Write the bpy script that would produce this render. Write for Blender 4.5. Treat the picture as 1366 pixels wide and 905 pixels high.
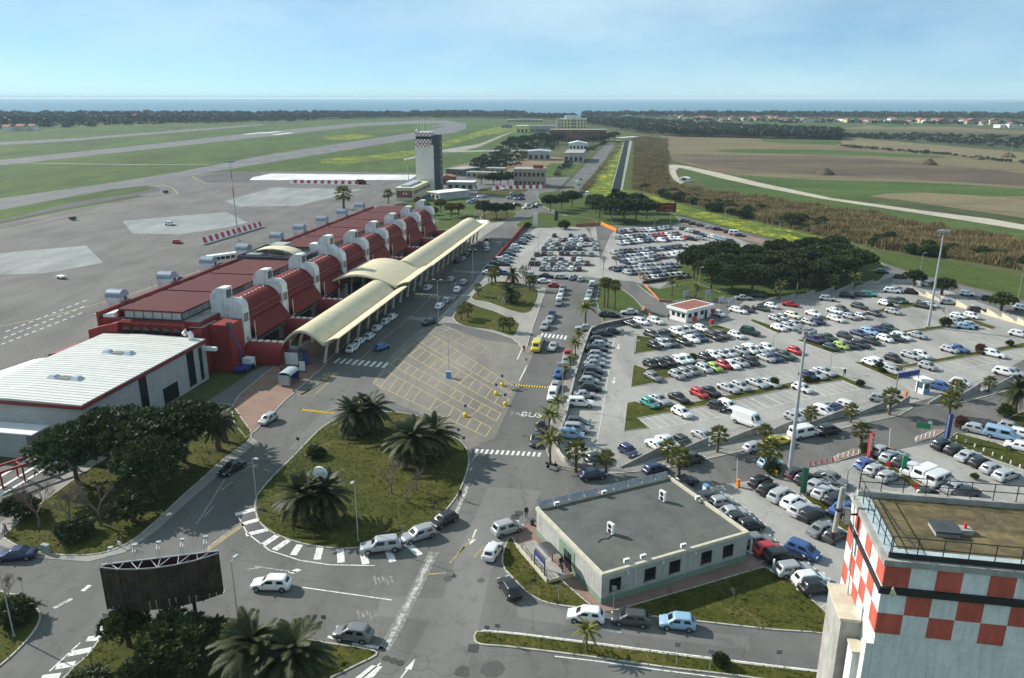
import bpy, bmesh, math, random
from mathutils import Vector, Matrix
import numpy as np
random.seed(7)
scene = bpy.context.scene
for o in list(bpy.data.objects): bpy.data.objects.remove(o)
COL = scene.collection
R = math.radians
# ------------------------------------------------------------------ camera, sky, sun, exposure
CAM_H, FPX = 52.0, 1034.0
PITCH = math.atan((452.5 - 131) / FPX)
cam_d = bpy.data.cameras.new("camera"); cam = bpy.data.objects.new("camera", cam_d); COL.objects.link(cam)
cam_d.sensor_width = 36; cam_d.lens = 36 * FPX / 1366; cam_d.clip_start = 1; cam_d.clip_end = 90000
cam.location = (0, 0, CAM_H); cam.rotation_euler = (math.pi / 2 - PITCH, 0, 0); scene.camera = cam
SUN_EL, SUN_DIR = R(31), Vector((-0.886, 0.464))           # horizontal direction towards the sun
w = bpy.data.worlds.new("World"); scene.world = w; w.use_nodes = True
nt = w.node_tree; bg = nt.nodes["Background"]; sky = nt.nodes.new("ShaderNodeTexSky")
sky.sky_type = 'NISHITA'; sky.sun_disc = False; sky.sun_elevation = SUN_EL
sky.sun_rotation = math.atan2(SUN_DIR.x, SUN_DIR.y); sky.altitude = 10; sky.air_density = 0.55; sky.dust_density = 0.0; sky.ozone_density = 8.5
# thin high cloud over the whole dome
tc = nt.nodes.new("ShaderNodeTexCoord"); mp = nt.nodes.new("ShaderNodeMapping"); mp.inputs['Scale'].default_value = (1.1, 1.0, 3.4); mp.inputs['Rotation'].default_value = (0.0, R(6), R(20))
n1 = nt.nodes.new("ShaderNodeTexNoise"); n1.inputs['Scale'].default_value = 1.9; n1.inputs['Detail'].default_value = 7; n1.inputs['Roughness'].default_value = .58
rp = nt.nodes.new("ShaderNodeValToRGB"); rp.color_ramp.elements[0].position = .22; rp.color_ramp.elements[1].position = .80
ml = nt.nodes.new("ShaderNodeMath"); ml.operation = 'MULTIPLY'; ml.inputs[1].default_value = .95
mx = nt.nodes.new("ShaderNodeMix"); mx.data_type = 'RGBA'; mx.inputs['B'].default_value = (6.0, 8.0, 8.6, 1)
nt.links.new(tc.outputs['Generated'], mp.inputs['Vector']); nt.links.new(mp.outputs[0], n1.inputs['Vector']); nt.links.new(n1.outputs['Fac'], rp.inputs[0])
nt.links.new(rp.outputs[0], ml.inputs[0]); nt.links.new(ml.outputs[0], mx.inputs['Factor']); tn = nt.nodes.new("ShaderNodeMix"); tn.data_type = 'RGBA'; tn.blend_type = 'MULTIPLY'; tn.inputs['Factor'].default_value = 1; tn.inputs['B'].default_value = (1.06, 1.14, .97, 1); nt.links.new(sky.outputs[0], tn.inputs['A']); nt.links.new(tn.outputs['Result'], mx.inputs['A'])
nt.links.new(mx.outputs['Result'], bg.inputs[0]); bg.inputs[1].default_value = 0.088
sd = bpy.data.lights.new("sun", 'SUN'); sun = bpy.data.objects.new("sun", sd); COL.objects.link(sun)
sd.energy = 5.0; sd.angle = R(.5); sd.color = (1, .955, .875)
sv = Vector((SUN_DIR.x * math.cos(SUN_EL), SUN_DIR.y * math.cos(SUN_EL), math.sin(SUN_EL)))
sun.rotation_euler = sv.to_track_quat('Z', 'Y').to_euler()
scene.render.engine = 'CYCLES'; cy = scene.cycles
cy.use_denoising = True; cy.max_bounces = 5; cy.diffuse_bounces = 2; cy.glossy_bounces = 2; cy.transmission_bounces = 3; cy.transparent_max_bounces = 6; cy.volume_bounces = 0
cy.caustics_reflective = False; cy.caustics_refractive = False
vs = scene.view_settings; vs.view_transform = 'Standard'; vs.look = 'None'; vs.exposure = 0.46; vs.gamma = 1
# ------------------------------------------------------------------ pixel of the photograph -> point of the place
CP, SP = math.cos(PITCH), math.sin(PITCH)
def G(px, py, z=0.0):
    x = (px - 683) / FPX; y = (452.5 - py) / FPX
    t = (z - CAM_H) / (-SP + y * CP)
    return Vector((t * x, t * (CP + y * SP), z))
def HZ(bx, by, ty):                                         # height of what stands on pixel (bx,by) and ends at row ty
    y = G(bx, by).y; k = (452.5 - ty) / FPX
    return CAM_H + (k * y * CP - y * SP) / (CP + k * SP)
def Z4(off, pts, s=6.83): return [(off[0] + p[0] / s, off[1] + p[1] / s) + tuple(p[2:]) for p in pts]
# ------------------------------------------------------------------ materials
MATS = {}
def nodes_of(name):
    m = bpy.data.materials.new(name); m.use_nodes = True; t = m.node_tree
    return m, t, t.nodes["Principled BSDF"]
def ramp(t, fac, stops):
    r = t.nodes.new("ShaderNodeValToRGB"); e = r.color_ramp.elements
    while len(e) < len(stops): e.new(.5)
    for i, (p, c) in enumerate(stops): e[i].position = p; e[i].color = (*c, 1)
    t.links.new(fac, r.inputs[0]); return r.outputs[0]
def noise(t, vec, scale, detail=4, rough=.55, dist=0):
    n = t.nodes.new("ShaderNodeTexNoise"); n.inputs['Scale'].default_value = scale; n.inputs['Detail'].default_value = detail
    n.inputs['Roughness'].default_value = rough; n.inputs['Distortion'].default_value = dist; t.links.new(vec, n.inputs['Vector']); return n.outputs['Fac']
def mapping(t, vec, sc=(1, 1, 1), rot=(0, 0, 0)):
    m = t.nodes.new("ShaderNodeMapping"); m.inputs['Scale'].default_value = sc; m.inputs['Rotation'].default_value = rot; t.links.new(vec, m.inputs['Vector']); return m.outputs[0]
def mixc(t, fac, a, b, mode='MIX'):
    m = t.nodes.new("ShaderNodeMix"); m.data_type = 'RGBA'; m.blend_type = mode
    for k, v in (('Factor', fac), ('A', a), ('B', b)):
        if isinstance(v, (int, float)): m.inputs[k].default_value = v
        elif isinstance(v, tuple): m.inputs[k].default_value = (*v, 1)
        else: t.links.new(v, m.inputs[k])
    return m.outputs['Result']
def bump(t, b, h, strength, dist=.05):
    n = t.nodes.new("ShaderNodeBump"); n.inputs['Strength'].default_value = strength; n.inputs['Distance'].default_value = dist
    t.links.new(h, n.inputs['Height']); t.links.new(n.outputs[0], b.inputs['Normal'])
def vmul(c, k): return tuple(min(1, x * k) for x in c)
def plain(name, c, rough=.6, metal=0., var=.12, scale=1.5, spec=.4, bmp=0., bscale=12, streak=0.):
    """painted or cast surface: base colour with soft stains and fine grain"""
    m, t, b = nodes_of(name); co = t.nodes.new("ShaderNodeTexCoord").outputs['Object']
    n = noise(t, co, scale, 6, .62); col = ramp(t, n, [(.28, vmul(c, 1 - var * 1.6)), (.62, vmul(c, 1 + var))])
    if streak: col = mixc(t, streak, col, ramp(t, noise(t, mapping(t, co, (2.2, 2.2, .22)), 1.6, 6, .7), [(.34, (.42, .40, .37)), (.55, (1, 1, 1))]), 'MULTIPLY'); col = mixc(t, streak, col, ramp(t, noise(t, co, 3.2, 7, .75), [(.36, (.6, .57, .52)), (.48, (1, 1, 1))]), 'MULTIPLY')
    t.links.new(col, b.inputs['Base Color']); b.inputs['Roughness'].default_value = rough; b.inputs['Metallic'].default_value = metal
    b.inputs['Specular IOR Level'].default_value = spec
    if bmp: bump(t, b, noise(t, co, bscale, 4), bmp)
    MATS[name] = m; return m
def ground(name, stops, s1, s2, s3=9., rough=.95, bmp=.3, stretch=(1, 1, 1), rot=0., fine=.35, dist=.4):
    """ground cover: three scales of noise through a colour ramp"""
    m, t, b = nodes_of(name); co = t.nodes.new("ShaderNodeTexCoord").outputs['Object']
    v = mapping(t, co, stretch, (0, 0, rot)); a = noise(t, v, s1, 5, .6, dist); c = noise(t, v, s2, 6, .65); f = noise(t, co, s3, 4, .7)
    mm = t.nodes.new("ShaderNodeMath"); mm.operation = 'MULTIPLY_ADD'; mm.inputs[1].default_value = .5; t.links.new(a, mm.inputs[0])
    m2 = t.nodes.new("ShaderNodeMath"); m2.operation = 'MULTIPLY_ADD'; m2.inputs[1].default_value = .5; t.links.new(c, m2.inputs[0]); m2.inputs[2].default_value = 0; t.links.new(m2.outputs[0], mm.inputs[2])
    col = ramp(t, mm.outputs[0], stops)
    col = mixc(t, fine, col, ramp(t, f, [(.3, (.35, .35, .35)), (.7, (1.0, 1.0, 1.0))]), 'MULTIPLY')
    t.links.new(col, b.inputs['Base Color']); b.inputs['Roughness'].default_value = rough; b.inputs['Specular IOR Level'].default_value = .15
    if bmp: bump(t, b, f, bmp, .08)
    MATS[name] = m; return m
def asphalt(name, c, rot=R(-10), patch=.2, stain=.5):
    m, t, b = nodes_of(name); co = t.nodes.new("ShaderNodeTexCoord").outputs['Object']
    v = mapping(t, co, (1, .22, 1), (0, 0, -rot))
    lanes = noise(t, v, .16, 5, .6, .3); cl = noise(t, co, .045, 5, .6, .5); gr = noise(t, co, 14, 3, .7); md = noise(t, co, .7, 6, .7, .6)
    col = ramp(t, cl, [(.3, vmul(c, .84)), (.7, vmul(c, 1.13))])
    col = mixc(t, .65, col, ramp(t, lanes, [(.34, (.66, .66, .67)), (.5, (.92, .92, .92)), (.66, (1.1, 1.09, 1.07))]), 'MULTIPLY')
    col = mixc(t, stain, col, ramp(t, md, [(.30, (.55, .55, .56)), (.46, (1, 1, 1))]), 'MULTIPLY')
    vo = t.nodes.new("ShaderNodeTexVoronoi"); vo.feature = 'DISTANCE_TO_EDGE'; vo.inputs['Scale'].default_value = .075
    wv = t.nodes.new("ShaderNodeVectorMath"); wv.operation = 'ADD'; nz = t.nodes.new("ShaderNodeTexNoise"); nz.inputs['Scale'].default_value = .3; t.links.new(co, nz.inputs['Vector'])
    sc = t.nodes.new("ShaderNodeVectorMath"); sc.operation = 'SCALE'; sc.inputs['Scale'].default_value = 4; t.links.new(nz.outputs['Color'], sc.inputs[0]); t.links.new(co, wv.inputs[0]); t.links.new(sc.outputs[0], wv.inputs[1]); t.links.new(wv.outputs[0], vo.inputs['Vector'])
    col = mixc(t, .55, col, ramp(t, vo.outputs['Distance'], [(.0, (.45, .45, .45)), (.006, (1, 1, 1))]), 'MULTIPLY')
    vp = t.nodes.new("ShaderNodeTexVoronoi"); vp.inputs['Scale'].default_value = .055; t.links.new(mapping(t, co, (1, .45, 1), (0, 0, .2)), vp.inputs['Vector'])
    sp = t.nodes.new("ShaderNodeSeparateColor"); t.links.new(vp.outputs['Color'], sp.inputs[0])
    col = mixc(t, patch, col, ramp(t, sp.outputs[0], [(.2, (.6, .6, .61)), (.75, (1.08, 1.07, 1.05))]), 'MULTIPLY')
    col = mixc(t, .4, col, ramp(t, gr, [(.35, (.7, .7, .7)), (.65, (1.1, 1.1, 1.1))]), 'MULTIPLY')
    t.links.new(col, b.inputs['Base Color']); b.inputs['Roughness'].default_value = .88; b.inputs['Specular IOR Level'].default_value = .25
    bump(t, b, gr, .25, .02); MATS[name] = m; return m
def paint_line(name, c, under, wear=.5):
    m, t, b = nodes_of(name); co = t.nodes.new("ShaderNodeTexCoord").outputs['Object']
    a = noise(t, co, 2.2, 7, .75, .5); col = ramp(t, a, [(wear - .13, under), (wear + .04, c)])
    t.links.new(col, b.inputs['Base Color']); b.inputs['Roughness'].default_value = .75; MATS[name] = m; return m
def paving(name, c1, c2, mortar, scale=1.6, rot=0.):
    m, t, b = nodes_of(name); co = t.nodes.new("ShaderNodeTexCoord").outputs['Object']
    br = t.nodes.new("ShaderNodeTexBrick"); br.inputs['Scale'].default_value = scale; br.inputs['Mortar Size'].default_value = .03
    br.inputs['Color1'].default_value = (*c1, 1); br.inputs['Color2'].default_value = (*c2, 1); br.inputs['Mortar'].default_value = (*mortar, 1)
    t.links.new(mapping(t, co, (1, 1, 1), (0, 0, rot)), br.inputs['Vector'])
    col = mixc(t, .6, br.outputs['Color'], ramp(t, noise(t, co, .35, 6, .65), [(.3, (.62, .6, .58)), (.65, (1.1, 1.1, 1.1))]), 'MULTIPLY')
    t.links.new(col, b.inputs['Base Color']); b.inputs['Roughness'].default_value = .9; MATS[name] = m; return m
def ribbed(name, c, period, axis='X', rough=.5, var=.15, metal=0., depth=.6, rot=0.):
    """profiled sheet: ribs every PERIOD metres across AXIS"""
    m, t, b = nodes_of(name); co = t.nodes.new("ShaderNodeTexCoord").outputs['Object']; v = mapping(t, co, (1, 1, 1), (0, 0, rot))
    wv = t.nodes.new("ShaderNodeTexWave"); wv.bands_direction = axis; wv.inputs['Scale'].default_value = 2 * math.pi / (20 * period) ; wv.inputs['Distortion'].default_value = 0; t.links.new(v, wv.inputs['Vector'])
    n = noise(t, v, .5, 6, .65); n2 = noise(t, mapping(t, v, (1, .08, 1) if axis == 'X' else (.08, 1, 1)), 1.2, 5, .7)
    col = ramp(t, n, [(.3, vmul(c, 1 - var)), (.65, vmul(c, 1 + var * .6))])
    col = mixc(t, .5, col, ramp(t, n2, [(.3, (.72, .71, .69)), (.6, (1.05, 1.05, 1.05))]), 'MULTIPLY')
    col = mixc(t, .35, col, ramp(t, wv.outputs['Fac'], [(.0, (.62, .62, .62)), (.25, (1, 1, 1))]), 'MULTIPLY')
    t.links.new(col, b.inputs['Base Color']); b.inputs['Roughness'].default_value = rough; b.inputs['Metallic'].default_value = metal; b.inputs['Specular IOR Level'].default_value = .2
    bump(t, b, wv.outputs['Fac'], depth, .05); MATS[name] = m; return m
def leafy(name, c1, c2, c3, trans=.25, rough=.6):
    """foliage: colour varies from clump to clump and from leaf to leaf"""
    m, t, b = nodes_of(name); co = t.nodes.new("ShaderNodeTexCoord").outputs['Object']
    gm = t.nodes.new("ShaderNodeNewGeometry"); oi = t.nodes.new("ShaderNodeObjectInfo")
    a = noise(t, co, .9, 4, .6); mm = t.nodes.new("ShaderNodeMath"); mm.operation = 'MULTIPLY_ADD'; mm.inputs[1].default_value = .45
    t.links.new(gm.outputs['Random Per Island'], mm.inputs[0]); m3 = t.nodes.new("ShaderNodeMath"); m3.operation = 'MULTIPLY_ADD'; m3.inputs[1].default_value = .55
    t.links.new(a, m3.inputs[0]); m3.inputs[2].default_value = 0; t.links.new(m3.outputs[0], mm.inputs[2])
    col = ramp(t, mm.outputs[0], [(.2, c1), (.5, c2), (.8, c3)])
    hs = t.nodes.new("ShaderNodeHueSaturation"); md = t.nodes.new("ShaderNodeMapRange"); md.inputs['To Min'].default_value = .75; md.inputs['To Max'].default_value = 1.25
    t.links.new(oi.outputs['Random'], md.inputs['Value']); t.links.new(md.outputs[0], hs.inputs['Value']); t.links.new(col, hs.inputs['Color'])
    t.links.new(hs.outputs[0], b.inputs['Base Color']); b.inputs['Roughness'].default_value = rough; b.inputs['Specular IOR Level'].default_value = .25
    if trans:
        tr = t.nodes.new("ShaderNodeBsdfTranslucent"); t.links.new(hs.outputs[0], tr.inputs[0]); ms = t.nodes.new("ShaderNodeMixShader"); ms.inputs[0].default_value = trans
        t.links.new(b.outputs[0], ms.inputs[1]); t.links.new(tr.outputs[0], ms.inputs[2]); t.links.new(ms.outputs[0], t.nodes["Material Output"].inputs[0])
    MATS[name] = m; return m
def glossy(name, c, rough=.08, spec=.6, metal=0., coat=0.):
    m, t, b = nodes_of(name); b.inputs['Base Color'].default_value = (*c, 1); b.inputs['Roughness'].default_value = rough
    b.inputs['Specular IOR Level'].default_value = spec; b.inputs['Metallic'].default_value = metal; b.inputs['Coat Weight'].default_value = coat
    MATS[name] = m; return m
# ground covers
ground('grass_airfield', [(.34, (.055, .066, .026)), (.46, (.060, .095, .024)), (.56, (.078, .130, .026)), (.68, (.135, .155, .038))], .012, .06, .9, stretch=(1.6, .55, 1), rot=R(40))
ground('grass_lawn', [(.34, (.036, .043, .007)), (.44, (.056, .068, .009)), (.54, (.084, .084, .014)), (.62, (.135, .112, .042)), (.72, (.17, .125, .06))], .16, 1.1, 2.6, dist=1.2, fine=.6)
ground('grass_green', [(.35, (.045, .068, .015)), (.48, (.066, .10, .02)), (.58, (.085, .12, .026)), (.7, (.14, .135, .045))], .09, .6, 1.3, dist=1., fine=.55)
ground('meadow_flowers', [(.36, (.05, .085, .016)), (.46, (.08, .13, .022)), (.53, (.16, .19, .02)), (.59, (.42, .40, .02))], .05, .35, 4, dist=1.)
ground('scrub', [(.34, (.045, .055, .025)), (.48, (.075, .09, .03)), (.6, (.12, .12, .05)), (.72, (.19, .16, .09))], .01, .06, .7)
ground('field_brown', [(.36, (.12, .085, .055)), (.48, (.19, .145, .085)), (.56, (.21, .185, .095)), (.64, (.15, .165, .06))], .007, .05, .28, fine=.6, stretch=(.35, 1.5, 1), rot=R(-12))
ground('field_dark', [(.36, (.085, .062, .045)), (.5, (.13, .098, .066)), (.62, (.18, .145, .085))], .012, .08, .28, fine=.6, stretch=(.35, 1.5, 1), rot=R(-12))
ground('field_tan', [(.36, (.16, .13, .075)), (.5, (.235, .19, .11)), (.62, (.20, .20, .085))], .008, .05, .28, fine=.6, stretch=(.35, 1.5, 1), rot=R(-12))
ground('field_green', [(.36, (.055, .085, .025)), (.5, (.07, .12, .025)), (.64, (.12, .15, .05))], .009, .05, .28, fine=.6, stretch=(.4, 1.4, 1), rot=R(-12))
ground('grove', [(.42, (.10, .115, .055)), (.52, (.055, .07, .035)), (.6, (.03, .045, .022))], .03, .16, .7, stretch=(.5, 1.2, 1))
ground('dirt_track', [(.35, (.36, .32, .25)), (.6, (.52, .47, .38))], .05, .3, 2, stretch=(1, 1, 1))
ground('bare_earth', [(.35, (.16, .11, .065)), (.5, (.24, .17, .10)), (.66, (.30, .24, .15))], .03, .2, 2)
ground('sand', [(.35, (.40, .37, .30)), (.65, (.55, .52, .44))], .01, .1, 1)
asphalt('asphalt', (.150, .147, .137)); asphalt('asphalt_park', (.345, .333, .308), R(-70), .12); asphalt('asphalt_apron', (.156, .148, .138), R(-10), .15, .35)
asphalt('asphalt_light', (.185, .181, .170)); asphalt('asphalt_plaza', (.228, .212, .182), R(-30), .15); asphalt('asphalt_runway', (.165, .165, .165), R(-40), .1, .3); asphalt('asphalt_dark', (.10, .097, .094))
asphalt('concrete_slab', (.27, .285, .28), R(-10), .06, .25); asphalt('concrete_path', (.31, .295, .265), R(-10), .1, .3); asphalt('concrete_white', (.72, .72, .70), R(-10), .05, .2)
paving('brick_paving', (.30, .175, .125), (.26, .15, .11), (.16, .12, .10), .9, R(-35)); paving('brick_walk', (.27, .16, .125), (.33, .21, .165), (.13, .10, .09), 1.3, R(25))
UND = (.150, .147, .137)
paint_line('line_white', (.74, .73, .69), UND, .47); paint_line('line_white_worn', (.52, .505, .47), UND, .55); paint_line('line_ghost', (.34, .325, .30), UND, .60); paint_line('line_yellow', (.62, .40, .06), UND, .49); paint_line('line_yellow_worn', (.46, .35, .13), (.228, .212, .182), .49); paint_line('line_yellow_faint', (.36, .27, .10), UND, .52)
paint_line('line_park', (.66, .65, .60), (.33, .32, .295), .48)
plain('kerb_stone', (.40, .38, .34), .9, var=.2, scale=.8); plain('manhole', (.05, .045, .042), .8)
# building surfaces
ribbed('roof_red', (.11, .030, .030), .9, 'Y', .85); plain('red_wall', (.235, .020, .016), .6, var=.2, scale=.35, streak=.3); ribbed('red_barrel', (.15, .017, .014), .7, 'Y', .7)
plain('red_dark', (.19, .022, .02), .6, var=.2, scale=.4); plain('white_render', (.66, .68, .68), .7, var=.14, scale=.45, streak=.35); ribbed('cream_roof', (.69, .60, .41), 1.1, 'Y', .5, .08, depth=.25)
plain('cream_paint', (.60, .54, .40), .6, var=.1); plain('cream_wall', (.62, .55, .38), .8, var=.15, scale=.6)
ribbed('white_sheet', (.68, .68, .64), .85, 'Y', .45, .07, depth=.5); ribbed('grey_clad', (.40, .405, .39), .45, 'Z', .6, .1, depth=.4); plain('cap_metal', (.22, .27, .32), .45, .2, var=.12); plain('pale_metal', (.45, .50, .55), .4, .3, var=.1)
plain('grey_metal', (.30, .31, .32), .45, .5); plain('mast_grey', (.42, .44, .45), .5, .3, var=.1); plain('dark_metal', (.035, .035, .037), .5, .3); plain('dark_panel', (.05, .055, .058), .5, var=.2)
plain('rust_panel', (.045, .03, .017), .9, .0, var=.45, scale=.9); plain('dark_red_lattice', (.06, .010, .010), .7, var=.3)
glossy('glass_dark', (.010, .012, .015), .10, .5); glossy('glass_car', (.012, .014, .017), .06, .6); glossy('glass_blue', (.05, .09, .13), .1, .6)
plain('felt_roof', (.100, .106, .097), .95, var=.16, scale=.3, bmp=.2, bscale=3, streak=.25); plain('office_wall', (.38, .38, .35), .85, var=.1, scale=.4, bmp=.3, bscale=6, streak=.35); plain('office_green', (.17, .25, .18), .85, var=.12)
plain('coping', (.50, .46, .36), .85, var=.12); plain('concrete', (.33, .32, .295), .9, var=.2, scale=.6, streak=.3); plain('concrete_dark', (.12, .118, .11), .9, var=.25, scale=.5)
plain('white_paint', (.78, .78, .76), .5, var=.05); plain('signal_red', (.50, .035, .028), .55, var=.12); plain('orange', (.80, .24, .02), .5, var=.05); plain('yellow', (.78, .52, .03), .5, var=.05)
plain('sign_blue', (.025, .05, .24), .4, var=.05); plain('sign_green', (.02, .24, .10), .4, var=.05); plain('sign_dgreen', (.03, .12, .07), .5, var=.1); plain('light_blue', (.12, .30, .52), .4)
plain('tower_white', (.72, .715, .69), .8, var=.07, scale=.7, bmp=.15, bscale=5, streak=.35); plain('tower_red', (.50, .105, .070), .8, var=.16, scale=.7, bmp=.15, bscale=5, streak=.35); ground('tower_roof', [(.34, (.06, .05, .035)), (.48, (.13, .105, .06)), (.58, (.19, .15, .075)), (.7, (.25, .22, .16))], .5, 1.6, 16)
plain('zinc_tray', (.42, .50, .51), .5, .2, var=.15, scale=2); plain('brick_far', (.26, .095, .07), .9, var=.2, scale=.1); plain('yellow_render', (.70, .62, .30), .85, var=.1, scale=.1); plain('ochre_render', (.42, .36, .26), .85, var=.2, scale=.1)
plain('terracotta', (.36, .15, .09), .9, var=.25, scale=.3); plain('far_white', (.74, .73, .70), .85, var=.06, scale=.2); plain('grey_render', (.40, .385, .35), .9, var=.2, scale=.2)
# plants
plain('bark', (.10, .075, .055), .95, var=.35, scale=4, bmp=.6, bscale=9); plain('palm_trunk', (.13, .092, .062), .95, var=.35, scale=5, bmp=.9, bscale=14); plain('twig', (.19, .145, .12), .95, var=.25)
leafy('leaf_date', (.014, .024, .005), (.032, .045, .009), (.075, .072, .020), .12); leafy('leaf_fan', (.06, .072, .016), (.13, .14, .03), (.24, .21, .06), .25); leafy('leaf_dead', (.12, .075, .03), (.17, .115, .05), (.22, .16, .07), .1)
leafy('leaf_pine', (.014, .030, .007), (.034, .060, .014), (.075, .105, .026), .15); leafy('leaf_bush', (.02, .036, .008), (.045, .068, .015), (.09, .10, .03), .15); leafy('leaf_gold', (.06, .06, .012), (.13, .11, .02), (.25, .17, .02), .2)
leafy('leaf_reed', (.11, .09, .040), (.185, .145, .065), (.26, .205, .10), .25); leafy('leaf_wood', (.014, .026, .013), (.026, .042, .02), (.045, .062, .028), 0); leafy('leaf_russet', (.05, .026, .014), (.10, .048, .024), (.16, .08, .04), .15)
leafy('leaf_grass', (.042, .052, .008), (.072, .078, .012), (.135, .115, .03), .3)
# sea
m, t, b = nodes_of('sea_water'); co = t.nodes.new("ShaderNodeTexCoord").outputs['Object']; nn = noise(t, mapping(t, co, (.25, 1, 1)), .004, 6, .6)
t.links.new(ramp(t, nn, [(.3, (.02, .13, .20)), (.7, (.035, .17, .24))]), b.inputs['Base Color']); b.inputs['Roughness'].default_value = .35; b.inputs['Specular IOR Level'].default_value = .3; bump(t, b, noise(t, mapping(t, co, (.4, 1, 1)), .06, 5), .6, .8); MATS['sea_water'] = m
m, t, b = nodes_of('canal_water'); b.inputs['Base Color'].default_value = (.014, .018, .016, 1); b.inputs['Roughness'].default_value = .6; b.inputs['Specular IOR Level'].default_value = .06; MATS['canal_water'] = m
# car paint takes its colour from each car
m, t, b = nodes_of('car_paint'); oi = t.nodes.new("ShaderNodeObjectInfo"); t.links.new(oi.outputs['Color'], b.inputs['Base Color']); b.inputs['Roughness'].default_value = .32; b.inputs['Metallic'].default_value = .15; b.inputs['Coat Weight'].default_value = .6; b.inputs['Coat Roughness'].default_value = .06; MATS['car_paint'] = m
m, t, b = nodes_of('car_paint_mixed'); at = t.nodes.new("ShaderNodeAttribute"); at.attribute_name = 'paint'; t.links.new(at.outputs['Color'], b.inputs['Base Color']); b.inputs['Roughness'].default_value = .32; b.inputs['Coat Weight'].default_value = .6; MATS['car_paint_mixed'] = m
glossy('tyre', (.012, .012, .012), .8, .2); glossy('rim', (.38, .38, .39), .35, .5, .7); glossy('lamp_clear', (.7, .72, .72), .1, .6); glossy('lamp_red', (.35, .012, .010), .2, .5); glossy('trim', (.02, .02, .021), .6, .3); glossy('plate', (.7, .7, .66), .5, .3)
for nme, c in (('skin', (.45, .27, .19)), ('hair', (.03, .02, .015)), ('cloth_black', (.015, .015, .018)), ('cloth_red', (.28, .02, .02)), ('cloth_blue', (.05, .08, .18)), ('cloth_grey', (.15, .15, .16)), ('cloth_white', (.6, .6, .6))): plain(nme, c, .85, var=.1)
# ------------------------------------------------------------------ mesh helpers
class MB:
    def __init__(s): s.v, s.f, s.m = [], [], []
    def add(s, vs_, fs, mi=0):
        k = len(s.v); s.v += [tuple(p) for p in vs_]; s.f += [tuple(i + k for i in f) for f in fs]; s.m += [mi] * len(fs); return s
    def box(s, x0, x1, y0, y1, z0, z1, mi=0):
        return s.add([(x0, y0, z0), (x1, y0, z0), (x1, y1, z0), (x0, y1, z0), (x0, y0, z1), (x1, y0, z1), (x1, y1, z1), (x0, y1, z1)],
                     [(0, 3, 2, 1), (4, 5, 6, 7), (0, 1, 5, 4), (1, 2, 6, 5), (2, 3, 7, 6), (3, 0, 4, 7)], mi)
    def quad(s, a, b, c, d, mi=0): return s.add([a, b, c, d], [(0, 1, 2, 3)], mi)
    def tube(s, p0, p1, r0, r1=None, n=8, mi=0, caps=True):
        return s.path([p0, p1], [r0, r0 if r1 is None else r1], n, mi, caps)
    def path(s, pts, rad, n=8, mi=0, caps=True):
        pts = [Vector(p) for p in pts]; k = len(s.v); ref = None
        for i, p in enumerate(pts):
            d = (pts[min(i + 1, len(pts) - 1)] - pts[max(i - 1, 0)]).normalized()
            if ref is None: ref = Vector((0, 0, 1)) if abs(d.z) < .9 else Vector((1, 0, 0))
            a = d.cross(ref).normalized(); b_ = d.cross(a).normalized()
            r = rad[i] if isinstance(rad, (list, tuple)) else rad
            s.v += [tuple(p + (a * math.cos(2 * math.pi * j / n) + b_ * math.sin(2 * math.pi * j / n)) * r) for j in range(n)]
        for i in range(len(pts) - 1):
            for j in range(n):
                s.f.append((k + i * n + j, k + i * n + (j + 1) % n, k + (i + 1) * n + (j + 1) % n, k + (i + 1) * n + j)); s.m.append(mi)
        if caps:
            s.f.append(tuple(k + j for j in range(n))[::-1]); s.m.append(mi); e = k + (len(pts) - 1) * n; s.f.append(tuple(e + j for j in range(n))); s.m.append(mi)
        return s
    def prism(s, poly, z0, z1, mi=0):
        n = len(poly); a = sum(poly[i][0] * poly[(i + 1) % n][1] - poly[(i + 1) % n][0] * poly[i][1] for i in range(n))
        if a < 0: poly = poly[::-1]
        return s.add([(p[0], p[1], z0) for p in poly] + [(p[0], p[1], z1) for p in poly],
                     [tuple(range(n))[::-1], tuple(range(n, 2 * n))] + [(i, (i + 1) % n, n + (i + 1) % n, n + i) for i in range(n)], mi)
    def extrude(s, prof, y0, y1, mi=0):                     # closed profile in x,z extruded along y
        n = len(prof); a = sum(prof[i][0] * prof[(i + 1) % n][1] - prof[(i + 1) % n][0] * prof[i][1] for i in range(n))
        if a < 0: prof = prof[::-1]
        return s.add([(p[0], y0, p[1]) for p in prof] + [(p[0], y1, p[1]) for p in prof],
                     [tuple(range(n)), tuple(range(n, 2 * n))[::-1]] + [(i, n + i, n + (i + 1) % n, (i + 1) % n) for i in range(n)], mi)
    def mesh(s, name, mats, smooth=None):
        me = bpy.data.meshes.new(name); me.from_pydata(s.v, [], s.f)
        for mm in (mats if isinstance(mats, (list, tuple)) else [mats]): me.materials.append(MATS[mm] if isinstance(mm, str) else mm)
        if any(s.m): me.polygons.foreach_set('material_index', s.m)
        if smooth: me.shade_smooth(); me.set_sharp_from_angle(angle=R(smooth))
        me.update(); return me
def strip(prof, th):                                        # open curve -> closed thin profile (thickness downwards)
    return [tuple(p) for p in prof] + [(p[0], p[1] - th) for p in reversed(prof)]
def link(name, me, parent=None, loc=None, rot=None, **props):
    o = bpy.data.objects.new(name, me); COL.objects.link(o)
    if parent is not None: o.parent = parent
    if loc is not None: o.location = loc
    if rot is not None: o.rotation_euler = rot if isinstance(rot, (tuple, list)) else (0, 0, rot)
    for k, v in props.items(): o[k] = v
    return o
def part(name, mb, mats, parent, smooth=None, **props): return link(name, mb.mesh(name, mats, smooth), parent, **props)
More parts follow.
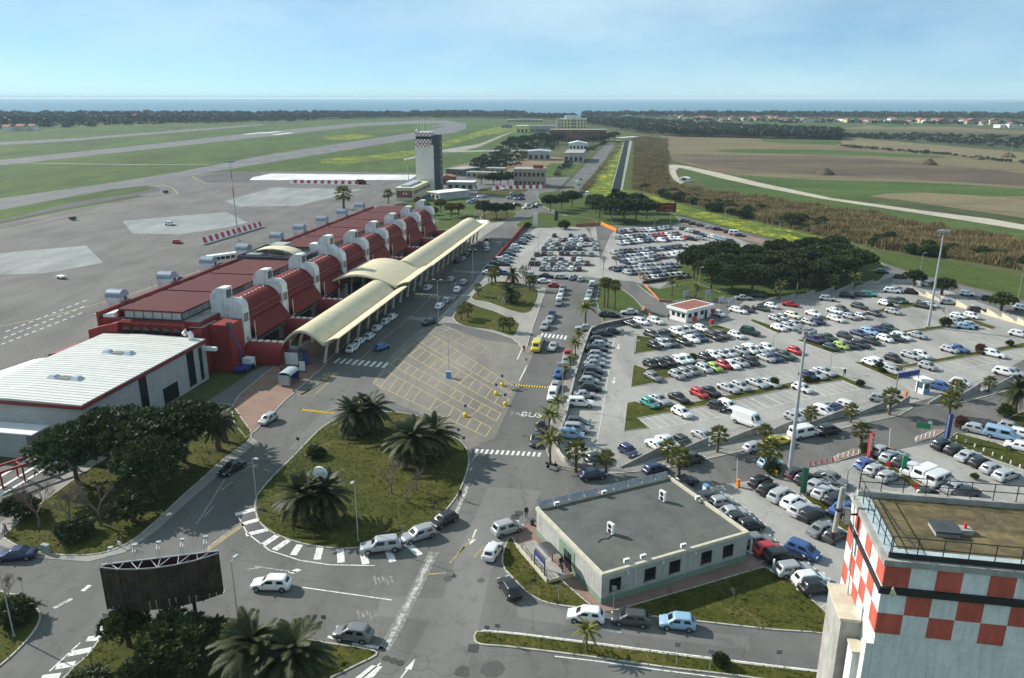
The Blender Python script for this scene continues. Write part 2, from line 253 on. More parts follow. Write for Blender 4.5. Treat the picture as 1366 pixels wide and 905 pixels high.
def thing(name, label, cat, loc, bearing=0., group=None):
    o = link(name, None, None, loc, (0, 0, -R(bearing)), label=label, category=cat)
    o.empty_display_size = .5
    if group: o['group'] = group
    return o
def tagged(o, label, cat, group=None):
    o['label'] = label; o['category'] = cat
    if group: o['group'] = group
    return o
def copy_tree(o, parent=None):
    c = o.copy(); COL.objects.link(c); c.parent = parent
    for ch in list(o.children): copy_tree(ch, c)
    return c
def boxpart(name, mat, parent, x0, x1, y0, y1, z0, z1, **p): return part(name, MB().box(x0, x1, y0, y1, z0, z1), mat, parent, **p)
# ground sheets
def inside_out(poly):
    n = len(poly); return poly if sum(poly[i][0] * poly[(i + 1) % n][1] - poly[(i + 1) % n][0] * poly[i][1] for i in range(n)) > 0 else poly[::-1]
def smooth_poly(p, k=4, closed=True):
    out = []; n = len(p)
    for i in range(n if closed else n - 1):
        a, b_, c, d = [Vector(p[(i + j) % n] if closed else p[max(0, min(n - 1, i + j))]) for j in (-1, 0, 1, 2)]
        for q in range(k):
            u = q / k; out.append(.5 * ((2 * b_) + (c - a) * u + (2 * a - 5 * b_ + 4 * c - d) * u * u + (3 * b_ - a - 3 * c + d) * u ** 3))
    if not closed: out.append(Vector(p[-1]))
    return out
def flat_mesh(name, poly, z, mat):
    bm = bmesh.new(); vs_ = [bm.verts.new((p[0], p[1], z)) for p in inside_out([tuple(q)[:2] for q in poly])]; f = bm.faces.new(vs_); bm.normal_update()
    bmesh.ops.triangulate(bm, faces=[f]); me = bpy.data.meshes.new(name); bm.to_mesh(me); bm.free(); me.materials.append(MATS[mat]); return me
def sheet(name, px, z, mat, smooth=0, kind='structure', parent=None, world=False):
    pts = [Vector(p) if world else G(p[0], p[1]) for p in px]
    pts = [Vector((p.x, p.y)) for p in pts]
    if smooth: pts = smooth_poly(pts, smooth)
    o = link(name, flat_mesh(name, pts, z, mat), parent)
    if parent is None: o['kind'] = kind
    return o
def ring(poly, wd, z0, z1, mb=None):                        # kerb that follows a closed line, inside it
    poly = inside_out(poly); n = len(poly); mb = mb or MB(); inn = []
    for i in range(n):
        a, b_, c = Vector(poly[i - 1]), Vector(poly[i]), Vector(poly[(i + 1) % n]); d = ((b_ - a).normalized() + (c - b_).normalized())
        d = d.normalized() if d.length > 1e-6 else Vector((1, 0)); inn.append((b_.x - d.y * wd, b_.y + d.x * wd))
    vs_ = [(p[0], p[1], z0) for p in poly] + [(p[0], p[1], z1) for p in poly] + [(p[0], p[1], z1) for p in inn] + [(p[0], p[1], z0) for p in inn]
    fs = []
    for i in range(n):
        j = (i + 1) % n; fs += [(i, j, n + j, n + i), (n + i, n + j, 2 * n + j, 2 * n + i), (2 * n + i, 2 * n + j, 3 * n + j, 3 * n + i)]
    return mb.add(vs_, fs)
LAWNS = []
def island(px, mat='grass_lawn', smooth=4, name='lawn', kerb='kerb_stone', h=.13, wd=.18):
    pts = [G(*p) for p in px]; pts = [Vector((p.x, p.y)) for p in pts]
    if smooth: pts = smooth_poly(pts, smooth)
    pts = [tuple(p) for p in pts]
    o = link(name, flat_mesh(name, pts, h - .02, mat)); o['kind'] = 'structure'
    if mat == 'grass_lawn': LAWNS.append((pts, h - .02))
    if kerb: part('kerb', ring(pts, wd, .0, h), kerb, o)
    return o
def ribbon(px, wd, world=False, closed=False):              # band of width wd along a line of pixels
    pts = [Vector((p[0], p[1])) if world else G(*p).xy for p in px]; L, Rr = [], []
    for i, p in enumerate(pts):
        d = (pts[min(i + 1, len(pts) - 1)] - pts[max(i - 1, 0)]).normalized(); nrm = Vector((-d.y, d.x)) * wd / 2; L.append(p + nrm); Rr.append(p - nrm)
    return L + Rr[::-1]
# ================================================================== THE SETTING
sheet('ground', [(-6500, -400), (6500, -400), (6500, 1500), (4300, 2300), (3300, 2700), (2300, 2480), (1500, 2420), (700, 2500), (0, 2520), (-900, 2600), (-2500, 2700), (-6500, 2900)], -.08, 'scrub', world=True)
sheet('sea', [(-250000, 1200), (250000, 1200), (250000, 250000), (-250000, 250000)], -1.6, 'sea_water', world=True)
def strip_px(L, Rr): return L + Rr[::-1]
# airfield
sheet('airfield_grass', [(-300, 330), (-300, 172), (0, 168.5), (300, 163.5), (480, 158.5), (690, 158.5), (735, 168), (735, 190), (716, 232), (640, 262), (600, 330), (400, 330)], -.04, 'grass_airfield')
sheet('meadow_patch', [(430, 213), (500, 207), (560, 199), (560, 206), (500, 215), (440, 219)], .0, 'meadow_flowers', 3)
sheet('meadow_patch', [(592, 190), (660, 170), (700, 168), (690, 174), (640, 182), (596, 196)], .0, 'meadow_flowers', 3)
sheet('meadow_patch', [(430, 182), (470, 179), (500, 182), (450, 187)], .0, 'meadow_flowers', 3)
sheet('taxi_track', [(-60, 197.5), (100, 188), (250, 175.5), (350, 167.5), (350, 166), (250, 173), (100, 184.5), (-60, 193)], .0, 'asphalt_runway')
sheet('runway', [(-60, 219.5), (0, 213.5), (180, 195), (350, 176.2), (470, 165), (540, 161.5), (596, 161), (611, 163.5), (600, 168.5), (520, 171), (480, 172), (350, 183), (180, 201.5), (0, 221), (-60, 228)], .01, 'asphalt_runway')
sheet('runway_grass', [(370, 181), (480, 168.5), (560, 165), (592, 165), (560, 172), (480, 178), (420, 184)], .015, 'grass_airfield')
sheet('taxiway', [(-60, 271), (0, 265), (130, 247), (230, 231), (350, 208), (470, 189), (558, 176), (596, 168.8), (610, 163.5), (622, 165), (622, 172), (606, 177), (562, 184), (470, 199), (350, 218.5), (265, 233), (330, 240), (205, 262), (130, 259), (0, 281), (-60, 288)], .02, 'asphalt_runway')
sheet('apron', [(-300, 372), (-60, 312), (0, 299), (110, 277), (196, 262), (222, 257), (226, 250), (212, 246), (196, 246.5), (240, 236), (300, 229.5), (420, 229), (560, 231), (604, 240), (590, 258), (530, 272), (440, 318), (300, 400), (200, 440), (80, 500), (0, 560), (-300, 640)], .03, 'asphalt_apron')
sheet('apron_verge', [(-60, 292), (0, 281), (90, 264), (160, 251.5), (196, 247.5), (210, 250), (214, 254.5), (190, 260), (90, 278), (0, 297), (-60, 307)], .04, 'asphalt_dark')
sheet('apron_grass', [(-60, 291), (0, 280.5), (90, 263.5), (150, 252.5), (194, 248.3), (203, 251), (190, 256), (90, 272), (0, 297 - 3), (-60, 305)], .05, 'grass_airfield')
sheet('apron_shoulder', [(262, 236), (300, 229.8), (345, 229), (355, 240), (330, 243), (278, 244)], .04, 'asphalt_dark')
for p in ([(-40, 341), (0, 338), (115, 328), (138, 351), (60, 365), (-40, 368)], [(163, 295), (302, 283), (330, 297), (302, 304), (240, 313), (177, 312)], [(299, 269), (352, 254), (362, 250.5), (483, 253), (450, 262), (396, 275), (320, 276)]):
    sheet('concrete_stand', p, .045, 'concrete_slab')
sheet('concrete_strip', [(333, 240.5), (337, 236.8), (361, 232), (558, 233.5), (545, 240.4)], .05, 'concrete_white')
for pts, wd in (([(-20, 312), (60, 295), (120, 283), (185, 270), (238, 259)], .45), ([(238, 259), (230, 251), (215, 246)], .45), ([(256, 235), (262, 240), (275, 245), (300, 247), (345, 246)], .45), ([(27, 217.5), (110, 219), (190, 220), (280, 219.5)], 1.6), ([(-20, 440), (60, 424), (160, 398), (300, 350)], .35)):
    sheet('taxi_line', [(p.x, p.y) for p in ribbon(pts, wd)], .06, 'line_yellow_worn' if wd < 1 else 'concrete_white', world=True)
for a in range(3):
    for k in range(11):
        x, y = 2 + k * 10.2 + a * 3, 460 - k * 4.0 - a * 8.5
        q = [G(x, y).xy, G(x + 5.5, y - 2.2).xy]; sheet('bay_dash', [tuple(p) for p in ribbon([tuple(q[0]), tuple(q[1])], .4, True)], .062, 'line_white', world=True)
for px_ in ((340, 178.2), (362, 176.8), (378, 178.6)):      # runway touchdown paint
    c = G(*px_); sheet('touchdown_bar', [(c.x - 9, c.y - 34), (c.x + 2, c.y - 34), (c.x + 9, c.y + 34), (c.x - 2, c.y + 34)], .025, 'line_white', world=True)
# paths and plots between the control tower and the far road
sheet('service_track', [(588, 200.5), (640, 192), (664, 182.5), (690, 174), (664, 185), (640, 196), (620, 201), (720, 199.5), (720, 201.5), (590, 203.5)], .01, 'concrete_path')
sheet('service_path', [(538, 212), (560, 207), (560, 209.5), (540, 214.5)], .012, 'concrete_path')
sheet('dirt_plot', [(600, 222), (640, 215), (690, 205), (735, 209), (780, 216), (720, 236), (690, 236), (640, 222)], .015, 'bare_earth')
sheet('grass_plot', [(722, 226), (735, 218), (778, 220), (762, 232), (728, 235)], .03, 'grass_airfield')
sheet('yard', [(590, 232), (640, 226), (700, 238), (762, 236), (735, 262), (700, 275), (640, 270), (594, 256)], .02, 'asphalt')
# fields to the right
sheet('field_furrow', [(880, 181), (1000, 184), (1118, 194), (1200, 200), (1366, 214), (1560, 235), (1560, 330), (1366, 291), (1120, 255), (960, 231), (900, 215), (886, 200)], -.04, 'field_brown')
sheet('field_strip', [(980, 199), (1120, 201), (1250, 208), (1250, 211), (1120, 207), (960, 203)], -.02, 'field_green', 2)
sheet('field_strip', [(892, 207), (960, 206.5), (1120, 210), (1280, 222), (1560, 256), (1560, 266), (1360, 248), (1180, 238), (1016, 229), (930, 219)], -.02, 'field_dark', 2)
sheet('field_strip', [(905, 229), (960, 231), (1080, 240), (1210, 243), (1366, 252), (1366, 262), (1200, 262), (1120, 266), (1030, 250), (935, 239)], -.015, 'field_green', 2)
sheet('field_strip', [(1160, 262), (1230, 257), (1366, 267), (1366, 284), (1240, 270)], -.01, 'field_tan', 2)
sheet('field_strip', [(935, 239), (1000, 247), (1120, 268), (1240, 288), (1366, 309), (1366, 330), (1180, 298), (1040, 268), (950, 252)], -.03, 'field_green', 2)
sheet('field_strip', [(1116, 195), (1126, 183), (1200, 189), (1366, 204), (1560, 220), (1560, 240), (1366, 215), (1250, 204)], -.03, 'field_tan')
sheet('field_strip', [(1016, 185), (1120, 187), (1112, 194), (1016, 189)], -.02, 'field_green')
sheet('olive_grove', [(1126, 182), (1240, 180), (1366, 184), (1560, 192), (1560, 216), (1366, 201), (1230, 192)], -.02, 'grove')
sheet('field_strip', [(1160, 168), (1280, 170), (1400, 178), (1400, 180.5), (1280, 175.5), (1120, 172)], -.03, 'field_brown')
sheet('field_strip', [(1150, 165.5), (1240, 165), (1260, 169), (1180, 170)], -.02, 'field_green'); sheet('field_strip', [(1326, 164.5), (1420, 163.5), (1440, 168), (1340, 168)], -.02, 'field_green')
sheet('field_strip', [(900, 161), (1020, 162.5), (1140, 165), (1120, 169), (1000, 166), (910, 164)], -.03, 'field_green')
sheet('dirt_track', [(887, 217), (893, 219), (918, 222), (960, 231), (1016, 244.5), (1110, 264.5), (1230, 281), (1320, 292), (1366, 300), (1500, 322), (1500, 334), (1366, 307), (1300, 296.5), (1200, 281), (1100, 266), (1016, 250), (960, 237.5), (920, 227), (906, 224), (901, 228), (904, 236), (913, 243), (908, 246), (898, 239), (891, 228)], .0, 'dirt_track')
# canal with concrete banks
sheet('canal_bank', [(813, 262), (832, 190), (837, 184), (841, 184), (843, 190), (833, 240), (829, 262)], -.01, 'concrete_path')
sheet('canal', [(814, 262), (833.5, 188), (839.5, 188), (826, 262)], .0, 'canal_water')
sheet('canal_verge', [(780, 262), (800, 232), (830, 188), (834, 188), (815, 262)], -.02, 'meadow_flowers'); sheet('canal_verge', [(829, 262), (843, 188), (850, 186), (848, 262)], -.02, 'grass_green')
sheet('flower_meadow', [(770, 268), (800, 250), (850, 256), (880, 264), (950, 285), (1060, 308), (1170, 336), (1290, 352), (1420, 384), (1500, 400), (1500, 440), (1420, 412), (1366, 396), (1300, 381), (1220, 362), (1150, 338), (1060, 324), (985, 306), (905, 286), (850, 282), (790, 282)], .0, 'meadow_flowers')
sheet('meadow_green', [(1040, 307), (1170, 336), (1290, 352), (1420, 384), (1500, 402), (1500, 440), (1420, 413), (1366, 397), (1300, 382), (1220, 363), (1150, 339), (1080, 324)], .01, 'grass_green')
# landside asphalt
ROAD = sheet('road', [(-260, 1150), (-300, 720), (-60, 660), (40, 600), (110, 560), (240, 560), (330, 500), (385, 470), (520, 380), (620, 300), (690, 282), (740, 262), (789, 212), (812, 190), (822, 190), (806, 215), (772, 256), (770, 270), (850, 285), (905, 288), (985, 309), (1060, 327), (1150, 341), (1220, 366), (1300, 385), (1366, 402), (1500, 440), (1750, 500), (1750, 1150)], .02, 'asphalt')
for kz, p in enumerate(([(652, 650), (722, 655), (700, 700), (690, 735), (655, 760), (640, 830), (620, 905), (500, 930), (545, 880), (590, 800), (610, 740)], [(510, 795), (600, 800), (590, 830), (500, 822)], [(690, 800), (800, 826), (1000, 850), (1000, 868), (800, 842), (690, 824)])):
    sheet('asphalt_patch', p, .023 + .0015 * kz, 'asphalt_light')
sheet('asphalt_patch', [(420, 560), (445, 540), (500, 545), (460, 556), (400, 600), (385, 600)], .024, 'asphalt_light'); sheet('asphalt_patch', [(330, 770), (420, 790), (500, 800), (500, 815), (400, 806), (320, 790)], .026, 'asphalt_dark') if 0 else None
sheet('car_park', [(746, 596), (756, 560), (766, 515), (786, 452), (808, 440), (838, 433), (872, 424), (905, 425), (960, 430), (1000, 396), (1080, 392), (1160, 378), (1180, 362), (1236, 378), (1366, 425), (1560, 470), (1560, 560), (1366, 480), (1300, 516), (1190, 545), (1030, 576), (880, 612), (828, 626), (760, 624)], .030, 'asphalt_park')
sheet('car_park', [(655, 352), (716, 303), (795, 303), (800, 345), (805, 372), (748, 366), (700, 374), (660, 372)], .030, 'asphalt_park')
sheet('car_park', [(800, 348), (815, 312), (830, 304), (900, 303), (945, 305), (1000, 325), (1060, 342), (1000, 360), (900, 372), (880, 385), (845, 376), (806, 372)], .030, 'asphalt_park')
sheet('hire_yard', [(945, 650), (1010, 640), (1140, 612), (1250, 590), (1300, 575), (1480, 600), (1480, 1000), (1130, 920), (1095, 812), (1040, 763), (1000, 725), (960, 690)], .030, 'asphalt_park')
sheet('brick_road', [(912, 292), (960, 306), (1030, 322), (1026, 327), (955, 312), (905, 297)], .032, 'brick_walk')
# paving in front of the terminal and other footways
island([(312, 566), (308, 545), (318, 528), (355, 497), (384, 478), (436, 486), (380, 536), (342, 575), (328, 585)], 'brick_paving', 0, 'terminal_pavement', h=.12)
island([(388, 472), (620, 305), (628, 308), (560, 370), (520, 406), (437, 482), (400, 480)], 'brick_paving', 0, 'canopy_pavement', h=.11)
island([(622, 308), (655, 298), (676, 296), (650, 312), (580, 366), (545, 390)], 'concrete_path', 0, 'arrivals_pavement', h=.10)
sheet('parking_plaza', [(497, 508), (520, 476), (560, 440), (583, 432), (610, 440), (640, 452), (690, 460), (716, 462), (690, 520), (660, 585), (625, 600), (600, 578), (560, 552), (520, 535)], .028, 'asphalt_plaza')
island([(583, 430), (606, 405), (632, 378), (652, 350), (662, 360), (672, 372), (700, 374), (716, 382), (728, 386), (723, 402), (716, 424), (708, 446), (700, 468), (683, 452), (640, 440), (605, 432)], 'concrete_path', 3, 'plaza_pavement', h=.11)
# lawns with kerbs
island([(441, 563), (391, 609), (345, 658), (341, 686), (355, 706.5), (391, 723), (437, 732), (483.5, 731), (537, 717), (576, 699), (606.5, 668), (622, 635), (626, 609), (617, 591), (599, 580), (560, 556), (500, 550)])
island([(335.6, 584), (300, 613), (241, 665.5), (200, 704), (164, 729.6), (115, 742), (46, 737), (5, 719), (15, 706), (60, 668), (128, 620), (180, 590), (262, 548), (305, 540), (325, 562)], h=.135)
sheet('footway', [(344, 590), (310, 618), (250, 671), (206, 711), (166, 738), (118, 750), (50, 745), (-4, 727), (5, 716), (46, 735), (115, 741), (164, 728), (200, 702), (241, 664), (300, 611), (335, 583)], .06, 'concrete_path')
sheet('footpath', [(15, 707), (60, 669), (128, 621), (180, 592), (170, 586), (118, 612), (50, 660), (-10, 706), (-10, 716)], .065, 'concrete_path')
island([(-60, 748), (0, 788), (30, 795), (51, 813), (54, 829), (38, 854), (0, 890), (-60, 930)])
island([(151, 838), (220, 828), (300, 832), (380, 848), (437, 858), (504, 870.5), (468, 893), (430, 915), (380, 980), (60, 960), (90, 900), (115, 876)])
island([(676, 722), (669, 752), (686, 775), (705.6, 794), (731, 806), (762, 811), (785, 812), (800, 815), (782.5, 803), (744, 770), (695, 734), (684, 718)], smooth=3)
island([(801, 816), (824, 813.5), (1018, 757), (1040, 763.5), (1092, 808), (1130, 842), (1140, 853), (1085, 845), (1030, 841.5), (936, 831), (870, 823.6)], smooth=0)
sheet('office_walk', [(684, 718), (695, 733), (744, 769), (784, 803), (802, 815), (826, 812), (1019, 756), (1000, 738), (800, 796), (722, 697), (700, 700)], .06, 'brick_walk')
island([(632, 853), (634, 845), (642, 843), (690, 846.7), (790, 859.5), (898, 873.6), (1030, 890), (1150, 905), (1150, 925), (987, 903.5), (885, 891.5), (782, 877), (680, 864.6), (640, 861)], smooth=3)
for p in ([(849, 448), (846.6, 472), (871.5, 469), (900, 462), (985, 443), (977, 440.5), (957, 434), (950, 435), (880, 452), (869, 451)],
          [(845, 487), (841.5, 517), (866, 513), (900, 502), (1000, 481), (1069, 480.5), (1052, 470), (1031, 464), (1000, 470), (905, 489), (866, 494)],
          [(836, 538), (832, 576), (866, 571.5), (851, 558.5), (899, 550), (1000, 530), (1061.5, 517), (1123, 508), (1145, 517.5), (1152, 514), (1107, 495.5), (1073, 507), (1000, 522), (914, 539), (870, 545), (848, 536)],
          [(1061.5, 454), (1113.5, 473), (1128, 466), (1208, 447), (1262, 438), (1260, 434.5), (1205, 442), (1120, 459), (1078, 453)],
          [(1137.6, 483.5), (1194, 508), (1203, 505), (1206, 492), (1366, 464), (1500, 443), (1500, 436), (1366, 457.6), (1203, 488), (1165, 484)],
          [(1000, 428.6), (1038, 445.5), (1060, 437), (1112, 426), (1110, 422), (1050, 433), (1030, 435), (1003, 426)],
          [(1150, 418), (1217, 404), (1251, 412.5), (1247, 416), (1215, 410), (1150, 422)], [(1255, 431), (1290, 424), (1330, 437), (1323, 440), (1288, 430), (1256, 435)]):
    island(p, 'grass_lawn', 0, h=.12, wd=.14)
for p in ([(804, 430), (795, 402), (800, 378), (828, 385), (846, 398), (858, 412), (852, 418), (820, 420)], [(850, 380), (880, 386), (925, 376), (960, 390), (1000, 394), (960, 400), (905, 402), (893, 403), (870, 396)]): island(p, 'grass_green', 0, h=.12)
island([(604, 425), (612, 412), (620, 402), (640, 410), (660, 416), (690, 430), (693, 436), (684, 449), (655, 441), (620, 436)], smooth=3, h=.15)
island([(628, 398), (648, 380), (668, 376), (700, 380), (718, 388), (714, 408), (704, 418), (684, 416), (650, 404)], smooth=3, h=.15)
island([(688, 300), (720, 284), (752, 288), (790, 292), (792, 300), (740, 304), (700, 304)], 'grass_green', 3, h=.12)
island([(560, 316), (572, 300), (610, 288), (634, 282), (624, 300), (598, 308)], 'grass_green', 3, h=.12)
island([(640, 290), (660, 281), (690, 285), (678, 293), (655, 297)], 'grass_lawn', 3, h=.12)
island([(720, 258), (770, 256), (800, 270), (875, 275), (905, 292), (890, 300), (800, 300), (735, 280), (722, 272)], 'grass_green', 3, h=.1)
island([(642, 252), (680, 248), (706, 252), (690, 260), (640, 260)], 'grass_lawn', 3, h=.1)
island([(900, 382), (940, 385), (1000, 398), (1075, 392), (1160, 380), (1182, 362), (1160, 345), (1060, 325), (950, 335), (905, 352)], 'grass_green', 3, h=.1)
for p in ([(1068, 660), (1086, 655), (1130, 690), (1160, 720), (1150, 726), (1110, 697)], [(1158, 610), (1168, 607), (1240, 655), (1262, 668), (1246, 672)], [(1262, 588), (1276, 578), (1330, 592), (1366, 606), (1480, 640), (1480, 690), (1366, 628), (1300, 605)], [(1340, 562), (1366, 548), (1420, 556), (1480, 600), (1366, 580)]):
    island(p, 'grass_lawn', 0, h=.12, wd=.14)
island([(800, 634), (745, 626), (732, 610), (724, 590), (740, 550), (756, 500), (770, 455), (786, 440), (806, 430), (838, 424), (840, 430), (808, 438), (786, 450), (768, 512), (752, 568), (742, 594), (757, 622), (790, 627), (828, 628), (880, 612), (1030, 578), (1190, 548), (1212, 540), (1218, 545), (1200, 555), (1010, 598), (880, 628)], 'concrete_path', 0, 'footway_kerbed', h=.12)
island([(1234, 540), (1262, 530), (1366, 505), (1366, 516), (1300, 534), (1262, 543)], 'concrete_path', 0, 'footway_kerbed', h=.12)
# sandy shore and headland far off
hb = MB(); pts = []
for i in range(40):
    u = i / 39; x = 5300 + u * 3600; y = 8600 + 500 * math.sin(u * 2.2); hgt = 3 + 75 * max(0, math.sin(max(0, u - .12) * 2.0)) * (.75 + .25 * math.sin(u * 23)); pts.append((x, y, hgt))
for i in range(39):
    a, c = pts[i], pts[i + 1]; hb.add([(a[0], a[1] - 500, -2), (c[0], c[1] - 500, -2), (c[0], c[1], c[2]), (a[0], a[1], a[2]), (a[0], a[1] + 900, -2), (c[0], c[1] + 900, -2)], [(0, 1, 2, 3), (3, 2, 5, 4)])
link('headland', hb.mesh('headland', 'scrub', 60), kind='structure')
sheet('beach', [(3150, 2560), (3320, 2680), (4300, 2290), (6400, 1520), (6400, 1700), (4400, 2420), (3350, 2790), (3050, 2700)], -.05, 'sand', world=True)
# ------------------------------------------------------------------ road markings, each stripe laid as its own sheet on the road
def mark(poly, mat='line_white', name='marking', z=.036): return link(name, flat_mesh(name, poly, z, mat), ROAD)
def bar(p0, p1, wd, mat='line_white', z=.036, name='marking', world=False):
    return mark([tuple(q) for q in ribbon([p0, p1], wd, world)], mat, name, z)
def zebra(a, b_, n, length, mat='line_white', fill=.5, skew=None):   # n stripes from pixel a to pixel b, each as long as length
    A, B = G(*a).xy, G(*b_).xy; d = (B - A); st = d.length / n; d.normalize(); nn_ = Vector((-d.y, d.x)) if skew is None else Vector((math.sin(R(skew)), math.cos(R(skew))))
    for k in range(n):
        c = A + d * (k + .5) * st; e = d * st * fill / 2; f = nn_ * length / 2
        mark([tuple(c - e - f), tuple(c + e - f), tuple(c + e + f), tuple(c - e + f)], mat, 'crossing_stripe')
zebra((446, 481), (518, 488), 9, 3.2, skew=10); zebra((553, 394), (608, 398), 9, 3.0, skew=10, mat='line_white_worn'); zebra((545, 424), (572, 427), 6, 3, skew=10, mat='line_white_worn')
zebra((604, 362), (640, 364), 8, 2.6, skew=10, mat='line_white_worn'); zebra((720, 447), (757, 451), 7, 3.0, skew=12); zebra((632, 602), (723, 607), 13, 1.5, skew=12)
zebra((586, 374), (610, 379), 5, 2.6, skew=10, mat='line_white_worn')
for q in [((350, 692), (322, 700)), ((357, 707), (328, 714)), ((370, 715), (350, 728)), ((385, 721), (366, 734)), ((400, 727), (391, 741)), ((427, 731), (423, 747)), ((454, 733), (455, 751)), ((483, 732), (488, 753)), ((515, 728), (524, 750)), ((536, 719), (560, 741)), ((340, 680), (314, 687))]:
    bar(q[0], q[1], .85, name='chevron_stripe')
for q in [((487, 746), (527, 742))]: pass
mark([tuple(p) for p in ribbon([(318, 690), (330, 712), (360, 735), (400, 748), (440, 754), (500, 755)], .16)], 'line_white', 'edge_line')
mark([tuple(p) for p in ribbon([(579, 737), (556, 785), (534, 828), (512, 868)], 1.25)], 'line_ghost', 'broad_line')
mark([tuple(p) for p in ribbon([(576, 742), (556, 783), (530, 834), (514, 866)], .5)], 'line_white_worn', 'broad_line', .040)
bar((403, 784), (523, 801), .16); bar((340, 756), (395, 764), .2, 'line_white_worn'); mark([tuple(G(*p).xy) for p in ((384, 764), (396, 759), (403, 761), (392, 766))]); bar((345, 758), (330, 760), .2, 'line_white_worn')
for q in [((470, 859), (515, 866)), ((437, 850), (446, 852))]: bar(q[0], q[1], .4)
mark([tuple(G(*p).xy) for p in ((540, 893), (554, 879), (549, 894))]); bar((544, 893), (534, 906), .18)
mark([tuple(G(*p).xy) for p in ((496, 888), (510, 890), (498, 904), (470, 908))], 'line_white', 'chevron_stripe'); bar((508, 885), (480, 908), .16)
for k, q in enumerate([((130, 838), (152, 838)), ((116, 853), (139, 851)), ((92, 873), (122, 867)), ((75, 890), (100, 886)), ((55, 905), (80, 902))]): bar(q[0], q[1], .8, name='chevron_stripe')
bar((107, 858), (66, 896), .16); bar((96, 799), (72, 812), .5, 'line_white_worn', name='broken_line'); bar((120, 781), (110, 789), .5, 'line_white', name='broken_line')
bar((325, 700), (268, 740), .7, 'line_yellow_faint'); bar((262, 742), (322, 697), .14, 'line_white_worn', .038)
for q in [((322, 630), (335, 622)), ((295, 655), (310, 643)), ((272, 690), (285, 676)), ((262, 700), (300, 640)), ((345, 612), (360, 602))]: bar(q[0], q[1], .15, 'line_white_worn', name='lane_line')
mark([tuple(p) for p in ribbon([(695, 768), (707, 790), (720, 806)], .01)], 'line_white_worn', 'edge_line')
mark([tuple(p) for p in ribbon([(643, 841), (690, 845), (790, 857.5), (898, 871.5), (1030, 888), (1140, 901)], .16)], 'line_white', 'edge_line'); mark([tuple(p) for p in ribbon([(740, 876), (800, 883), (885, 895), (990, 908)], .14)], 'line_white', 'edge_line')
bar((802, 840), (828, 843.5), .25)
for q in [((698, 462), (690, 480)), ((703, 488), (693, 508)), ((715, 420), (709, 445))]: bar(q[0], q[1], .2)
bar((640, 600), (610, 645), .16, 'line_white_worn'); bar((626, 645), (606, 690), .5, 'line_white_worn')
# yellow bays of the taxi and coach plaza
def ladder(a, b_, c, d, n, mat='line_yellow_worn', wd=.17, skip=.0):
    A, B, C_, D = G(*a).xy, G(*b_).xy, G(*c).xy, G(*d).xy; out = []
    bar(tuple(A), tuple(B), wd, mat, name='bay_line', world=True); bar(tuple(D), tuple(C_), wd, mat, name='bay_line', world=True)
    for k in range(n + 1):
        u = k / n; p, q = A.lerp(B, u), D.lerp(C_, u)
        if random.random() >= skip: bar(tuple(p), tuple(q), wd, mat, .0405, 'bay_line', True)
rows = [((498, 512), (648, 583), (655, 571), (513, 494)), ((521, 487), (662, 562), (668, 552), (530, 478)), ((537, 470), (672, 545), (679, 533), (552, 458)), ((556, 454), (680, 525), (686, 516), (572, 444)), ((575, 441), (640, 470), (648, 463), (590, 436))]
for r in rows[:4]: ladder(*r, 13, skip=.06)
ladder((575, 441), (640, 472), (650, 464), (592, 434), 6, 'line_yellow_worn', .12, .2)
for q in [((536, 480), (566, 462)), ((560, 500), (592, 478)), ((600, 522), (630, 498)), ((580, 545), (610, 528)), ((622, 560), (648, 540))]: bar(q[0], q[1], .14, 'line_yellow_worn', .044, 'bay_line')
for a, b_, n in (((401, 547), (445, 552), 13), ((686, 514), (735, 518), 14)):   # raised speed bumps, yellow and black
    A, B = G(*a).xy, G(*b_).xy; d = (B - A).normalized(); nrm = Vector((-d.y, d.x)); L_ = (B - A).length
    hump = thing('speed_bump', 'yellow and black striped speed bump across the road ' + ('beside the brick pavement' if n == 13 else 'by the parked car row'), 'speed bump', (A.x, A.y, .02), math.degrees(math.atan2(nrm.x, nrm.y)))
    for k in range(n * 2): part('segment', MB().extrude([(k * L_ / (2 * n), .0), ((k + .98) * L_ / (2 * n), .0), ((k + .98) * L_ / (2 * n), .05), (k * L_ / (2 * n), .05)], -.45, .45), 'yellow' if k % 2 else 'tyre', hump)
bar((401, 470 + 78), (445, 553), .0, 'line_yellow') if 0 else None
mark([tuple(p) for p in ribbon([(445, 503), (402, 529), (400, 527)], .16)], 'line_yellow', 'bay_line'); mark([tuple(p) for p in ribbon([(395, 527), (418, 529), (446, 504)], .14)], 'line_yellow', 'bay_line', .041)
mark([tuple(p) for p in ribbon([(470, 490), (500, 462), (545, 425), (600, 376)], .14)], 'line_yellow_worn', 'edge_line')
for q in [((630, 718), (600, 752)), ((646, 728), (632, 745)), ((567, 767), (595, 765)), ((620, 730), (612, 742))]: bar(q[0], q[1], .3, 'line_yellow_faint', .039)
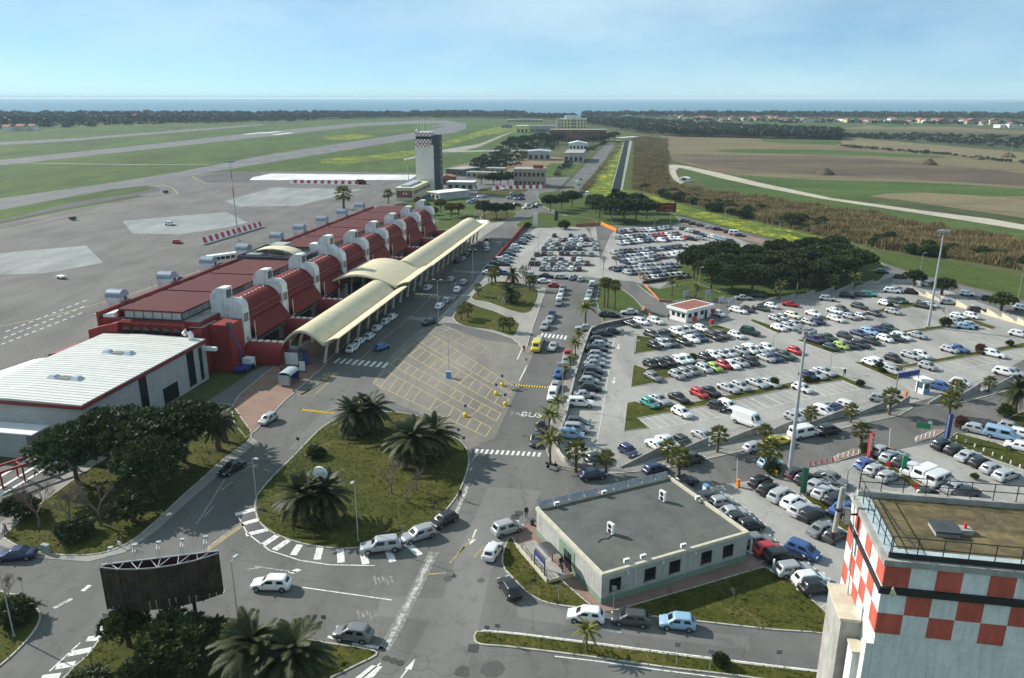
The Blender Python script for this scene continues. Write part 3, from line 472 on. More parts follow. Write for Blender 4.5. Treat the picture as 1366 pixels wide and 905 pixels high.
# letters painted on the road
def road_text(txt, px, bearing, size, mat='line_white_worn', sy=1.6):
    cu = bpy.data.curves.new('letters', 'FONT'); cu.body = txt; cu.size = size; cu.align_x = 'CENTER'; cu.align_y = 'CENTER'; ob = bpy.data.objects.new('letters', cu); COL.objects.link(ob)
    me = bpy.data.meshes.new_from_object(ob.evaluated_get(bpy.context.evaluated_depsgraph_get())); bpy.data.objects.remove(ob); me.materials.clear(); me.materials.append(MATS[mat]); p = G(*px)
    o = link('painted_letters', me, ROAD, (p.x, p.y, .037), -R(bearing)); o.scale = (1, sy, 1); return o
road_text('BUS', (709, 554), 12, 2.2, 'line_white', 1.3); road_text('TAXI', (693, 553), 12, 1.6, 'line_white_worn', 1.2)
road_text('BUS', (441, 500), 150, 1.7, 'line_yellow', 1.5); road_text('BUS', (428, 506), 150, 1.5, 'line_yellow', 1.5)
for cx_, cy__ in ((511, 775), (489, 821)):                    # worn remains of paint, no longer readable
    for k in range(5): bar((cx_ - 12 + k * 5.5, cy__ - 6 + (k % 2) * 2), (cx_ - 9 + k * 5.5, cy__ + 6 - (k % 3) * 2), .28, 'line_ghost', .036, 'worn_marking')
for px_, br_ in (((825, 463), 190), ((819, 508), 190), ((1119, 491), 110), ((631, 717), 190)):
    p = G(*px_); c, s = math.cos(-R(br_)), math.sin(-R(br_)); T = lambda x, y: (p.x + c * x - s * y, p.y + s * x + c * y)
    mark([T(-.12, -1.8), T(.12, -1.8), T(.12, .5), T(.5, .5), T(0, 1.8), T(-.5, .5), T(-.12, .5)], 'line_park', 'arrow')
# stall lines of the car parks
def stalls(a, b_, n, length, bearing, back=True, side=1, mat='line_park'):
    A, B = G(*a).xy, G(*b_).xy; d = (B - A) / n; v = Vector((math.sin(R(bearing)), math.cos(R(bearing)))) * length * side
    for k in range(n + 1): bar(tuple(A + d * k), tuple(A + d * k + v), .1, mat, .042, 'stall_line', True)
    if back: bar(tuple(A + v), tuple(B + v), .1, mat, .0445, 'stall_line', True)
stalls((851, 558.5), (1020, 528), 17, 4.9, 158); stalls((1000, 531), (1123, 509), 13, 4.6, 158); stalls((1212, 491), (1366, 465), 15, 4.6, 165)
stalls((1075, 458), (1200, 449), 0, 0, 0) if 0 else None
stalls((1150, 478), (1366, 443), 16, 4.6, 158, False); stalls((880, 540), (1060, 505), 16, 4.4, -20, False); stalls((752, 601), (792, 445), 20, 4.9, 98, True)
stalls((1010, 752), (1100, 830), 6, 5, 60, False); stalls((890, 590), (1010, 570), 10, 4.5, 150, False); stalls((1075, 560), (1185, 535), 9, 4.5, 150, False)
bar((741, 603), (786, 598), .25, 'line_yellow', .046); bar((775, 598), (782, 594), .25, 'line_yellow', .046)
for a, b_ in [((862, 380), (905, 424)), ((872, 383), (897, 404))]: bar(a, b_, .12, 'line_park', .034)
for px_, rr in (((658, 893), 1.2), ((617, 896), .8), ((598, 772), .6), ((641, 775), .5), ((700, 582), .5)):
    c = G(*px_).xy; mark([(c.x + rr * math.cos(a * .7) * random.uniform(.7, 1.1), c.y + rr * 1.2 * math.sin(a * .7) * random.uniform(.7, 1.1)) for a in range(9)], 'asphalt_dark', 'tar_patch', .034)
for px_ in ((631, 865), (692, 685), (687, 690)):
    c = G(*px_).xy; mark([(c.x - .55, c.y - .6), (c.x + .5, c.y - .7), (c.x + .6, c.y + .5), (c.x - .45, c.y + .6)], 'manhole', 'drain_grate', .039)
for k in range(3):
    c = G(515 + k * 9.5, 879 + k * 3).xy; mark([(c.x + .42 * math.cos(a * math.pi / 6), c.y + .42 * math.sin(a * math.pi / 6)) for a in range(12)], 'manhole', 'manhole_cover', .039)
# ================================================================== TERMINAL (local x = towards the street, y = along the front, bearing 10)
def axis(v, u, z=0., b=10.):
    s, c = math.sin(R(b)), math.cos(R(b)); return Vector((v * c + u * s, -v * s + u * c, z))
TV, TU = -93.0, 210.0
term = thing('terminal_building', 'long dark red airport terminal with white rounded stair towers and red metal roofs', 'terminal', axis(TV, TU), 10)
def tb(x0, x1, y0, y1, z0, z1): return MB().box(x0 - TV, x1 - TV, y0 - TU, y1 - TU, z0, z1)
def shift(prof): return [(p[0] - TV, p[1]) for p in prof]
def arc(cx, cz, r, a0, a1, n=8): return [(cx + r * math.cos(R(a0 + (a1 - a0) * i / n)), cz + r * math.sin(R(a0 + (a1 - a0) * i / n))) for i in range(n + 1)]
part('wall', tb(-106, -84.5, 131.5, 290, 0, 10.4), 'red_wall', term); part('flat_roof', tb(-105.6, -84.9, 131.9, 289.6, 10.402, 10.55), 'concrete', term)
part('parapet', tb(-106.6, -106.0, 131.2, 290.3, 0, 11.7), 'red_dark', term); part('parapet', tb(-102.2, -101.8, 131.6, 290, 10.55, 12.0), 'red_dark', term)
roof_bays = [(131, 146.4), (147.2, 163.6), (164.4, 180.6)] + [(199.4 + 17.3 * k, 215.9 + 17.3 * k) for k in range(5)]
rb = None
for a, c in roof_bays:
    body = part('roof_lantern', tb(-100.6, -88.2, a + .5, c - .5, 10.55, 12.28), 'dark_panel', term)
    for k in range(6):                                       # clerestory panels, street side and the two ends
        y0 = a + .7 + k * (c - a - 1.4) / 6; part('pane', tb(-88.22, -88.1, y0 + .1, y0 + (c - a - 1.4) / 6 - .1, 10.9, 12.15), 'grey_metal', body)
        x0 = -100.4 + k * 2.03; part('pane', tb(x0 + .1, x0 + 1.93, a + .38, a + .52, 10.85, 12.15), 'grey_metal', body)
    part('roof', tb(-101.4, -87.6, a, c, 12.28, 12.62), 'roof_red', term)
    for k in range(3):
        y0 = a + .9 + k * (c - a) / 3; sk = part('skylight', MB().add([(-105.7 - TV, y0 - TU, 11.0), (-103.1 - TV, y0 - TU, 11.5), (-103.1 - TV, y0 + 3.6 - TU, 11.5), (-105.7 - TV, y0 + 3.6 - TU, 11.0), (-105.7 - TV, y0 - TU, 10.55), (-103.1 - TV, y0 - TU, 10.55), (-103.1 - TV, y0 + 3.6 - TU, 10.55), (-105.7 - TV, y0 + 3.6 - TU, 10.55)], [(0, 1, 2, 3), (0, 4, 5, 1), (1, 5, 6, 2), (2, 6, 7, 3), (3, 7, 4, 0)]), 'white_paint', term)
# south end: portholes in a red frame
fr = part('end_facade', tb(-100.8, -87.2, 130.4, 131.5, 0, 10.55), 'red_wall', term)
for k in range(6):
    x = -99.6 + k * 2.14; part('panel', tb(x - .98, x + .98, 130.28, 130.4, 7.2, 10.0), 'red_barrel', fr)
    w_ = part('porthole', MB().tube((x - TV, 130.15 - TU, 8.6), (x - TV, 130.3 - TU, 8.6), .82, n=20), 'glass_dark', fr)
part('ledge', tb(-101, -87, 130.0, 130.4, 10.1, 10.4), 'red_dark', fr)
part('downpipe', MB().tube((-86.8 - TV, 130.0 - TU, .2), (-86.8 - TV, 130.0 - TU, 9.6), .16), 'cream_paint', term)
# curved red end walls beside the first stair tower
part('curved_wall', MB().extrude(shift([(-87.2, 0), (-87.2, 8.6)] + [(-87.2 + 3.4 * i / 8, 8.6 + .9 * math.sin(i / 8 * math.pi / 2)) for i in range(1, 9)] + [(-83.8, 0)]), 130.6 - TU, 136.6 - TU), 'red_wall', term, 40)
part('end_block', tb(-83.6, -79.4, 133.0, 138, 0, 9.7), 'red_wall', term); part('end_roof', tb(-86.9, -83.9, 131, 136.4, 9.52, 9.62), 'concrete', term)
# barrel towers on the apron side
for k in range(9):
    u = 140.6 + 17.7 * k
    if k == 4: u += 2
    tw = part('apron_tower', tb(-110.2, -107, u - 1.5, u + 1.5, 0, 12.5), 'white_render', term)
    part('barrel_cap', MB().extrude([(math.cos(R(a)) * 1.56, 12.5 + math.sin(R(a)) * 1.5) for a in range(0, 181, 15)], 0, 3.4), 'cap_metal', tw, 40)
    cap = tw.children[0]; cap.data.transform(Matrix.Translation((-110.3 - TV, u - TU, 0)) @ Matrix.Rotation(R(-90), 4, 'Z'))
    part('door', tb(-107, -106.94, u - .1, u + .8, 11.75, 13.3), 'dark_panel', tw); part('rail', MB().tube((-112 - TV, u - 1 - TU, 9), (-112 - TV, u - 1 - TU, 12.2), .05), 'grey_metal', tw)
    part('deck', tb(-113.2, -110.8, u - 1.8, u + 1.8, 8.6, 8.9), 'white_render', tw)
# white stair towers on the street side
pod = [(-86.4, 0), (-86.4, 13.0)] + arc(-84.1, 13.3, 2.3, 180, 95, 8) + [(-82.9, 15.6), (-82.9, 13.25), (-81.3, 13.2)] + arc(-81.3, 11.6, 1.65, 90, 0, 8) + [(-79.65, 0)]
US = [140.2 + 17.75 * k for k in range(9)]
for k, u in enumerate(US):
    pr = [(p[0], p[1] + (1.6 if k == 3 and p[1] > 12 and p[0] < -82.5 else 0)) for p in pod]
    tw = part('stair_tower', MB().extrude(shift(pr), u - 1.3 - TU, u + 1.3 - TU), 'white_render', term, 35)
    part('louvre', tb(-82.9, -82.84, u - .95, u + .95, 13.5, 15.1 + (1.4 if k == 3 else 0)), 'dark_panel', tw); wn = part('window', tb(-79.68, -79.58, u - .95, u + .95, 8.6, 10.3), 'concrete_dark', tw)
    for j in range(3): part('window_bar', tb(-79.6, -79.55, u - .8 + j * .7, u - .55 + j * .7, 8.75, 10.15), 'grey_metal', wn)
    part('vent', tb(-79.66, -79.6, u - .5, u + .1, 4.6, 5.3), 'concrete_dark', tw); part('joint', tb(-83.6, -83.5, u - 1.32, u - 1.29, .2, 15.2), 'grey_render', tw)
    if k < 8:
        a, c = u + 1.32, US[k + 1] - 1.32
        pf = [(-86, 10.56), (-86, 11.9), (-84.9, 12.2)] + arc(-83.5, 8.9, 3.3, 98, 8, 12) + [(-80.5, 9.0), (-80.15, 9.2), (-80.0, 8.7), (-80.5, 8.3), (-80.0, 8.0), (-77.9, 5.3), (-77.9, 5.1), (-81.2, 7.9), (-82.4, 10.2)]
        md = part('barrel_roof', MB().extrude(shift(pf), a - TU, c - TU), 'red_barrel', term, 30)
        for j in range(3): part('roof_ledge', MB().extrude(shift([(-81.0 - j * .05, 10.2 - j * .62), (-79.95, 10.3 - j * .62), (-79.95, 10.02 - j * .62), (-81.0, 9.9 - j * .62)]), a + .02 - TU, c - .02 - TU), 'red_dark', md)
        for j in range(9): part('skylight_dot', tb(-83.6, -83.25, a + .8 + j * 1.6, a + 1.25 + j * 1.6, 12.15, 12.25), 'white_paint', md)
        rc = part('recess_glazing', tb(-81.6, -81.4, a, c, .15, 8.2), 'glass_dark', term)
        for j in range(8): part('mullion', tb(-81.4, -81.28, a + .9 + j * 1.8, a + 1.02 + j * 1.8, .15, 7.9), 'dark_metal', rc)
        part('transom', tb(-81.39, -81.26, a + .05, c - .05, 3.4, 3.6), 'dark_metal', rc)
        for j in range(6): part('roof_light', tb(-80.4, -79.9, a + 1 + j * 2.2, a + 2.4 + j * 2.2, 3.9, 4.05), 'white_paint', rc)
        part('lower_roof', tb(-81.2, -79.0, a + .1, c - .1, 3.6, 3.85), 'concrete_dark', term)
    if k != 3:                                                # red covered way from the tower to the canopy
        wy = part('covered_way', MB().extrude([(p[0] + u - TU, p[1]) for p in [(-2.2, .1), (-2.2, 2.6)] + arc(-.2, 2.4, 2.0, 170, 90, 6) + [(1.6, 4.4), (1.6, .1)]], 0, 8.0), 'red_wall', term, 40)
        wy.data.transform(Matrix.Translation((-79.6 - TV, 0, 0)) @ Matrix(((0, 1, 0, 0), (1, 0, 0, 0), (0, 0, 1, 0), (0, 0, 0, 1)))); wy.data.flip_normals()
        for j in range(5): part('skylight', tb(-79.0 + j * 1.5, -78.1 + j * 1.5, u - .3, u + .5, 4.4, 4.62), 'white_paint', wy)
        part('drain_pole', MB().tube((-78.6 - TV, u + 1.3 - TU, .1), (-78.6 - TV, u + 1.3 - TU, 8.4), .09), 'cream_paint', term)
# central block between the two roof ranges
cb = part('plant_block', tb(-104, -87, 181.6, 198.2, 10.55, 11.6), 'dark_panel', term)
part('plant_wall', tb(-104, -87.4, 181.7, 182.2, 11.6, 13.2), 'dark_panel', cb); part('plant_wall', tb(-104, -103.4, 182.2, 198, 11.6, 13.4), 'dark_panel', cb); part('plant_wall', tb(-87.9, -87.4, 182.2, 198, 11.6, 12.8), 'dark_panel', cb)
part('curved_hood', MB().extrude(shift(strip([(-97 + 8 * math.cos(R(a)) * .9, 11.7 + 2.6 * math.sin(R(a))) for a in range(0, 181, 18)], .3)), 187 - TU, 192 - TU), 'cream_wall', cb, 40)
part('plant_hut', tb(-100.5, -96.5, 193, 197.4, 11.6, 14.2), 'grey_clad', cb); part('plant_hut', tb(-103, -99, 184, 187.5, 11.6, 13.2), 'grey_metal', cb)
part('white_annex', tb(-90.5, -86.6, 196.0, 199.0, 10.55, 14.2), 'white_render', term)
for k in range(4): part('air_unit', tb(-86.2, -85.0, 182.5 + k * 2.4, 184.1 + k * 2.4, 10.6, 12.0), 'grey_metal', term)
# terrace at the south-west corner
part('terrace_wall', MB().extrude(shift([(-113, 0), (-113, 4.0), (-112.4, 4.9), (-111, 5.2), (-101, 5.2), (-101, 0)]), 124 - TU, 131.2 - TU), 'red_dark', term, 30)
part('stair_wall', MB().extrude(shift([(-107.5, 5), (-107.5, 8.4), (-105, 9.2), (-101, 10.2), (-101, 5)]), 129.4 - TU, 131.4 - TU), 'red_wall', term)
for k in range(4): part('roof_dome', MB().path([(-106.5 + k * 1.3 - TV, 126 + (k % 2) - TU, 5.2), (-106.5 + k * 1.3 - TV, 126 + (k % 2) - TU, 5.7), (-106.5 + k * 1.3 - TV, 126 + (k % 2) - TU, 5.9)], [.6, .5, .1], 10), 'white_paint', term)
# ------------------------------------------------------------------ cream vaulted canopy along the drop-off road
cano = thing('arrivals_canopy', 'long cream vaulted canopy on tapered columns along the terminal drop off road', 'canopy', axis(-66, 210), 10)
def cprof(n=14, left=-71.3, zl=4.9, crest=7.9, val=-62.6, zv=5.35):
    return [(left + (val - left) * i / n + 66, zl + (zv - zl) * i / n + (crest - (zl + zv) / 2) * math.sin(math.pi * (i / n) ** .9)) for i in range(n + 1)]
def aprof(z0=5.5, n=7, x1=-59.2, dz=1.15): return [(-62.4 + 66 + (x1 + 62.4) * i / n, z0 + dz * math.sin(i / n * math.pi / 2 * 1.05)) for i in range(n + 1)]
def vault(u0, u1, pr, ap, nm='vault'):
    part(nm, MB().extrude(strip(pr, .22), u0 - 210, u1 - 210), 'cream_roof', cano, 40); part('awning', MB().extrude(strip(ap, .2), u0 - 210, u1 - 210), 'cream_roof', cano, 40)
    part('gutter', MB().box(-62.75 + 66, -62.2 + 66, u0 + .02 - 210, u1 - .02 - 210, pr[-1][1] - .5, pr[-1][1] - .1), 'cream_paint', cano)
    for uu in (u0 - .03, u1 - .22): part('end_arch', MB().extrude(strip([(p[0], p[1] - .02) for p in pr], .5), uu - 210, uu + .25 - 210), 'cream_paint', cano, 40)
vault(138.2, 183.4, cprof(), aprof()); vault(205.6, 288.5, cprof(crest=8.5, zl=5.4, zv=5.9), aprof(6.0))
vault(183.9, 205.4, cprof(left=-79.8, zl=7.0, crest=9.0, zv=6.4), aprof(6.5, x1=-58.9), 'wing_vault')
for k in range(24):
    u = 142 + 6.25 * k; zt = 5.2 if u < 184 else 5.8
    part('column', MB().path([(-64.2 + 66, u - 210, .05), (-63.9 + 66, u - 210, 1.6), (-63.1 + 66, u - 210, zt)], [.42, .33, .2], 8), 'cream_paint', cano, 50)
    part('strut', MB().tube((-63.4 + 66, u - 210, 3.6), (-60.2 + 66, u - 210, zt + 1.1), .1, n=6), 'cream_paint', cano); part('column', MB().path([(-72.4 + 66, u - 210, .05), (-72.2 + 66, u - 210, 2.4), (-70.9 + 66, u - 210, zt - .05)], [.45, .36, .22], 8), 'cream_paint', cano, 50)
    part('strut', MB().tube((-72 + 66, u - 210, 3.0), (-68.8 + 66, u - 210, zt + 1.8), .09, n=6), 'cream_paint', cano)
for u in (186, 195, 203.5): part('column', MB().path([(-79 + 66, u - 210, .05), (-78.4 + 66, u - 210, 6.9)], [.3, .22], 8), 'cream_paint', cano, 50)
part('end_screen', MB().box(-73.4 + 66, -68.8 + 66, 139.4 - 210, 139.6 - 210, .1, 2.6), 'white_paint', cano); part('ticket_kiosk', MB().box(-72.2 + 66, -69.5 + 66, 141 - 210, 143.2 - 210, .1, 2.8), 'grey_metal', cano)
part('end_flat_roof', MB().box(-71.5 + 66, -61.5 + 66, 288.8 - 210, 297 - 210, 6.0, 6.4), 'white_paint', cano)
# ------------------------------------------------------------------ white-roofed shed
shed = thing('cargo_shed', 'grey clad shed with white ribbed metal roof and red fascia beside the terminal', 'shed', axis(-93, 110), 10)
def sb(x0, x1, y0, y1, z0, z1): return MB().box(x0 + 93, x1 + 93, y0 - 110, y1 - 110, z0, z1)
part('wall', sb(-103.5, -82.4, 95.2, 129, 0, 7.4), 'grey_clad', shed); part('fascia', sb(-104, -82, 94.8, 129.3, 7.4, 7.95), 'red_dark', shed)
rfs = part('roof', MB().extrude([(-10.8, 7.96), (-10.8, 8.1), (-2, 8.35), (10.75, 8.1), (10.75, 7.96)], 95 - 110, 129.1 - 110), 'white_sheet', shed)
rib = MB().extrude([(-10.7, 8.09), (-10.7, 8.16), (-2, 8.41), (10.7, 8.16), (10.7, 8.09), (-2, 8.34)], -.05, .05).mesh('roof_seam', 'white_sheet')
for k in range(34): link('roof_seam', rib, rfs, (0, 95.6 - 110 + k * 1.0, 0))
for y, h0 in ((104.5, 8.3), (117.8, 8.3)):
    for x in (-94.6, -90.4): part('roof_dome', MB().add([(x + 93 - .9, y - .9 - 110, h0 - .1), (x + 93 + .9, y - .9 - 110, h0 - .1), (x + 93 + .9, y + .9 - 110, h0 - .1), (x + 93 - .9, y + .9 - 110, h0 - .1), (x + 93 - .45, y - .4 - 110, h0 + .5), (x + 93 + .45, y - .4 - 110, h0 + .5), (x + 93 + .45, y + .4 - 110, h0 + .5), (x + 93 - .45, y + .4 - 110, h0 + .5)], [(4, 5, 6, 7), (0, 1, 5, 4), (1, 2, 6, 5), (2, 3, 7, 6), (3, 0, 4, 7)]), 'pale_metal', shed)
    for k in range(5): part('roof_grille', sb(-93.4 + k * .42, -93.2 + k * .42, y - .8, y + .8, 8.2, 8.5), 'concrete', shed)
for y0, y1, z0, z1 in ((96.5, 98.5, 1, 6.6), (108.6, 110.6, .6, 7.2), (114.6, 119, .2, 3.2), (122.6, 124.8, .6, 7.2), (126.5, 127.5, .6, 7.0)): part('window', sb(-82.42, -82.34, y0, y1, z0, z1), 'glass_dark', shed)
part('wall_band', sb(-103.4, -82.5, 95.1, 95.18, 3.6, 4.1), 'white_paint', shed); part('vent_pipe', MB().path([(-84.6 + 93, 128.2 - 110, 8.1), (-84.6 + 93, 128.2 - 110, 9.0), (-84.9 + 93, 128.2 - 110, 9.4), (-85.6 + 93, 128.2 - 110, 9.5), (-86.1 + 93, 128.2 - 110, 9.1)], [.5, .5, .5, .5, .45], 12), 'white_paint', shed, 50)
part('eaves_truss', sb(-83.4, -79.5, 127.6, 128.4, 6.2, 6.9), 'white_paint', shed)
part('lean_to', sb(-111, -90, 92, 95, 0, 4.1), 'grey_clad', shed); part('lean_to_roof', sb(-111.2, -88.5, 91.6, 95.15, 4.1, 4.3), 'white_paint', shed)
hg = thing('white_pavilion', 'small pavilion with white shallow vaulted roof at the apron edge behind the shed', 'pavilion', G(42, 530), 20)
part('wall', MB().box(-5.2, 5.2, -5.5, 5.5, 0, 4.4), 'red_dark', hg); part('roof', MB().extrude([(-5.8, 4.4), (-5.8, 4.6), (-3, 5.3), (0, 5.6), (3, 5.3), (5.8, 4.6), (5.8, 4.4)], -6, 6), 'white_paint', hg, 40)
for px_, lab in (((85, 505), 'clipped dark green hedge between the white pavilion and the red terrace'), ((16, 548), 'clipped dark green hedge at the apron side of the shed')):
    p = G(*px_, 0); tagged(link('hedge', None, None, p), lab, 'hedge')
pergola = thing('red_pergola', 'low red steel frame beside the shed footpath', 'pergola', G(28, 640), 38)
for x in (-1.2, 1.2): part('beam', MB().box(x - .15, x + .15, -6, 6, 2.4, 2.7), 'red_wall', pergola)
for k in range(5):
    part('cross_beam', MB().box(-1.05, 1.05, -5.6 + k * 2.8, -5.4 + k * 2.8, 2.42, 2.62), 'red_wall', pergola)
    for x in (-1.2, 1.2): part('post', MB().box(x - .1, x + .1, -5.6 + k * 2.8, -5.4 + k * 2.8, 0, 2.4), 'red_wall', pergola)
for k, (a, b_) in enumerate((((-5, 640), (60, 600)), ((-5, 655), (75, 606)), ((-5, 665), (80, 615)))): sheet('garden_kerb', [tuple(p) for p in ribbon([a, b_], .5)], .07 + .004 * k, 'white_paint', world=True)
# ------------------------------------------------------------------ office with the grey flat roof
OB = 65.0
off = thing('flat_office', 'single storey grey office with flat grey felt roof and cream coping', 'office', (15.4, 82.0, 0), OB - 90)
# local x = along the front (bearing 65), y = away from the camera (bearing -25)
X0, X1, Y0, Y1, OZ = -9.9, 9.9, -7.4, 8.0, 3.45
part('wall', MB().box(X0, X1, Y0, Y1, .0, OZ), 'office_wall', off); part('plinth', MB().box(X0 - .04, X1 + .04, Y0 - .04, Y1 + .04, 0, .75), 'office_green', off)
part('roof', MB().box(X0 + .2, X1 - .2, Y0 + .2, Y1 - .2, OZ, OZ + .06), 'felt_roof', off)
for nm, q in (('coping', (X0 - .12, X1 + .12, Y0 - .12, Y0 + .25)), ('coping', (X0 - .12, X1 + .12, Y1 - .25, Y1 + .12)), ('coping', (X0 - .12, X0 + .25, Y0 + .25, Y1 - .25)), ('coping', (X1 - .25, X1 + .12, Y0 + .25, Y1 - .25))):
    boxpart(nm, 'coping', off, *q, OZ, OZ + .38)
for x in (-8.2, -3.7, -.4, 4.0, 7.1):
    wn = boxpart('window', 'glass_dark', off, x - .62, x + .62, Y0 - .03, Y0 + .02, 1.25, 2.75); boxpart('frame', 'dark_metal', wn, x - .72, x - .62, Y0 - .07, Y0, 1.2, 2.8); boxpart('frame', 'dark_metal', wn, x + .62, x + .72, Y0 - .07, Y0, 1.2, 2.8)
    boxpart('frame', 'dark_metal', wn, x - .62, x + .62, Y0 - .07, Y0, 2.75, 2.8); boxpart('sill', 'concrete', wn, x - .75, x + .75, Y0 - .12, Y0, 1.12, 1.2)
for x in (-6.8, -2.2, 2.2): boxpart('wall_light', 'white_paint', off, x, x + .2, Y0 - .25, Y0, 3.05, 3.2)
for x in (-5.6, .7): part('conduit', MB().tube((x, Y0 - .05, .8), (x, Y0 - .05, 3.3), .03, n=6), 'white_paint', off)
for x, y, s in ((-6.4, -6.7, 1), (-4.3, -6.8, 1), (1.0, -6.9, 1), (9.3, 1.2, 1), (-7.4, 7.4, 1), (-.6, 7.4, 1)):      # cooling units on the parapet
    u_ = thing('air_unit', 'small white cooling unit mounted on the office roof edge', 'air conditioner', off.matrix_basis @ Vector((x, y, OZ + .39)), OB - 90, 'cooling units on the office parapet')
    u_.scale = (.8, .8, .8); boxpart('case', 'white_paint', u_, -.42, .42, -.18, .18, 0, .55); part('fan_grille', MB().tube((.1, -.2, .28), (.1, -.17, .28), .22, n=14), 'grey_metal', u_); boxpart('side_grille', 'dark_metal', u_, -.40, -.2, -.2, -.18, .06, .5)
for x, y, nm in ((-4.6, -.6, 'beside the covered porch end'), (5.4, 3.2, 'near the hire yard side')):
    u_ = thing('roof_condenser', 'tall white two fan condenser standing on the grey felt roof ' + nm, 'air conditioner', off.matrix_basis @ Vector((x, y, OZ + .06)), OB + 170)
    boxpart('case', 'white_paint', u_, -.46, .46, -.19, .19, .12, 1.42); boxpart('foot', 'dark_metal', u_, -.4, -.3, -.2, .2, 0, .12); boxpart('foot', 'dark_metal', u_, .3, .4, -.2, .2, 0, .12)
    for z in (.45, 1.08): part('fan_grille', MB().tube((0, .19, z), (0, .23, z), .27, n=16), 'dark_metal', u_)
part('roof_pipe', MB().path([(-4.6, -.9, OZ + .1), (-5.4, -1.4, OZ + .12), (-6.2, -1.2, OZ + .1), (-6.9, -1.6, OZ + .1)], .04, 6), 'dark_metal', off)
for k in range(9):                                           # solar panels along the far parapet
    x = X0 + .3 + k * 2.16; part('solar_panel', MB().add([(x, Y1 - .12, OZ + .4), (x + 2.0, Y1 - .12, OZ + .4), (x + 2.0, Y1 + .25, OZ + .98), (x, Y1 + .25, OZ + .98), (x, Y1 - .06, OZ + .38), (x + 2.0, Y1 - .06, OZ + .38), (x + 2.0, Y1 + .31, OZ + .96), (x, Y1 + .31, OZ + .96)], [(0, 1, 2, 3), (7, 6, 5, 4), (0, 4, 5, 1), (3, 2, 6, 7), (0, 3, 7, 4), (1, 5, 6, 2)]), 'grey_metal', off)
# arched porch over the west entrance
pc = part('porch', MB().extrude(strip([(1.15 * math.cos(R(a)) + -1.0, 2.35 + .85 * math.sin(R(a))) for a in range(0, 181, 15)], .06), -2.6, 0), 'dark_panel', off, 50)
pc.data.transform(Matrix.Translation((X0 - 1.35, 1.6, 0))); ptx = X0 - 1.35
for x in (-2.15, .15):
    for y in (-2.55, -.05): part('porch_post', MB().box(ptx + x - .05, ptx + x + .05, 1.6 + y - .05, 1.6 + y + .05, .1, 2.45), 'dark_metal', off)
boxpart('blue_sign', 'sign_blue', off, ptx - 2.2, ptx - 2.13, -.9, 1.5, 2.0, 2.4); boxpart('entrance_arch', 'office_green', off, X0 - .06, X0 + .02, -1.6, 2.0, 0, 2.9); boxpart('door', 'glass_dark', off, X0 - .09, X0 - .06, -.9, .8, .1, 2.3)
boxpart('ramp', 'concrete', off, X0 - 3.4, X0 - 1.0, -1.4, 6.4, 0, .35); boxpart('ramp_wall', 'coping', off, X0 - 3.6, X0 - 3.4, -1.6, 6.4, 0, .62); boxpart('ramp_wall', 'coping', off, X0 - 3.4, X0 - .2, -1.75, -1.6, 0, .5)
for k in range(7): part('rail_post', MB().tube((X0 - 3.5, -1.4 + k * 1.25, .6), (X0 - 3.5, -1.4 + k * 1.25, 1.5), .025, n=6), 'dark_metal', off)
for z in (1.05, 1.5): part('rail', MB().tube((X0 - 3.5, -1.5, z), (X0 - 3.5, 6.3, z), .025, n=6), 'dark_metal', off)
# arched dark shelter beyond the east wall
sh = thing('vaulted_shelter', 'dark vaulted shelter roof against the east wall of the office', 'shelter', off.matrix_basis @ Vector((X1 + 1.25, 4.2, 0)), OB - 90)
part('roof', MB().extrude(strip([(1.0 * math.cos(R(a)), 2.2 + .8 * math.sin(R(a))) for a in range(0, 181, 15)], .06), -2.8, 2.8), 'dark_panel', sh, 50)
for x in (-.95, .95):
    for y in (-2.7, 0, 2.7): part('post', MB().box(x - .04, x + .04, y - .04, y + .04, 0, 2.25), 'dark_metal', sh)
# ------------------------------------------------------------------ chequered tower in the foreground
TB = 10.0
tw = thing('chequered_tower', 'tall white tower with red and white chequered crown and railed flat roof', 'tower', (17.35, 31.25, 0), TB)
# local: x to the right (bearing 100), y away (bearing 10); near left corner at 0,0
TW, TD, TZ = 9.0, 6.3, 31.6
part('shaft', MB().box(.05, TW - .05, .05, TD - .05, 0, 27.4), 'tower_white', tw); part('crown_core', MB().box(.02, TW - .02, .02, TD - .02, 27.4, TZ - .05), 'tower_white', tw)
SQ = 1.12
for r in range(3):
    z1 = TZ - .28 - r * SQ - (.36 if r else 0); z0 = z1 - SQ
    for k in range(8):                                       # front squares
        boxpart('square', 'tower_red' if (k + r) % 2 == 0 else 'tower_white', tw, k * SQ + (.0 if k else -.02), min(TW, (k + 1) * SQ), -.03, .02, z0 + .004, z1 - .004)
    for k in range(6):
        boxpart('square', 'tower_red' if (k + r) % 2 == 0 else 'tower_white', tw, -.03, .02, .0 + k * 1.05 + .02, (k + 1) * 1.05, z0 + .004, z1 - .004)
for r in range(3, 5):
    z1 = TZ - .64 - r * SQ
    for k in range(r - 1, 6): boxpart('square', 'tower_red' if (k + r) % 2 == 0 else 'tower_white', tw, -.03, .02, k * 1.05 + .02, (k + 1) * 1.05, z1 - SQ + .004, z1 - .004)
part('band', MB().box(-.16, TW, -.16, -.03, TZ - 1.76, TZ - 1.42), 'dark_metal', tw); part('band', MB().box(-.16, -.03, -.03, TD, TZ - 1.70, TZ - 1.54), 'dark_metal', tw)
part('band_bracket', MB().add([(.3, -.2, TZ - 1.72), (.62, -.2, TZ - 1.72), (.42, -.2, TZ - 1.3), (.3, -.16, TZ - 1.72), (.62, -.16, TZ - 1.72), (.42, -.16, TZ - 1.3)], [(0, 1, 2), (5, 4, 3), (0, 3, 4, 1), (1, 4, 5, 2), (2, 5, 3, 0)]), 'cream_wall', tw)
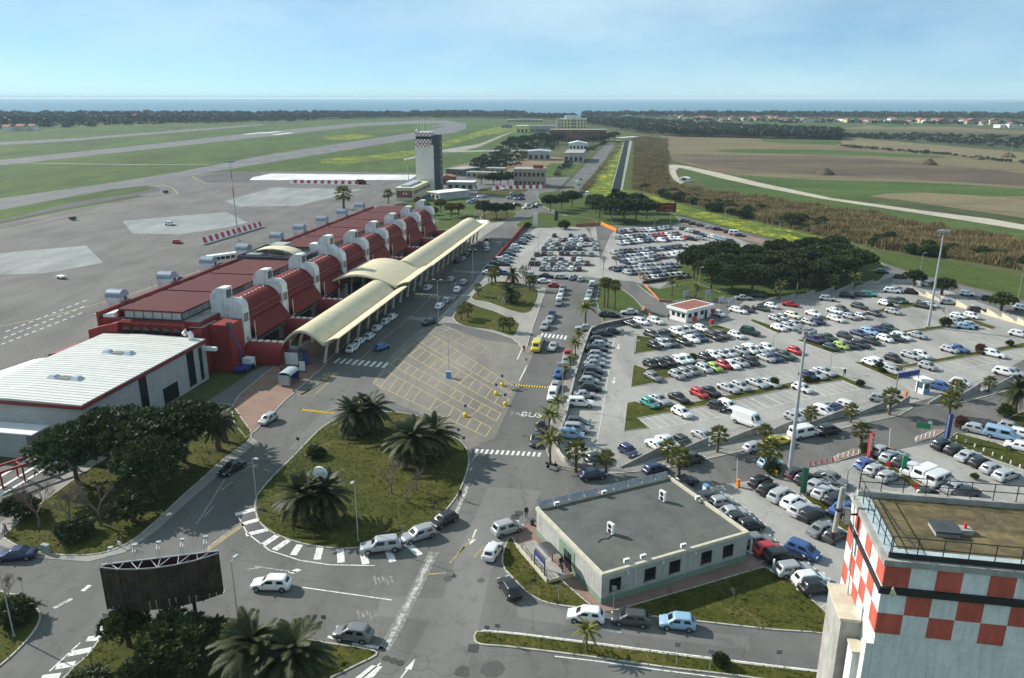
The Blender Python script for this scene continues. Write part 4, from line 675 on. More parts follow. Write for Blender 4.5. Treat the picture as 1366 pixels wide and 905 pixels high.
part('cornice', MB().box(-.12, TW, -.12, .12, TZ - .28, TZ + .02), 'concrete', tw); part('cornice', MB().box(-.14, .14, .12, TD + .1, TZ - .28, TZ + .02), 'concrete', tw)
part('roof', MB().box(.12, TW, .12, TD, TZ - .06, TZ + .0), 'tower_roof', tw); part('back_wall', MB().box(.14, TW, TD - .25, TD + .08, TZ - .1, TZ + .32), 'concrete', tw)
part('roof_tray', MB().box(.14, .75, .3, TD - .3, TZ + .003, TZ + .05), 'zinc_tray', tw); part('roof_tray', MB().box(.75, TW, .3, .95, TZ + .003, TZ + .05), 'zinc_tray', tw)
part('front_kick', MB().box(.1, TW, .12, .17, TZ + .02, TZ + .3), 'dark_metal', tw); part('drain_channel', MB().path([(1.6, 1.2, TZ + .01), (1.35, 3.0, TZ + .01), (1.2, 5.6, TZ + .01)], .035, 6), 'dark_metal', tw)
ht = part('hatch', MB().box(2.9, 4.0, 2.5, 3.6, TZ, TZ + .22), 'concrete', tw); part('hatch_lid', MB().box(2.85, 4.05, 2.42, 3.66, TZ + .22, TZ + .32), 'dark_panel', ht); part('vent_block', MB().prism([(4.1, 2.8), (4.75, 2.9), (4.65, 3.4), (4.15, 3.4)], TZ, TZ + .26), 'concrete', tw); part('vent_stub', MB().tube((4.4, 3.1, TZ + .26), (4.4, 3.1, TZ + .55), .07), 'signal_red', tw)
def railing(p, q, n, h=1.1):
    p, q = Vector(p), Vector(q)
    for k in range(n + 1):
        a = p.lerp(q, k / n); part('rail_post', MB().tube(a, a + Vector((0, 0, h)), .025, n=6), 'dark_metal', tw)
    for z in (h, h * .55): part('rail', MB().tube(p + Vector((0, 0, z)), q + Vector((0, 0, z)), .026, n=6), 'dark_metal', tw)
railing((.25, .2, TZ), (TW, .2, TZ), 8); railing((.2, .25, TZ), (.2, TD - .1, TZ), 6); railing((.2, TD - .1, TZ + .3), (TW, TD - .1, TZ + .3), 8, .95)
part('ladder_hoop', MB().path([(.2, TD, TZ + .3), (.2, TD, TZ + 1.5), (-.1, TD + .35, TZ + 1.6), (-.35, TD + .35, TZ + 1.2), (-.35, TD + .2, TZ - 1)], .03, 6), 'grey_metal', tw)
# mast on the tower's edge and the lower shafts on its left side
part('antenna_tube', MB().path([(-1.1, TD - 1.4, TZ - 1.6), (-.95, TD - 1.3, TZ + 1.0)], .13, 10), 'concrete', tw, 50); part('antenna_arm', MB().tube((-1.0, TD - 1.35, TZ - .6), (0, TD - 1.3, TZ - .5), .06), 'dark_metal', tw); part('antenna_foot', MB().tube((-1.12, TD - 1.42, TZ - 2.0), (-1.1, TD - 1.4, TZ - 1.6), .16, .16), 'dark_metal', tw); part('antenna_collar', MB().tube((-1.0, TD - 1.36, TZ - .35), (-1.0, TD - 1.36, TZ - .2), .2), 'dark_metal', tw)
part('antenna_box', MB().box(-.75, -.45, TD - 1.6, TD - 1.2, TZ - 1.0, TZ - .2), 'grey_metal', tw)
part('cable', MB().path([(-.12, TD - .6, TZ + .2), (-.14, TD - 1.6, TZ - 2.2), (-.2, TD - 2.2, TZ - 5)], .03, 6), 'grey_metal', tw)
part('side_shaft', MB().box(-.95, .04, 2.1, 5.0, 0, 26.6), 'concrete', tw); part('side_shaft_cap', MB().box(-1.05, .0, 2.0, 5.1, 26.6, 26.75), 'coping', tw)
part('side_fin', MB().box(-.55, .04, .9, 1.8, 0, 25.6), 'tower_white', tw); part('side_fin_cap', MB().box(-.6, .03, .85, 1.85, 25.6, 25.72), 'coping', tw)
part('front_pilaster', MB().box(-.28, .04, .06, .62, 0, 26.9), 'tower_white', tw)
# ================================================================== PLANTS
rng = np.random.default_rng(11)
def np_mesh(name, tris, mats, idx=None):                     # tris: (n,3,3) array -> mesh of loose triangles
    tris = np.asarray(tris, dtype=np.float32); n = len(tris); me = bpy.data.meshes.new(name)
    me.vertices.add(n * 3); me.vertices.foreach_set('co', tris.reshape(-1)); me.loops.add(n * 3); me.loops.foreach_set('vertex_index', np.arange(n * 3, dtype=np.int32))
    me.polygons.add(n); me.polygons.foreach_set('loop_start', np.arange(0, n * 3, 3, dtype=np.int32)); me.polygons.foreach_set('loop_total', np.full(n, 3, dtype=np.int32))
    for mm in (mats if isinstance(mats, (list, tuple)) else [mats]): me.materials.append(MATS[mm])
    if idx is not None: me.polygons.foreach_set('material_index', np.asarray(idx, dtype=np.int32))
    me.update(); me.validate(); return me
def unit(n):
    v = rng.normal(size=(n, 3)); return v / np.linalg.norm(v, axis=1, keepdims=True)
def tufts(centres, out, size, per, spread=.9, slim=.28):      # leaf tufts: narrow triangles leaving each centre roughly along OUT
    n = len(centres); c = np.repeat(centres, per, 0); o = np.repeat(out, per, 0); s = np.repeat(size, per)[:, None]
    d = o + unit(n * per) * spread; d /= np.linalg.norm(d, axis=1, keepdims=True); q = np.cross(d, unit(n * per)); q /= np.linalg.norm(q, axis=1, keepdims=True) + 1e-6
    base = c + unit(n * per) * s * .35; return np.stack([base - q * s * slim, base + q * s * slim, base + d * s], 1)
def crown_tris(lobes, n_per_m2, size, per, spread=.9, slim=.28, fill=.3):
    out = []
    for cx, cy, cz, rx, ry, rz in lobes:
        k = max(12, int(n_per_m2 * (rx * ry + rx * rz + ry * rz) * 4)); d = unit(k); d[:, 2] = np.where(d[:, 2] < -.45, -d[:, 2], d[:, 2])
        rad = 1 - fill * rng.random(k) ** 2; wob = 1 + .13 * np.sin(d[:, 0] * 5 + cx) * np.cos(d[:, 1] * 6 + cy) + .08 * np.sin(d[:, 2] * 9 + cx * 3)
        pos = np.array([cx, cy, cz]) + d * np.array([rx, ry, rz]) * (rad * wob)[:, None]; sz = size * (.6 + .7 * rng.random(k))
        out.append(tufts(pos, d * .7 + np.array([0, 0, .35]), sz, per, spread, slim))
    return np.concatenate(out)
def limb(mb, a, b_, r0, r1, n=6, wob=.06):
    a, b_ = Vector(a), Vector(b_); L = (b_ - a).length
    pts = [a.lerp(b_, k / 4) + (Vector((random.uniform(-1, 1), random.uniform(-1, 1), 0)) * L * wob if 0 < k < 4 else Vector((0, 0, 0))) for k in range(5)]
    mb.path(pts, [r0 + (r1 - r0) * k / 4 for k in range(5)], n)
# ---- umbrella pines / dense evergreens
def make_pine(seed, H=8.5, W=4.6, kind='leaf_pine', dens=2.6, size=.55, per=7):
    random.seed(seed); lobes = []; n = 9
    for k in range(n):
        a = 2 * math.pi * k / n + random.uniform(-.3, .3); r = W * random.uniform(.46, .74)
        s = W * random.uniform(.36, .52); lobes.append((r * math.cos(a), r * math.sin(a), H - W * .56 + random.uniform(-.6, .3), s, s, s * .85))
    lobes += [(0, 0, H - W * .36, W * .68, W * .68, W * .36), (0, 0, H - W * .62, W * .7, W * .7, W * .3), (W * .2, -W * .1, H - W * .3, W * .35, W * .35, W * .3)]
    tr = MB(); limb(tr, (0, 0, -.1), (random.uniform(-.2, .2), random.uniform(-.2, .2), H * .5), .3, .2, 8, .03)
    for k in range(7):
        a = 2 * math.pi * k / 7; limb(tr, (0, 0, H * (.34 + .03 * k)), (W * .6 * math.cos(a), W * .6 * math.sin(a), H - W * .45), .13, .04, 5)
    return tr.mesh('trunk', 'bark', 50), np_mesh('crown', crown_tris(lobes, dens, size, per), kind)
PINES = [make_pine(31 + k) for k in range(3)]; FARPINE = [make_pine(51 + k, 8.5, 4.6, 'leaf_pine', .9, 1.0, 6) for k in range(2)]; 
def make_bush(seed, kind='leaf_bush'):
    random.seed(seed); lobes = [(random.uniform(-.9, .9), random.uniform(-.9, .9), random.uniform(.7, 1.9), random.uniform(.9, 1.4), random.uniform(.9, 1.4), random.uniform(.9, 1.35)) for _ in range(8)] + [(0, 0, 1.6, 1.5, 1.5, 1.6)]
    tr = MB(); [limb(tr, (0, 0, -.1), (.8 * math.cos(k * 1.3), .8 * math.sin(k * 1.3), 1.6), .06, .02, 5) for k in range(5)]; return tr.mesh('stems', 'bark'), np_mesh('crown', crown_tris(lobes, 5, .36, 7), kind)
BUSH = [make_bush(91), make_bush(92)]; RUSSET = [make_bush(93, 'leaf_russet')]; BUSHT = [make_pine(61, 3.4, 2.1, 'leaf_bush', 5, .36, 7), make_pine(62, 3.4, 2.1, 'leaf_bush', 5, .36, 7)]
GOLD = [make_pine(71, 5.5, 3.0, 'leaf_gold', 2, .6, 6)]
def tree(name, meshes, px, h, label, cat='tree', group=None, base=8.5, wide=1., z=.1, rot=None):
    p = G(*px) if len(px) == 2 else Vector(px); p.z = z; o = thing(name, label, cat, p, random.uniform(0, 360) if rot is None else rot, group); s = h / base; o.scale = (s * wide, s * wide, s)
    link(meshes[0].name.split('.')[0], meshes[0], o); link('crown', meshes[1], o); return o
pl = [((105, 645), 8.0, 1.25, 'dark umbrella pine nearest the grey shed wall'), ((150, 630), 8.8, 1.25, 'dark umbrella pine behind the bare trees'), ((196, 632), 9.2, 1.25, 'tallest dark umbrella pine in the lawn beside the shed'), ((246, 618), 8.8, 1.1, 'dark umbrella pine with its trunk showing above the roadside lawn'), ((208, 662), 7.8, 1.1, 'dark umbrella pine shading the kerb of the curving road')]
for px_, h, wd, lab in pl: tree('umbrella_pine', PINES[random.randrange(3)], px_, h, lab, 'pine tree', None, 8.5, wd)
random.seed(3)
GROVE = [(925, 372), (948, 386), (975, 392), (1003, 394), (1034, 391), (1064, 387), (1092, 383), (1118, 378), (1140, 370), (938, 362), (965, 372), (996, 376), (1028, 374), (1060, 369), (1090, 365), (1118, 361), (960, 357), (1000, 360), (1040, 357), (1080, 353), (1112, 351)]
for px_ in GROVE:
    gi = GROVE.index(px_); gw = 'wall side' if gi < 9 else 'middle' if gi < 16 else 'meadow side'
    tree('car_park_pine', PINES[random.randrange(3)], px_, random.uniform(7.2, 8.6), f'dark evergreen tree on the {gw} of the dense grove between the car parks', 'tree', f'evergreens on the {gw} of the car park grove', 8.5, random.uniform(1.15, 1.4))
for px_, h in [((800, 292), 9), ((815, 297), 9.5), ((832, 298), 10), ((848, 296), 9), ((862, 293), 8.5), ((795, 284), 8), ((826, 284), 9), ((850, 284), 8.5)]:
    tree('roadside_pine', FARPINE[random.randrange(2)], px_, h, 'round dark evergreen in the clump where the canal meets the car park', 'tree', 'evergreens at the canal end', 8.5, 1.1)
for px_, h, lab in [((734, 283), 7.5, 'round dark tree at the road fork beside the white totem'), ((749, 280), 7, 'middle round dark tree on the lawn by the road fork'), ((763, 277), 7.5, 'round dark tree on the lawn nearest the canal clump'), ((646, 292), 7.5, 'round evergreen on the lawn end behind the canopy'), ((662, 292), 6.5, 'round evergreen beside the brick path end'), ((676, 290), 6, 'round evergreen nearest the yard gate')]:
    tree('round_tree', FARPINE[random.randrange(2)], px_, h, lab, 'tree')
for px_, lab in [((1219, 382), 'round clipped tree beside the first cream wedge wall'), ((1256, 394), 'round clipped tree between the tall mast and the wedge walls'), ((1335, 415), 'round clipped tree behind the last cream wedge walls')]: tree('round_tree', BUSHT[0], px_, 4.4, lab, 'tree', None, 3.4, 1.15)
for px_, h, lab in [((753, 306), 3.6, 'large round dark shrub at the top edge of the middle car park'), ((704, 304), 2.2, 'small round shrub beside the red wall end')]: tree('round_shrub', BUSH[1], px_, h, lab, 'shrub', None, 3.4, 1.2)
for px_, h in [((566, 286), 5.5), ((578, 292), 5), ((588, 284), 6), ((602, 290), 6), ((612, 288), 5.5), ((642, 246), 6), ((558, 276), 4.5)]: tree('yellowing_tree', GOLD[0], px_, h, 'yellow green tree on the lawn between the terminal end and the white flat building', 'tree', 'yellowing trees at the terminal end', 5.5)
for px_ in [(658, 250), (668, 250), (678, 249), (690, 248)]: tree('yard_tree', FARPINE[0], px_, 8, 'dark evergreen in the group beyond the striped barrier yard', 'tree', 'evergreens beyond the yard', 8.5)
for px_, h in [((684, 196), 9), ((692, 198), 8), ((700, 196), 10), ((712, 193), 9), ((722, 191), 10), ((732, 193), 9), ((744, 193), 10), ((790, 193), 9), ((802, 192), 9), ((812, 190), 9), ((676, 199), 7), ((820, 186), 8), ((700, 204), 7)]:
    tree('estate_tree', FARPINE[random.randrange(2)], px_, h * 1.15, 'dark tree in front of the long brick building', 'tree', 'trees round the far buildings', 8.5, 1.35)
for px_, h, wd, lab in [((421, 610), 1.7, 1.5, 'round clipped bush on the lawn of the palm island'), ((178, 696), 3.6, 1.3, 'bushy green tree at the road side of the pine lawn'), ((172, 862), 4.0, .9, 'young leaning tree on the lawn under the billboard'), ((232, 885), 4.4, 1.15, 'big dark bushy tree right beneath the billboard'), ((268, 892), 4.6, 1.1, 'dark bushy tree between the billboard and the palm pair'), ((195, 915), 3.0, 1.3, 'wide dark shrub at the foot of the billboard tree'), ((118, 915), 1.4, 2.2, 'low wide hedge bush along the billboard lawn edge'), ((22, 830), 2.4, 1.5, 'low bush beneath the corner street lamp'), ((100, 716), 2.2, 1.8, 'low dark bush beneath the bare tree on the pine lawn'), ((30, 690), 3.2, 1.2, 'loose green bush beside the footpath to the shed')]:
    tree('bush', RUSSET[0] if 'red bush' in lab or 'brown' in lab else BUSHT[0] if 'tree' in lab.split(' at ')[0].split(' on ')[0] and 'under' not in lab.split('tree')[0] and 'beneath' not in lab.split('tree')[0] else BUSH[random.randrange(2)], px_, h, lab, 'bush', None, 3.4, wd)
for px_, h, lab in [((1032, 515), 1.6, 'rounded bush on the grass strip beside the parked grey saloons'), ((1076, 510), 1.2, 'small bush on the grass strip behind three dark cars'), ((1147, 516), 1.3, 'small round bush at the tip of the grass strip'), ((1308, 472), 2.0, 'brown bush on the long grass strip beside a white estate car'), ((1347, 462), 1.3, 'small bush further along the long grass strip'), ((1173, 492), 1.4, 'bush by the white car at the strip corner'), ((1176, 497), 1.0, 'low bush on the strip corner lawn'), ((1187, 411), 1.3, 'small bush between pale cars on the upper strip'), ((1225, 408), 1.4, 'small bush at the mast side of the upper strip'), ((1260, 436), 2.2, 'bush beside the foot of the tall mast strip'), ((924, 482), 1.6, 'bush between the white car and the gap in the row'), ((866, 497), .8, 'low bush on the tip of the second lawn'), ((1156, 607), 1.8, 'bush at the foot of the red sign'), ((1029, 634), 1.8, 'bush beside the yellow sign by the palm'), ((1283, 572), 2.0, 'dark red bush behind the blue sign'), ((1340, 556), 2.2, 'bush beside the big palm at the yard edge'), ((961, 888), 1.3, 'scrubby bush on the narrow median lawn'), ((1300, 640), .9, 'small bush in the flower strip behind the hire cars')]:
    tree('bush', RUSSET[0] if 'red bush' in lab or 'brown' in lab else BUSHT[0] if 'tree' in lab.split(' at ')[0].split(' on ')[0] and 'under' not in lab.split('tree')[0] and 'beneath' not in lab.split('tree')[0] else BUSH[random.randrange(2)], px_, h, lab, 'bush', None, 3.4, 1.1)
for o in [o for o in bpy.data.objects if o.name.startswith('hedge')]:
    hx = 5.5 if o.location.y > 125 else 3.5; o.rotation_euler = (0, 0, -R(42)); k = 700; pos = (rng.random((k, 3)) - .5) * np.array([1.6, hx * 2, .3]) + np.array([0, 0, 1.5]); side = (rng.random((k, 3)) - .5) * np.array([1.7, hx * 2, 1.4]) + np.array([0, 0, .8])
    link('foliage', np_mesh('foliage', tufts(np.concatenate([pos, side]), np.tile([0, 0, 1.], (2 * k, 1)), np.full(2 * k, .4), 5), 'leaf_bush'), o)
# ---- bare trees
def bare(seed, H=6.6, depth=6, col='twig'):
    random.seed(seed); mb = MB()
    def grow(p, d, L, r, k):
        q = p + d * L + Vector((random.uniform(-.1, .1), random.uniform(-.1, .1), 0)) * L; mb.path([p, p.lerp(q, .5) + Vector((random.uniform(-.06, .06), random.uniform(-.06, .06), 0)) * L, q], [r, r * .85, r * .68], 6 if k > 3 else 4, 0, False)
        if k == 0: return
        for _ in range(3 if k > 1 else 4):
            nd = (d + Vector((random.uniform(-1, 1), random.uniform(-1, 1), random.uniform(-.1, .5))) * .85).normalized(); grow(q if random.random() < .6 else p.lerp(q, .75), nd, L * random.uniform(.6, .82), r * .6, k - 1)
    grow(Vector((0, 0, -.1)), Vector((0, 0, 1)), H * .27, H * .022, depth); return mb.mesh('branches', col)
BARE = [bare(5), bare(6), bare(9)]
for k, (px_, h, lab) in enumerate([((52, 704), 6.6, 'leafless tree with reddish twigs beside the footpath'), ((94, 702), 6.2, 'leafless tree between two others on the pine lawn'), ((134, 702), 6.8, 'tall leafless tree in front of the dark pines'), ((523, 660), 4.8, 'spreading leafless tree in the middle of the palm island'), ((556, 655), 4.2, 'leafless tree behind the spreading one on the palm island'), ((543, 672), 3.6, 'low leafless tree at the road side of the palm island'), ((805, 360), 5, 'leafless tree at the corner between the two upper car parks'), ((822, 356), 4.5, 'leafless tree beside the first car of the upper car park'), ((788, 318), 5.5, 'leafless tree at the gap between the upper car parks'), ((12, 812), 3.8, 'leafless shrub behind the corner street lamp'), ((960, 838), 0, '')]):
    if h: o = thing('bare_tree', lab, 'tree', G(*px_) + Vector((0, 0, .1)), k * 57); o.scale = (h / 6,) * 3; link('branches', BARE[k % 3], o)
for k, (px_, h, lab) in enumerate([((893, 800), 1.7, 'thin sapling on the lawn in front of the office windows'), ((978, 798), 1.5, 'thin sapling on the bare patch of the office lawn'), ((1019, 800), 1.2, 'small twiggy sapling at the end of the office lawn'), ((545, 612), 2.0, 'russet twiggy bush among the palms of the island'), ((418, 722), 1.4, 'russet twiggy bush at the near kerb of the palm island'), ((1260, 425), 3.0, 'russet twiggy tree on the grass strip beside the mast')]):
    o = thing('sapling', lab, 'sapling', G(*px_) + Vector((0, 0, .1)), k * 40); o.scale = (h / 6,) * 3; link('branches', BARE[k % 3], o)
# ---- palms
def frond_mesh(L, rise, droop, n=20, w=.5, mat='leaf_date', name='frond'):
    tr = []; pts = [Vector((0, L * s, rise * s - droop * s * s)) for s in [k / n for k in range(n + 1)]]
    pts = [Vector((0, p.y - .25 * droop * (k / n) ** 3 * .6, p.z)) for k, p in enumerate(pts)]
    for k in range(n):
        a, c = pts[k], pts[k + 1]; r = .045 * (1 - k / n) + .01
        tr += [[a + Vector((-r, 0, 0)), a + Vector((r, 0, 0)), c]]
        if k < 2: continue
        ln = w * (math.sin(math.pi * min(1, (k + 1) / n * .9 + .08)) ** .6 + .15); f = (c - a).normalized()
        for sd in (-1, 1):
            for q in (.0, .5):
                b0 = a.lerp(c, q); tip = b0 + Vector((sd * ln * .82, 0, .22 * ln - .30 * ln * (k / n))) + f * ln * .62 + Vector((0, 0, -random.uniform(0, .12))); tr += [[b0 - f * .085, b0 + f * .085, tip]]
    return np_mesh(name, [[list(p) for p in t_] for t_ in tr], mat)
random.seed(2); FR = [frond_mesh(3.7, 1.3, 1.9, 24, .66), frond_mesh(4.0, .5, 2.3, 24, .66), frond_mesh(3.7, -.2, 2.2, 24, .62)]; FRD = frond_mesh(3.0, -1.6, 1.6, 12, .4, 'leaf_dead')
def date_trunk(h, r=.42):
    mb = MB(); pts = []; rad = []
    for k in range(15): z = h * k / 14; pts.append((0.04 * math.sin(k), .04 * math.cos(k * 1.3), z - .1)); rad.append(r * (1.25 - .35 * min(1, k / 4)) * (1.0 + (.09 if k % 2 else -.05)) * (1.28 if k > 12 else 1))
    return mb.path(pts, rad, 10).mesh('trunk', 'palm_trunk')
def date_palm(px, h, scale, label, n=62, seed=0, z=.1):
    random.seed(seed); p = G(*px); p.z = z; o = thing('date_palm', label, 'palm tree', p, random.uniform(0, 360)); link('trunk', date_trunk(h), o)
    for k in range(n):
        u = k / n; el = R(72 - 92 * u ** .9); az = k * 2.39996 + random.uniform(-.2, .2); me = FR[0] if u < .3 else FR[1] if u < .7 else FR[2]
        f = link('frond', me, o, (.18 * math.cos(az) * u, .18 * math.sin(az) * u, h - .05 - .35 * u)); f.rotation_euler = (el * .8, random.uniform(-.25, .25), az); s = scale * random.uniform(.85, 1.08); f.scale = (s, s, s)
    for k in range(9): f = link('dead_frond', FRD, o, (0, 0, h - .4)); f.rotation_euler = (-.35, 0, k * .71); f.scale = (scale,) * 3
    return o
for k, (px_, h, s, lab) in enumerate([((474, 580), 3.6, 1.0, 'date palm at the upper left of the island lawn'), ((497, 575), 3.9, 1.0, 'date palm beside the parking plaza edge of the island'), ((551, 618), 3.9, 1.1, 'broad date palm with russet bush at its foot on the island'), ((579, 604), 3.3, 1.0, 'date palm at the island end nearest the zebra crossing'), ((408, 698), 4.0, 1.05, 'date palm of the near pair on the island lawn beside the chevrons'), ((437, 696), 4.0, 1.0, 'date palm of the near pair in front of the round white sign'), ((342, 918), 4.8, .95, 'date palm beneath the billboard beside the lamp post'), ((398, 925), 4.6, .95, 'date palm at the lawn tip by the silver car'), ((292, 601), 4.4, .75, 'slender palm between the pines and the brick pavement'), ((300, 590), 4.2, .7, 'slender palm nearest the shed corner'), ((1352, 552), 4.6, .85, 'tall palm at the edge of the hire yard'), ((680, 404), 2.6, .95, 'date palm on the plaza lawn'), ((684, 380), 3.2, .8, 'date palm behind the plaza lawn')]):
    date_palm(px_, h, s, lab, 64 if k < 8 else 38, 100 + k)
def plume(L, rise, droop, n, az, el, w=.3, h=0, sc=1.):        # one feather frond as triangles in palm space
    me = []; M_ = Matrix.Translation((0, 0, h)) @ Matrix.Rotation(az, 4, 'Z') @ Matrix.Rotation(el, 4, 'X')
    pts = [M_ @ Vector((0, L * s, rise * s - droop * s * s)) for s in [k / n for k in range(n + 1)]]
    for k in range(1, n):
        a, c = pts[k], pts[k + 1]; f = (c - a).normalized(); sd = f.cross(Vector((0, 0, 1))).normalized(); ln = w * (1.1 - .6 * k / n)
        for s in (-1, 1):
            for q in (0, .5): b0 = a.lerp(c, q); me.append([list(b0 - f * .05), list(b0 + f * .05), list(b0 + sd * s * ln + f * ln * .6 - Vector((0, 0, ln * .3)))])
    return me
def fan_crown(h, r, n=26, seed=0):
    random.seed(seed); tr = []
    for k in range(n):
        u = k / n; az = k * 2.4 + random.uniform(-.2, .2); el = R(80 - 130 * u); d = Vector((math.cos(az) * math.cos(el), math.sin(az) * math.cos(el), math.sin(el))); c = Vector((0, 0, h)) + d * r * .55; sd = d.cross(Vector((0, 0, 1))); sd = sd.normalized() if sd.length > .01 else Vector((1, 0, 0)); up = sd.cross(d).normalized()
        tr.append([list(Vector((0, 0, h)) - sd * .03), list(Vector((0, 0, h)) + sd * .03), list(c)])
        for j in range(9):
            a = R(-100 + 200 * j / 8); dd = (d * math.cos(a) + sd * math.sin(a)).normalized(); t2 = (d * math.cos(a + .16) + sd * math.sin(a + .16)).normalized(); t1 = (d * math.cos(a - .16) + sd * math.sin(a - .16)).normalized(); L = r * .5 * random.uniform(.85, 1.1)
            tr.append([list(c), list(c + t1 * L * .6 + up * .03), list(c + dd * L - up * .14 * L - Vector((0, 0, .1 * L)))]); tr.append([list(c), list(c + dd * L - up * .14 * L - Vector((0, 0, .1 * L))), list(c + t2 * L * .6 + up * .03)])
    return tr
def fan_palm_meshes(h, r, seed): return (MB().path([(0, 0, -.1), (.05, 0, h * .3), (-.04, .03, h * .7), (0, 0, h + .05)], [.2, .17, .16, .19], 8).mesh('trunk', 'palm_trunk'), np_mesh('crown', fan_crown(h, r, 24, seed), 'leaf_fan'))
def feather_palm_meshes(h, L, seed, n=20):
    random.seed(seed); tr = []
    for k in range(n): u = k / n; tr += plume(L, .9, 1.3, 12, k * 2.4, R(60 - 75 * u), .38, h)
    return (MB().path([(0, 0, -.1), (.05, 0, h * .5), (0, 0, h + .05)], [.15, .11, .13], 8).mesh('trunk', 'palm_trunk'), np_mesh('crown', tr, 'leaf_fan'))
FANP = [fan_palm_meshes(2.0, 1.35, 1), fan_palm_meshes(2.4, 1.4, 2)]; FEAP = [feather_palm_meshes(2.6, 1.7, 3), feather_palm_meshes(2.4, 1.6, 4)]; TALL = [(MB().path([(0, 0, -.1), (.1, .05, 3), (.05, 0, 6.4)], [.28, .2, .19], 8).mesh('trunk', 'palm_trunk'), np_mesh('crown', fan_crown(6.4, 1.7, 40, 9), 'leaf_fan'))]
random.seed(12)
def palm(px, s, kind, label, group=None):
    ms = kind[random.randrange(len(kind))]; o = thing('fan_palm' if kind is not FEAP else 'feather_palm', label, 'palm tree', G(*px) + Vector((0, 0, .1)), random.uniform(0, 360), group); o.scale = (s, s, s); link('trunk', ms[0], o); link('crown', ms[1], o)
for px_, s, kd, lab in [((768, 630), 1.35, FANP, 'bushy fan palm at the rounded corner of the car park wall'), ((808, 633), 1.05, FANP, 'fan palm on the pavement behind the dark blue car'), ((890, 618), 1.15, FANP, 'fan palm beside the railing above the blue hatchback'), ((905, 639), 1.35, FANP, 'fan palm standing at the far corner of the office roof'), ((957, 604), 1.2, FANP, 'fan palm against the wedge wall beside a white saloon'), ((1019, 590), .95, FANP, 'small fan palm beside the white panel van'), ((1024, 628), 1.6, FANP, 'fan palm with russet trunk beside the yellow sign'), ((1080, 570), 1.0, FANP, 'small fan palm behind the white minibus'), ((1134, 564), 1.05, FANP, 'fan palm against the wedge wall behind the dark car'), ((1147, 596), 1.25, FANP, 'fan palm on the traffic island beside the red sign'), ((1186, 554), 1.35, FANP, 'fan palm at the car park exit kerb'), ((1265, 556), 1.5, FANP, 'dark fan palm behind the tall blue sign'), ((1274, 532), 1.15, FANP, 'fan palm behind the exit booth wall'), ((1318, 524), 1.0, FANP, 'pale fan palm beside the far wedge wall'),
        ((767, 477), 1.2, FEAP, 'drooping palm on the kerb beside the red parked car'), ((772, 462), 1.0, FEAP, 'small drooping palm at the bend of the dark wall'), ((761, 495), .9, FEAP, 'low drooping palm beside the blue sign'), ((743, 556), 1.0, FEAP, 'small drooping palm behind the white off roader'), ((733, 582), 1.35, FEAP, 'drooping palm beside two dark cars at the kerb'), ((734, 620), 1.45, FEAP, 'drooping palm at the pavement corner by the crossing'), ((782.5, 869), .92, FEAP, 'small feathery palm on the narrow median lawn'), ((781, 437), 1.9, FEAP, 'broad drooping palm in the kerb beside the exit road'), ((755, 507), 0.9, FEAP, 'low drooping palm in the grass pocket by the lamp'),
        ((1039, 402), 1.5, FEAP, 'first feathery palm along the shaded wall of the grove'), ((1074, 391), 1.5, FEAP, 'feathery palm above the red parked car at the grove'), ((1107.5, 390), 1.5, FEAP, 'feathery palm above the silver car at the grove'), ((1139, 386), 1.4, FEAP, 'feathery palm at the grove end beside dark cars'), ((896, 395), 1.3, FEAP, 'small palm on the lawn before the white booth'), ((928, 400), 1.3, FEAP, 'dark feathery palm on the lawn near the lamp')]: palm(px_, s, kd, lab)
for px_ in [(805.5, 410), (810, 411), (819.6, 414)]: palm(px_, 1.0, TALL, 'tall slim fan palm in the trio on the green wedge lawn', 'trio of tall palms')
for px_, s in [((615, 428), 1.1), ((624, 425), 1.2), ((671, 443), 1.1), ((680, 443), 1.1), ((638, 396), 1.0), ((656, 381), 1.4), ((661, 377), 1.6), ((706, 388), 1.2), ((711, 388), 1.2), ((690, 406), .9)]: palm(px_, s, FANP, 'small fan palm planted on the plaza lawns', 'small palms of the plaza lawns')
palm((459, 279), 3.6, FANP, 'big fan palm between the terminal and the apron'); palm((518, 272), 2.0, FANP, 'palm beside the red and cream office near the fence'); palm((698, 372), 1.2, FANP, 'small palm by the flags at the plaza end')
# ---- woods, reeds and scrub that read as one mass
def blobs(pts, hs, ws, mat, name, kind_label=None, per=34):
    out = []
    for (x, y, z), h, wd in zip(pts, hs, ws):
        k = per; d = unit(k); d[:, 2] = np.abs(d[:, 2]) * 1.0 - .25; pos = np.array([x, y, z + h * .58]) + d * np.array([wd, wd, h * .42]) * (.75 + .35 * rng.random((k, 1)))
        out.append(tufts(pos, d + np.array([0, 0, .3]), np.full(k, wd * .55), 2, .8, .5)); 
    o = link(name, np_mesh(name, np.concatenate(out), mat), kind='stuff'); return o
def band(n, x0, x1, lo, hi):                                 # n ground points between two lines given in photograph rows
    P = []
    for _ in range(n): x = random.uniform(x0, x1); a, c = np.interp(x, *lo), np.interp(x, *hi); P.append(tuple(G(x, random.uniform(a, c))))
    return P
random.seed(21)
def wood(name, n, x0, x1, lo, hi, h=(8, 13), w=(3.5, 6), mat='leaf_wood', label='', per=30):
    P = band(n, x0, x1, lo, hi); o = blobs(P, [random.uniform(*h) for _ in P], [random.uniform(*w) for _ in P], mat, name, per=per); tagged(o, label, 'wood'); return o
wood('pine_wood', 1500, -80, 770, ([-80, 0, 300, 480, 560, 690, 770], [163, 162, 159, 156.2, 155.2, 156.5, 158]), ([-80, 0, 300, 480, 560, 690, 770], [168.5, 167.5, 163, 158.5, 157, 158.5, 161]), (9, 14), (5, 8), label='dark strip of coastal pine wood beyond the runway')
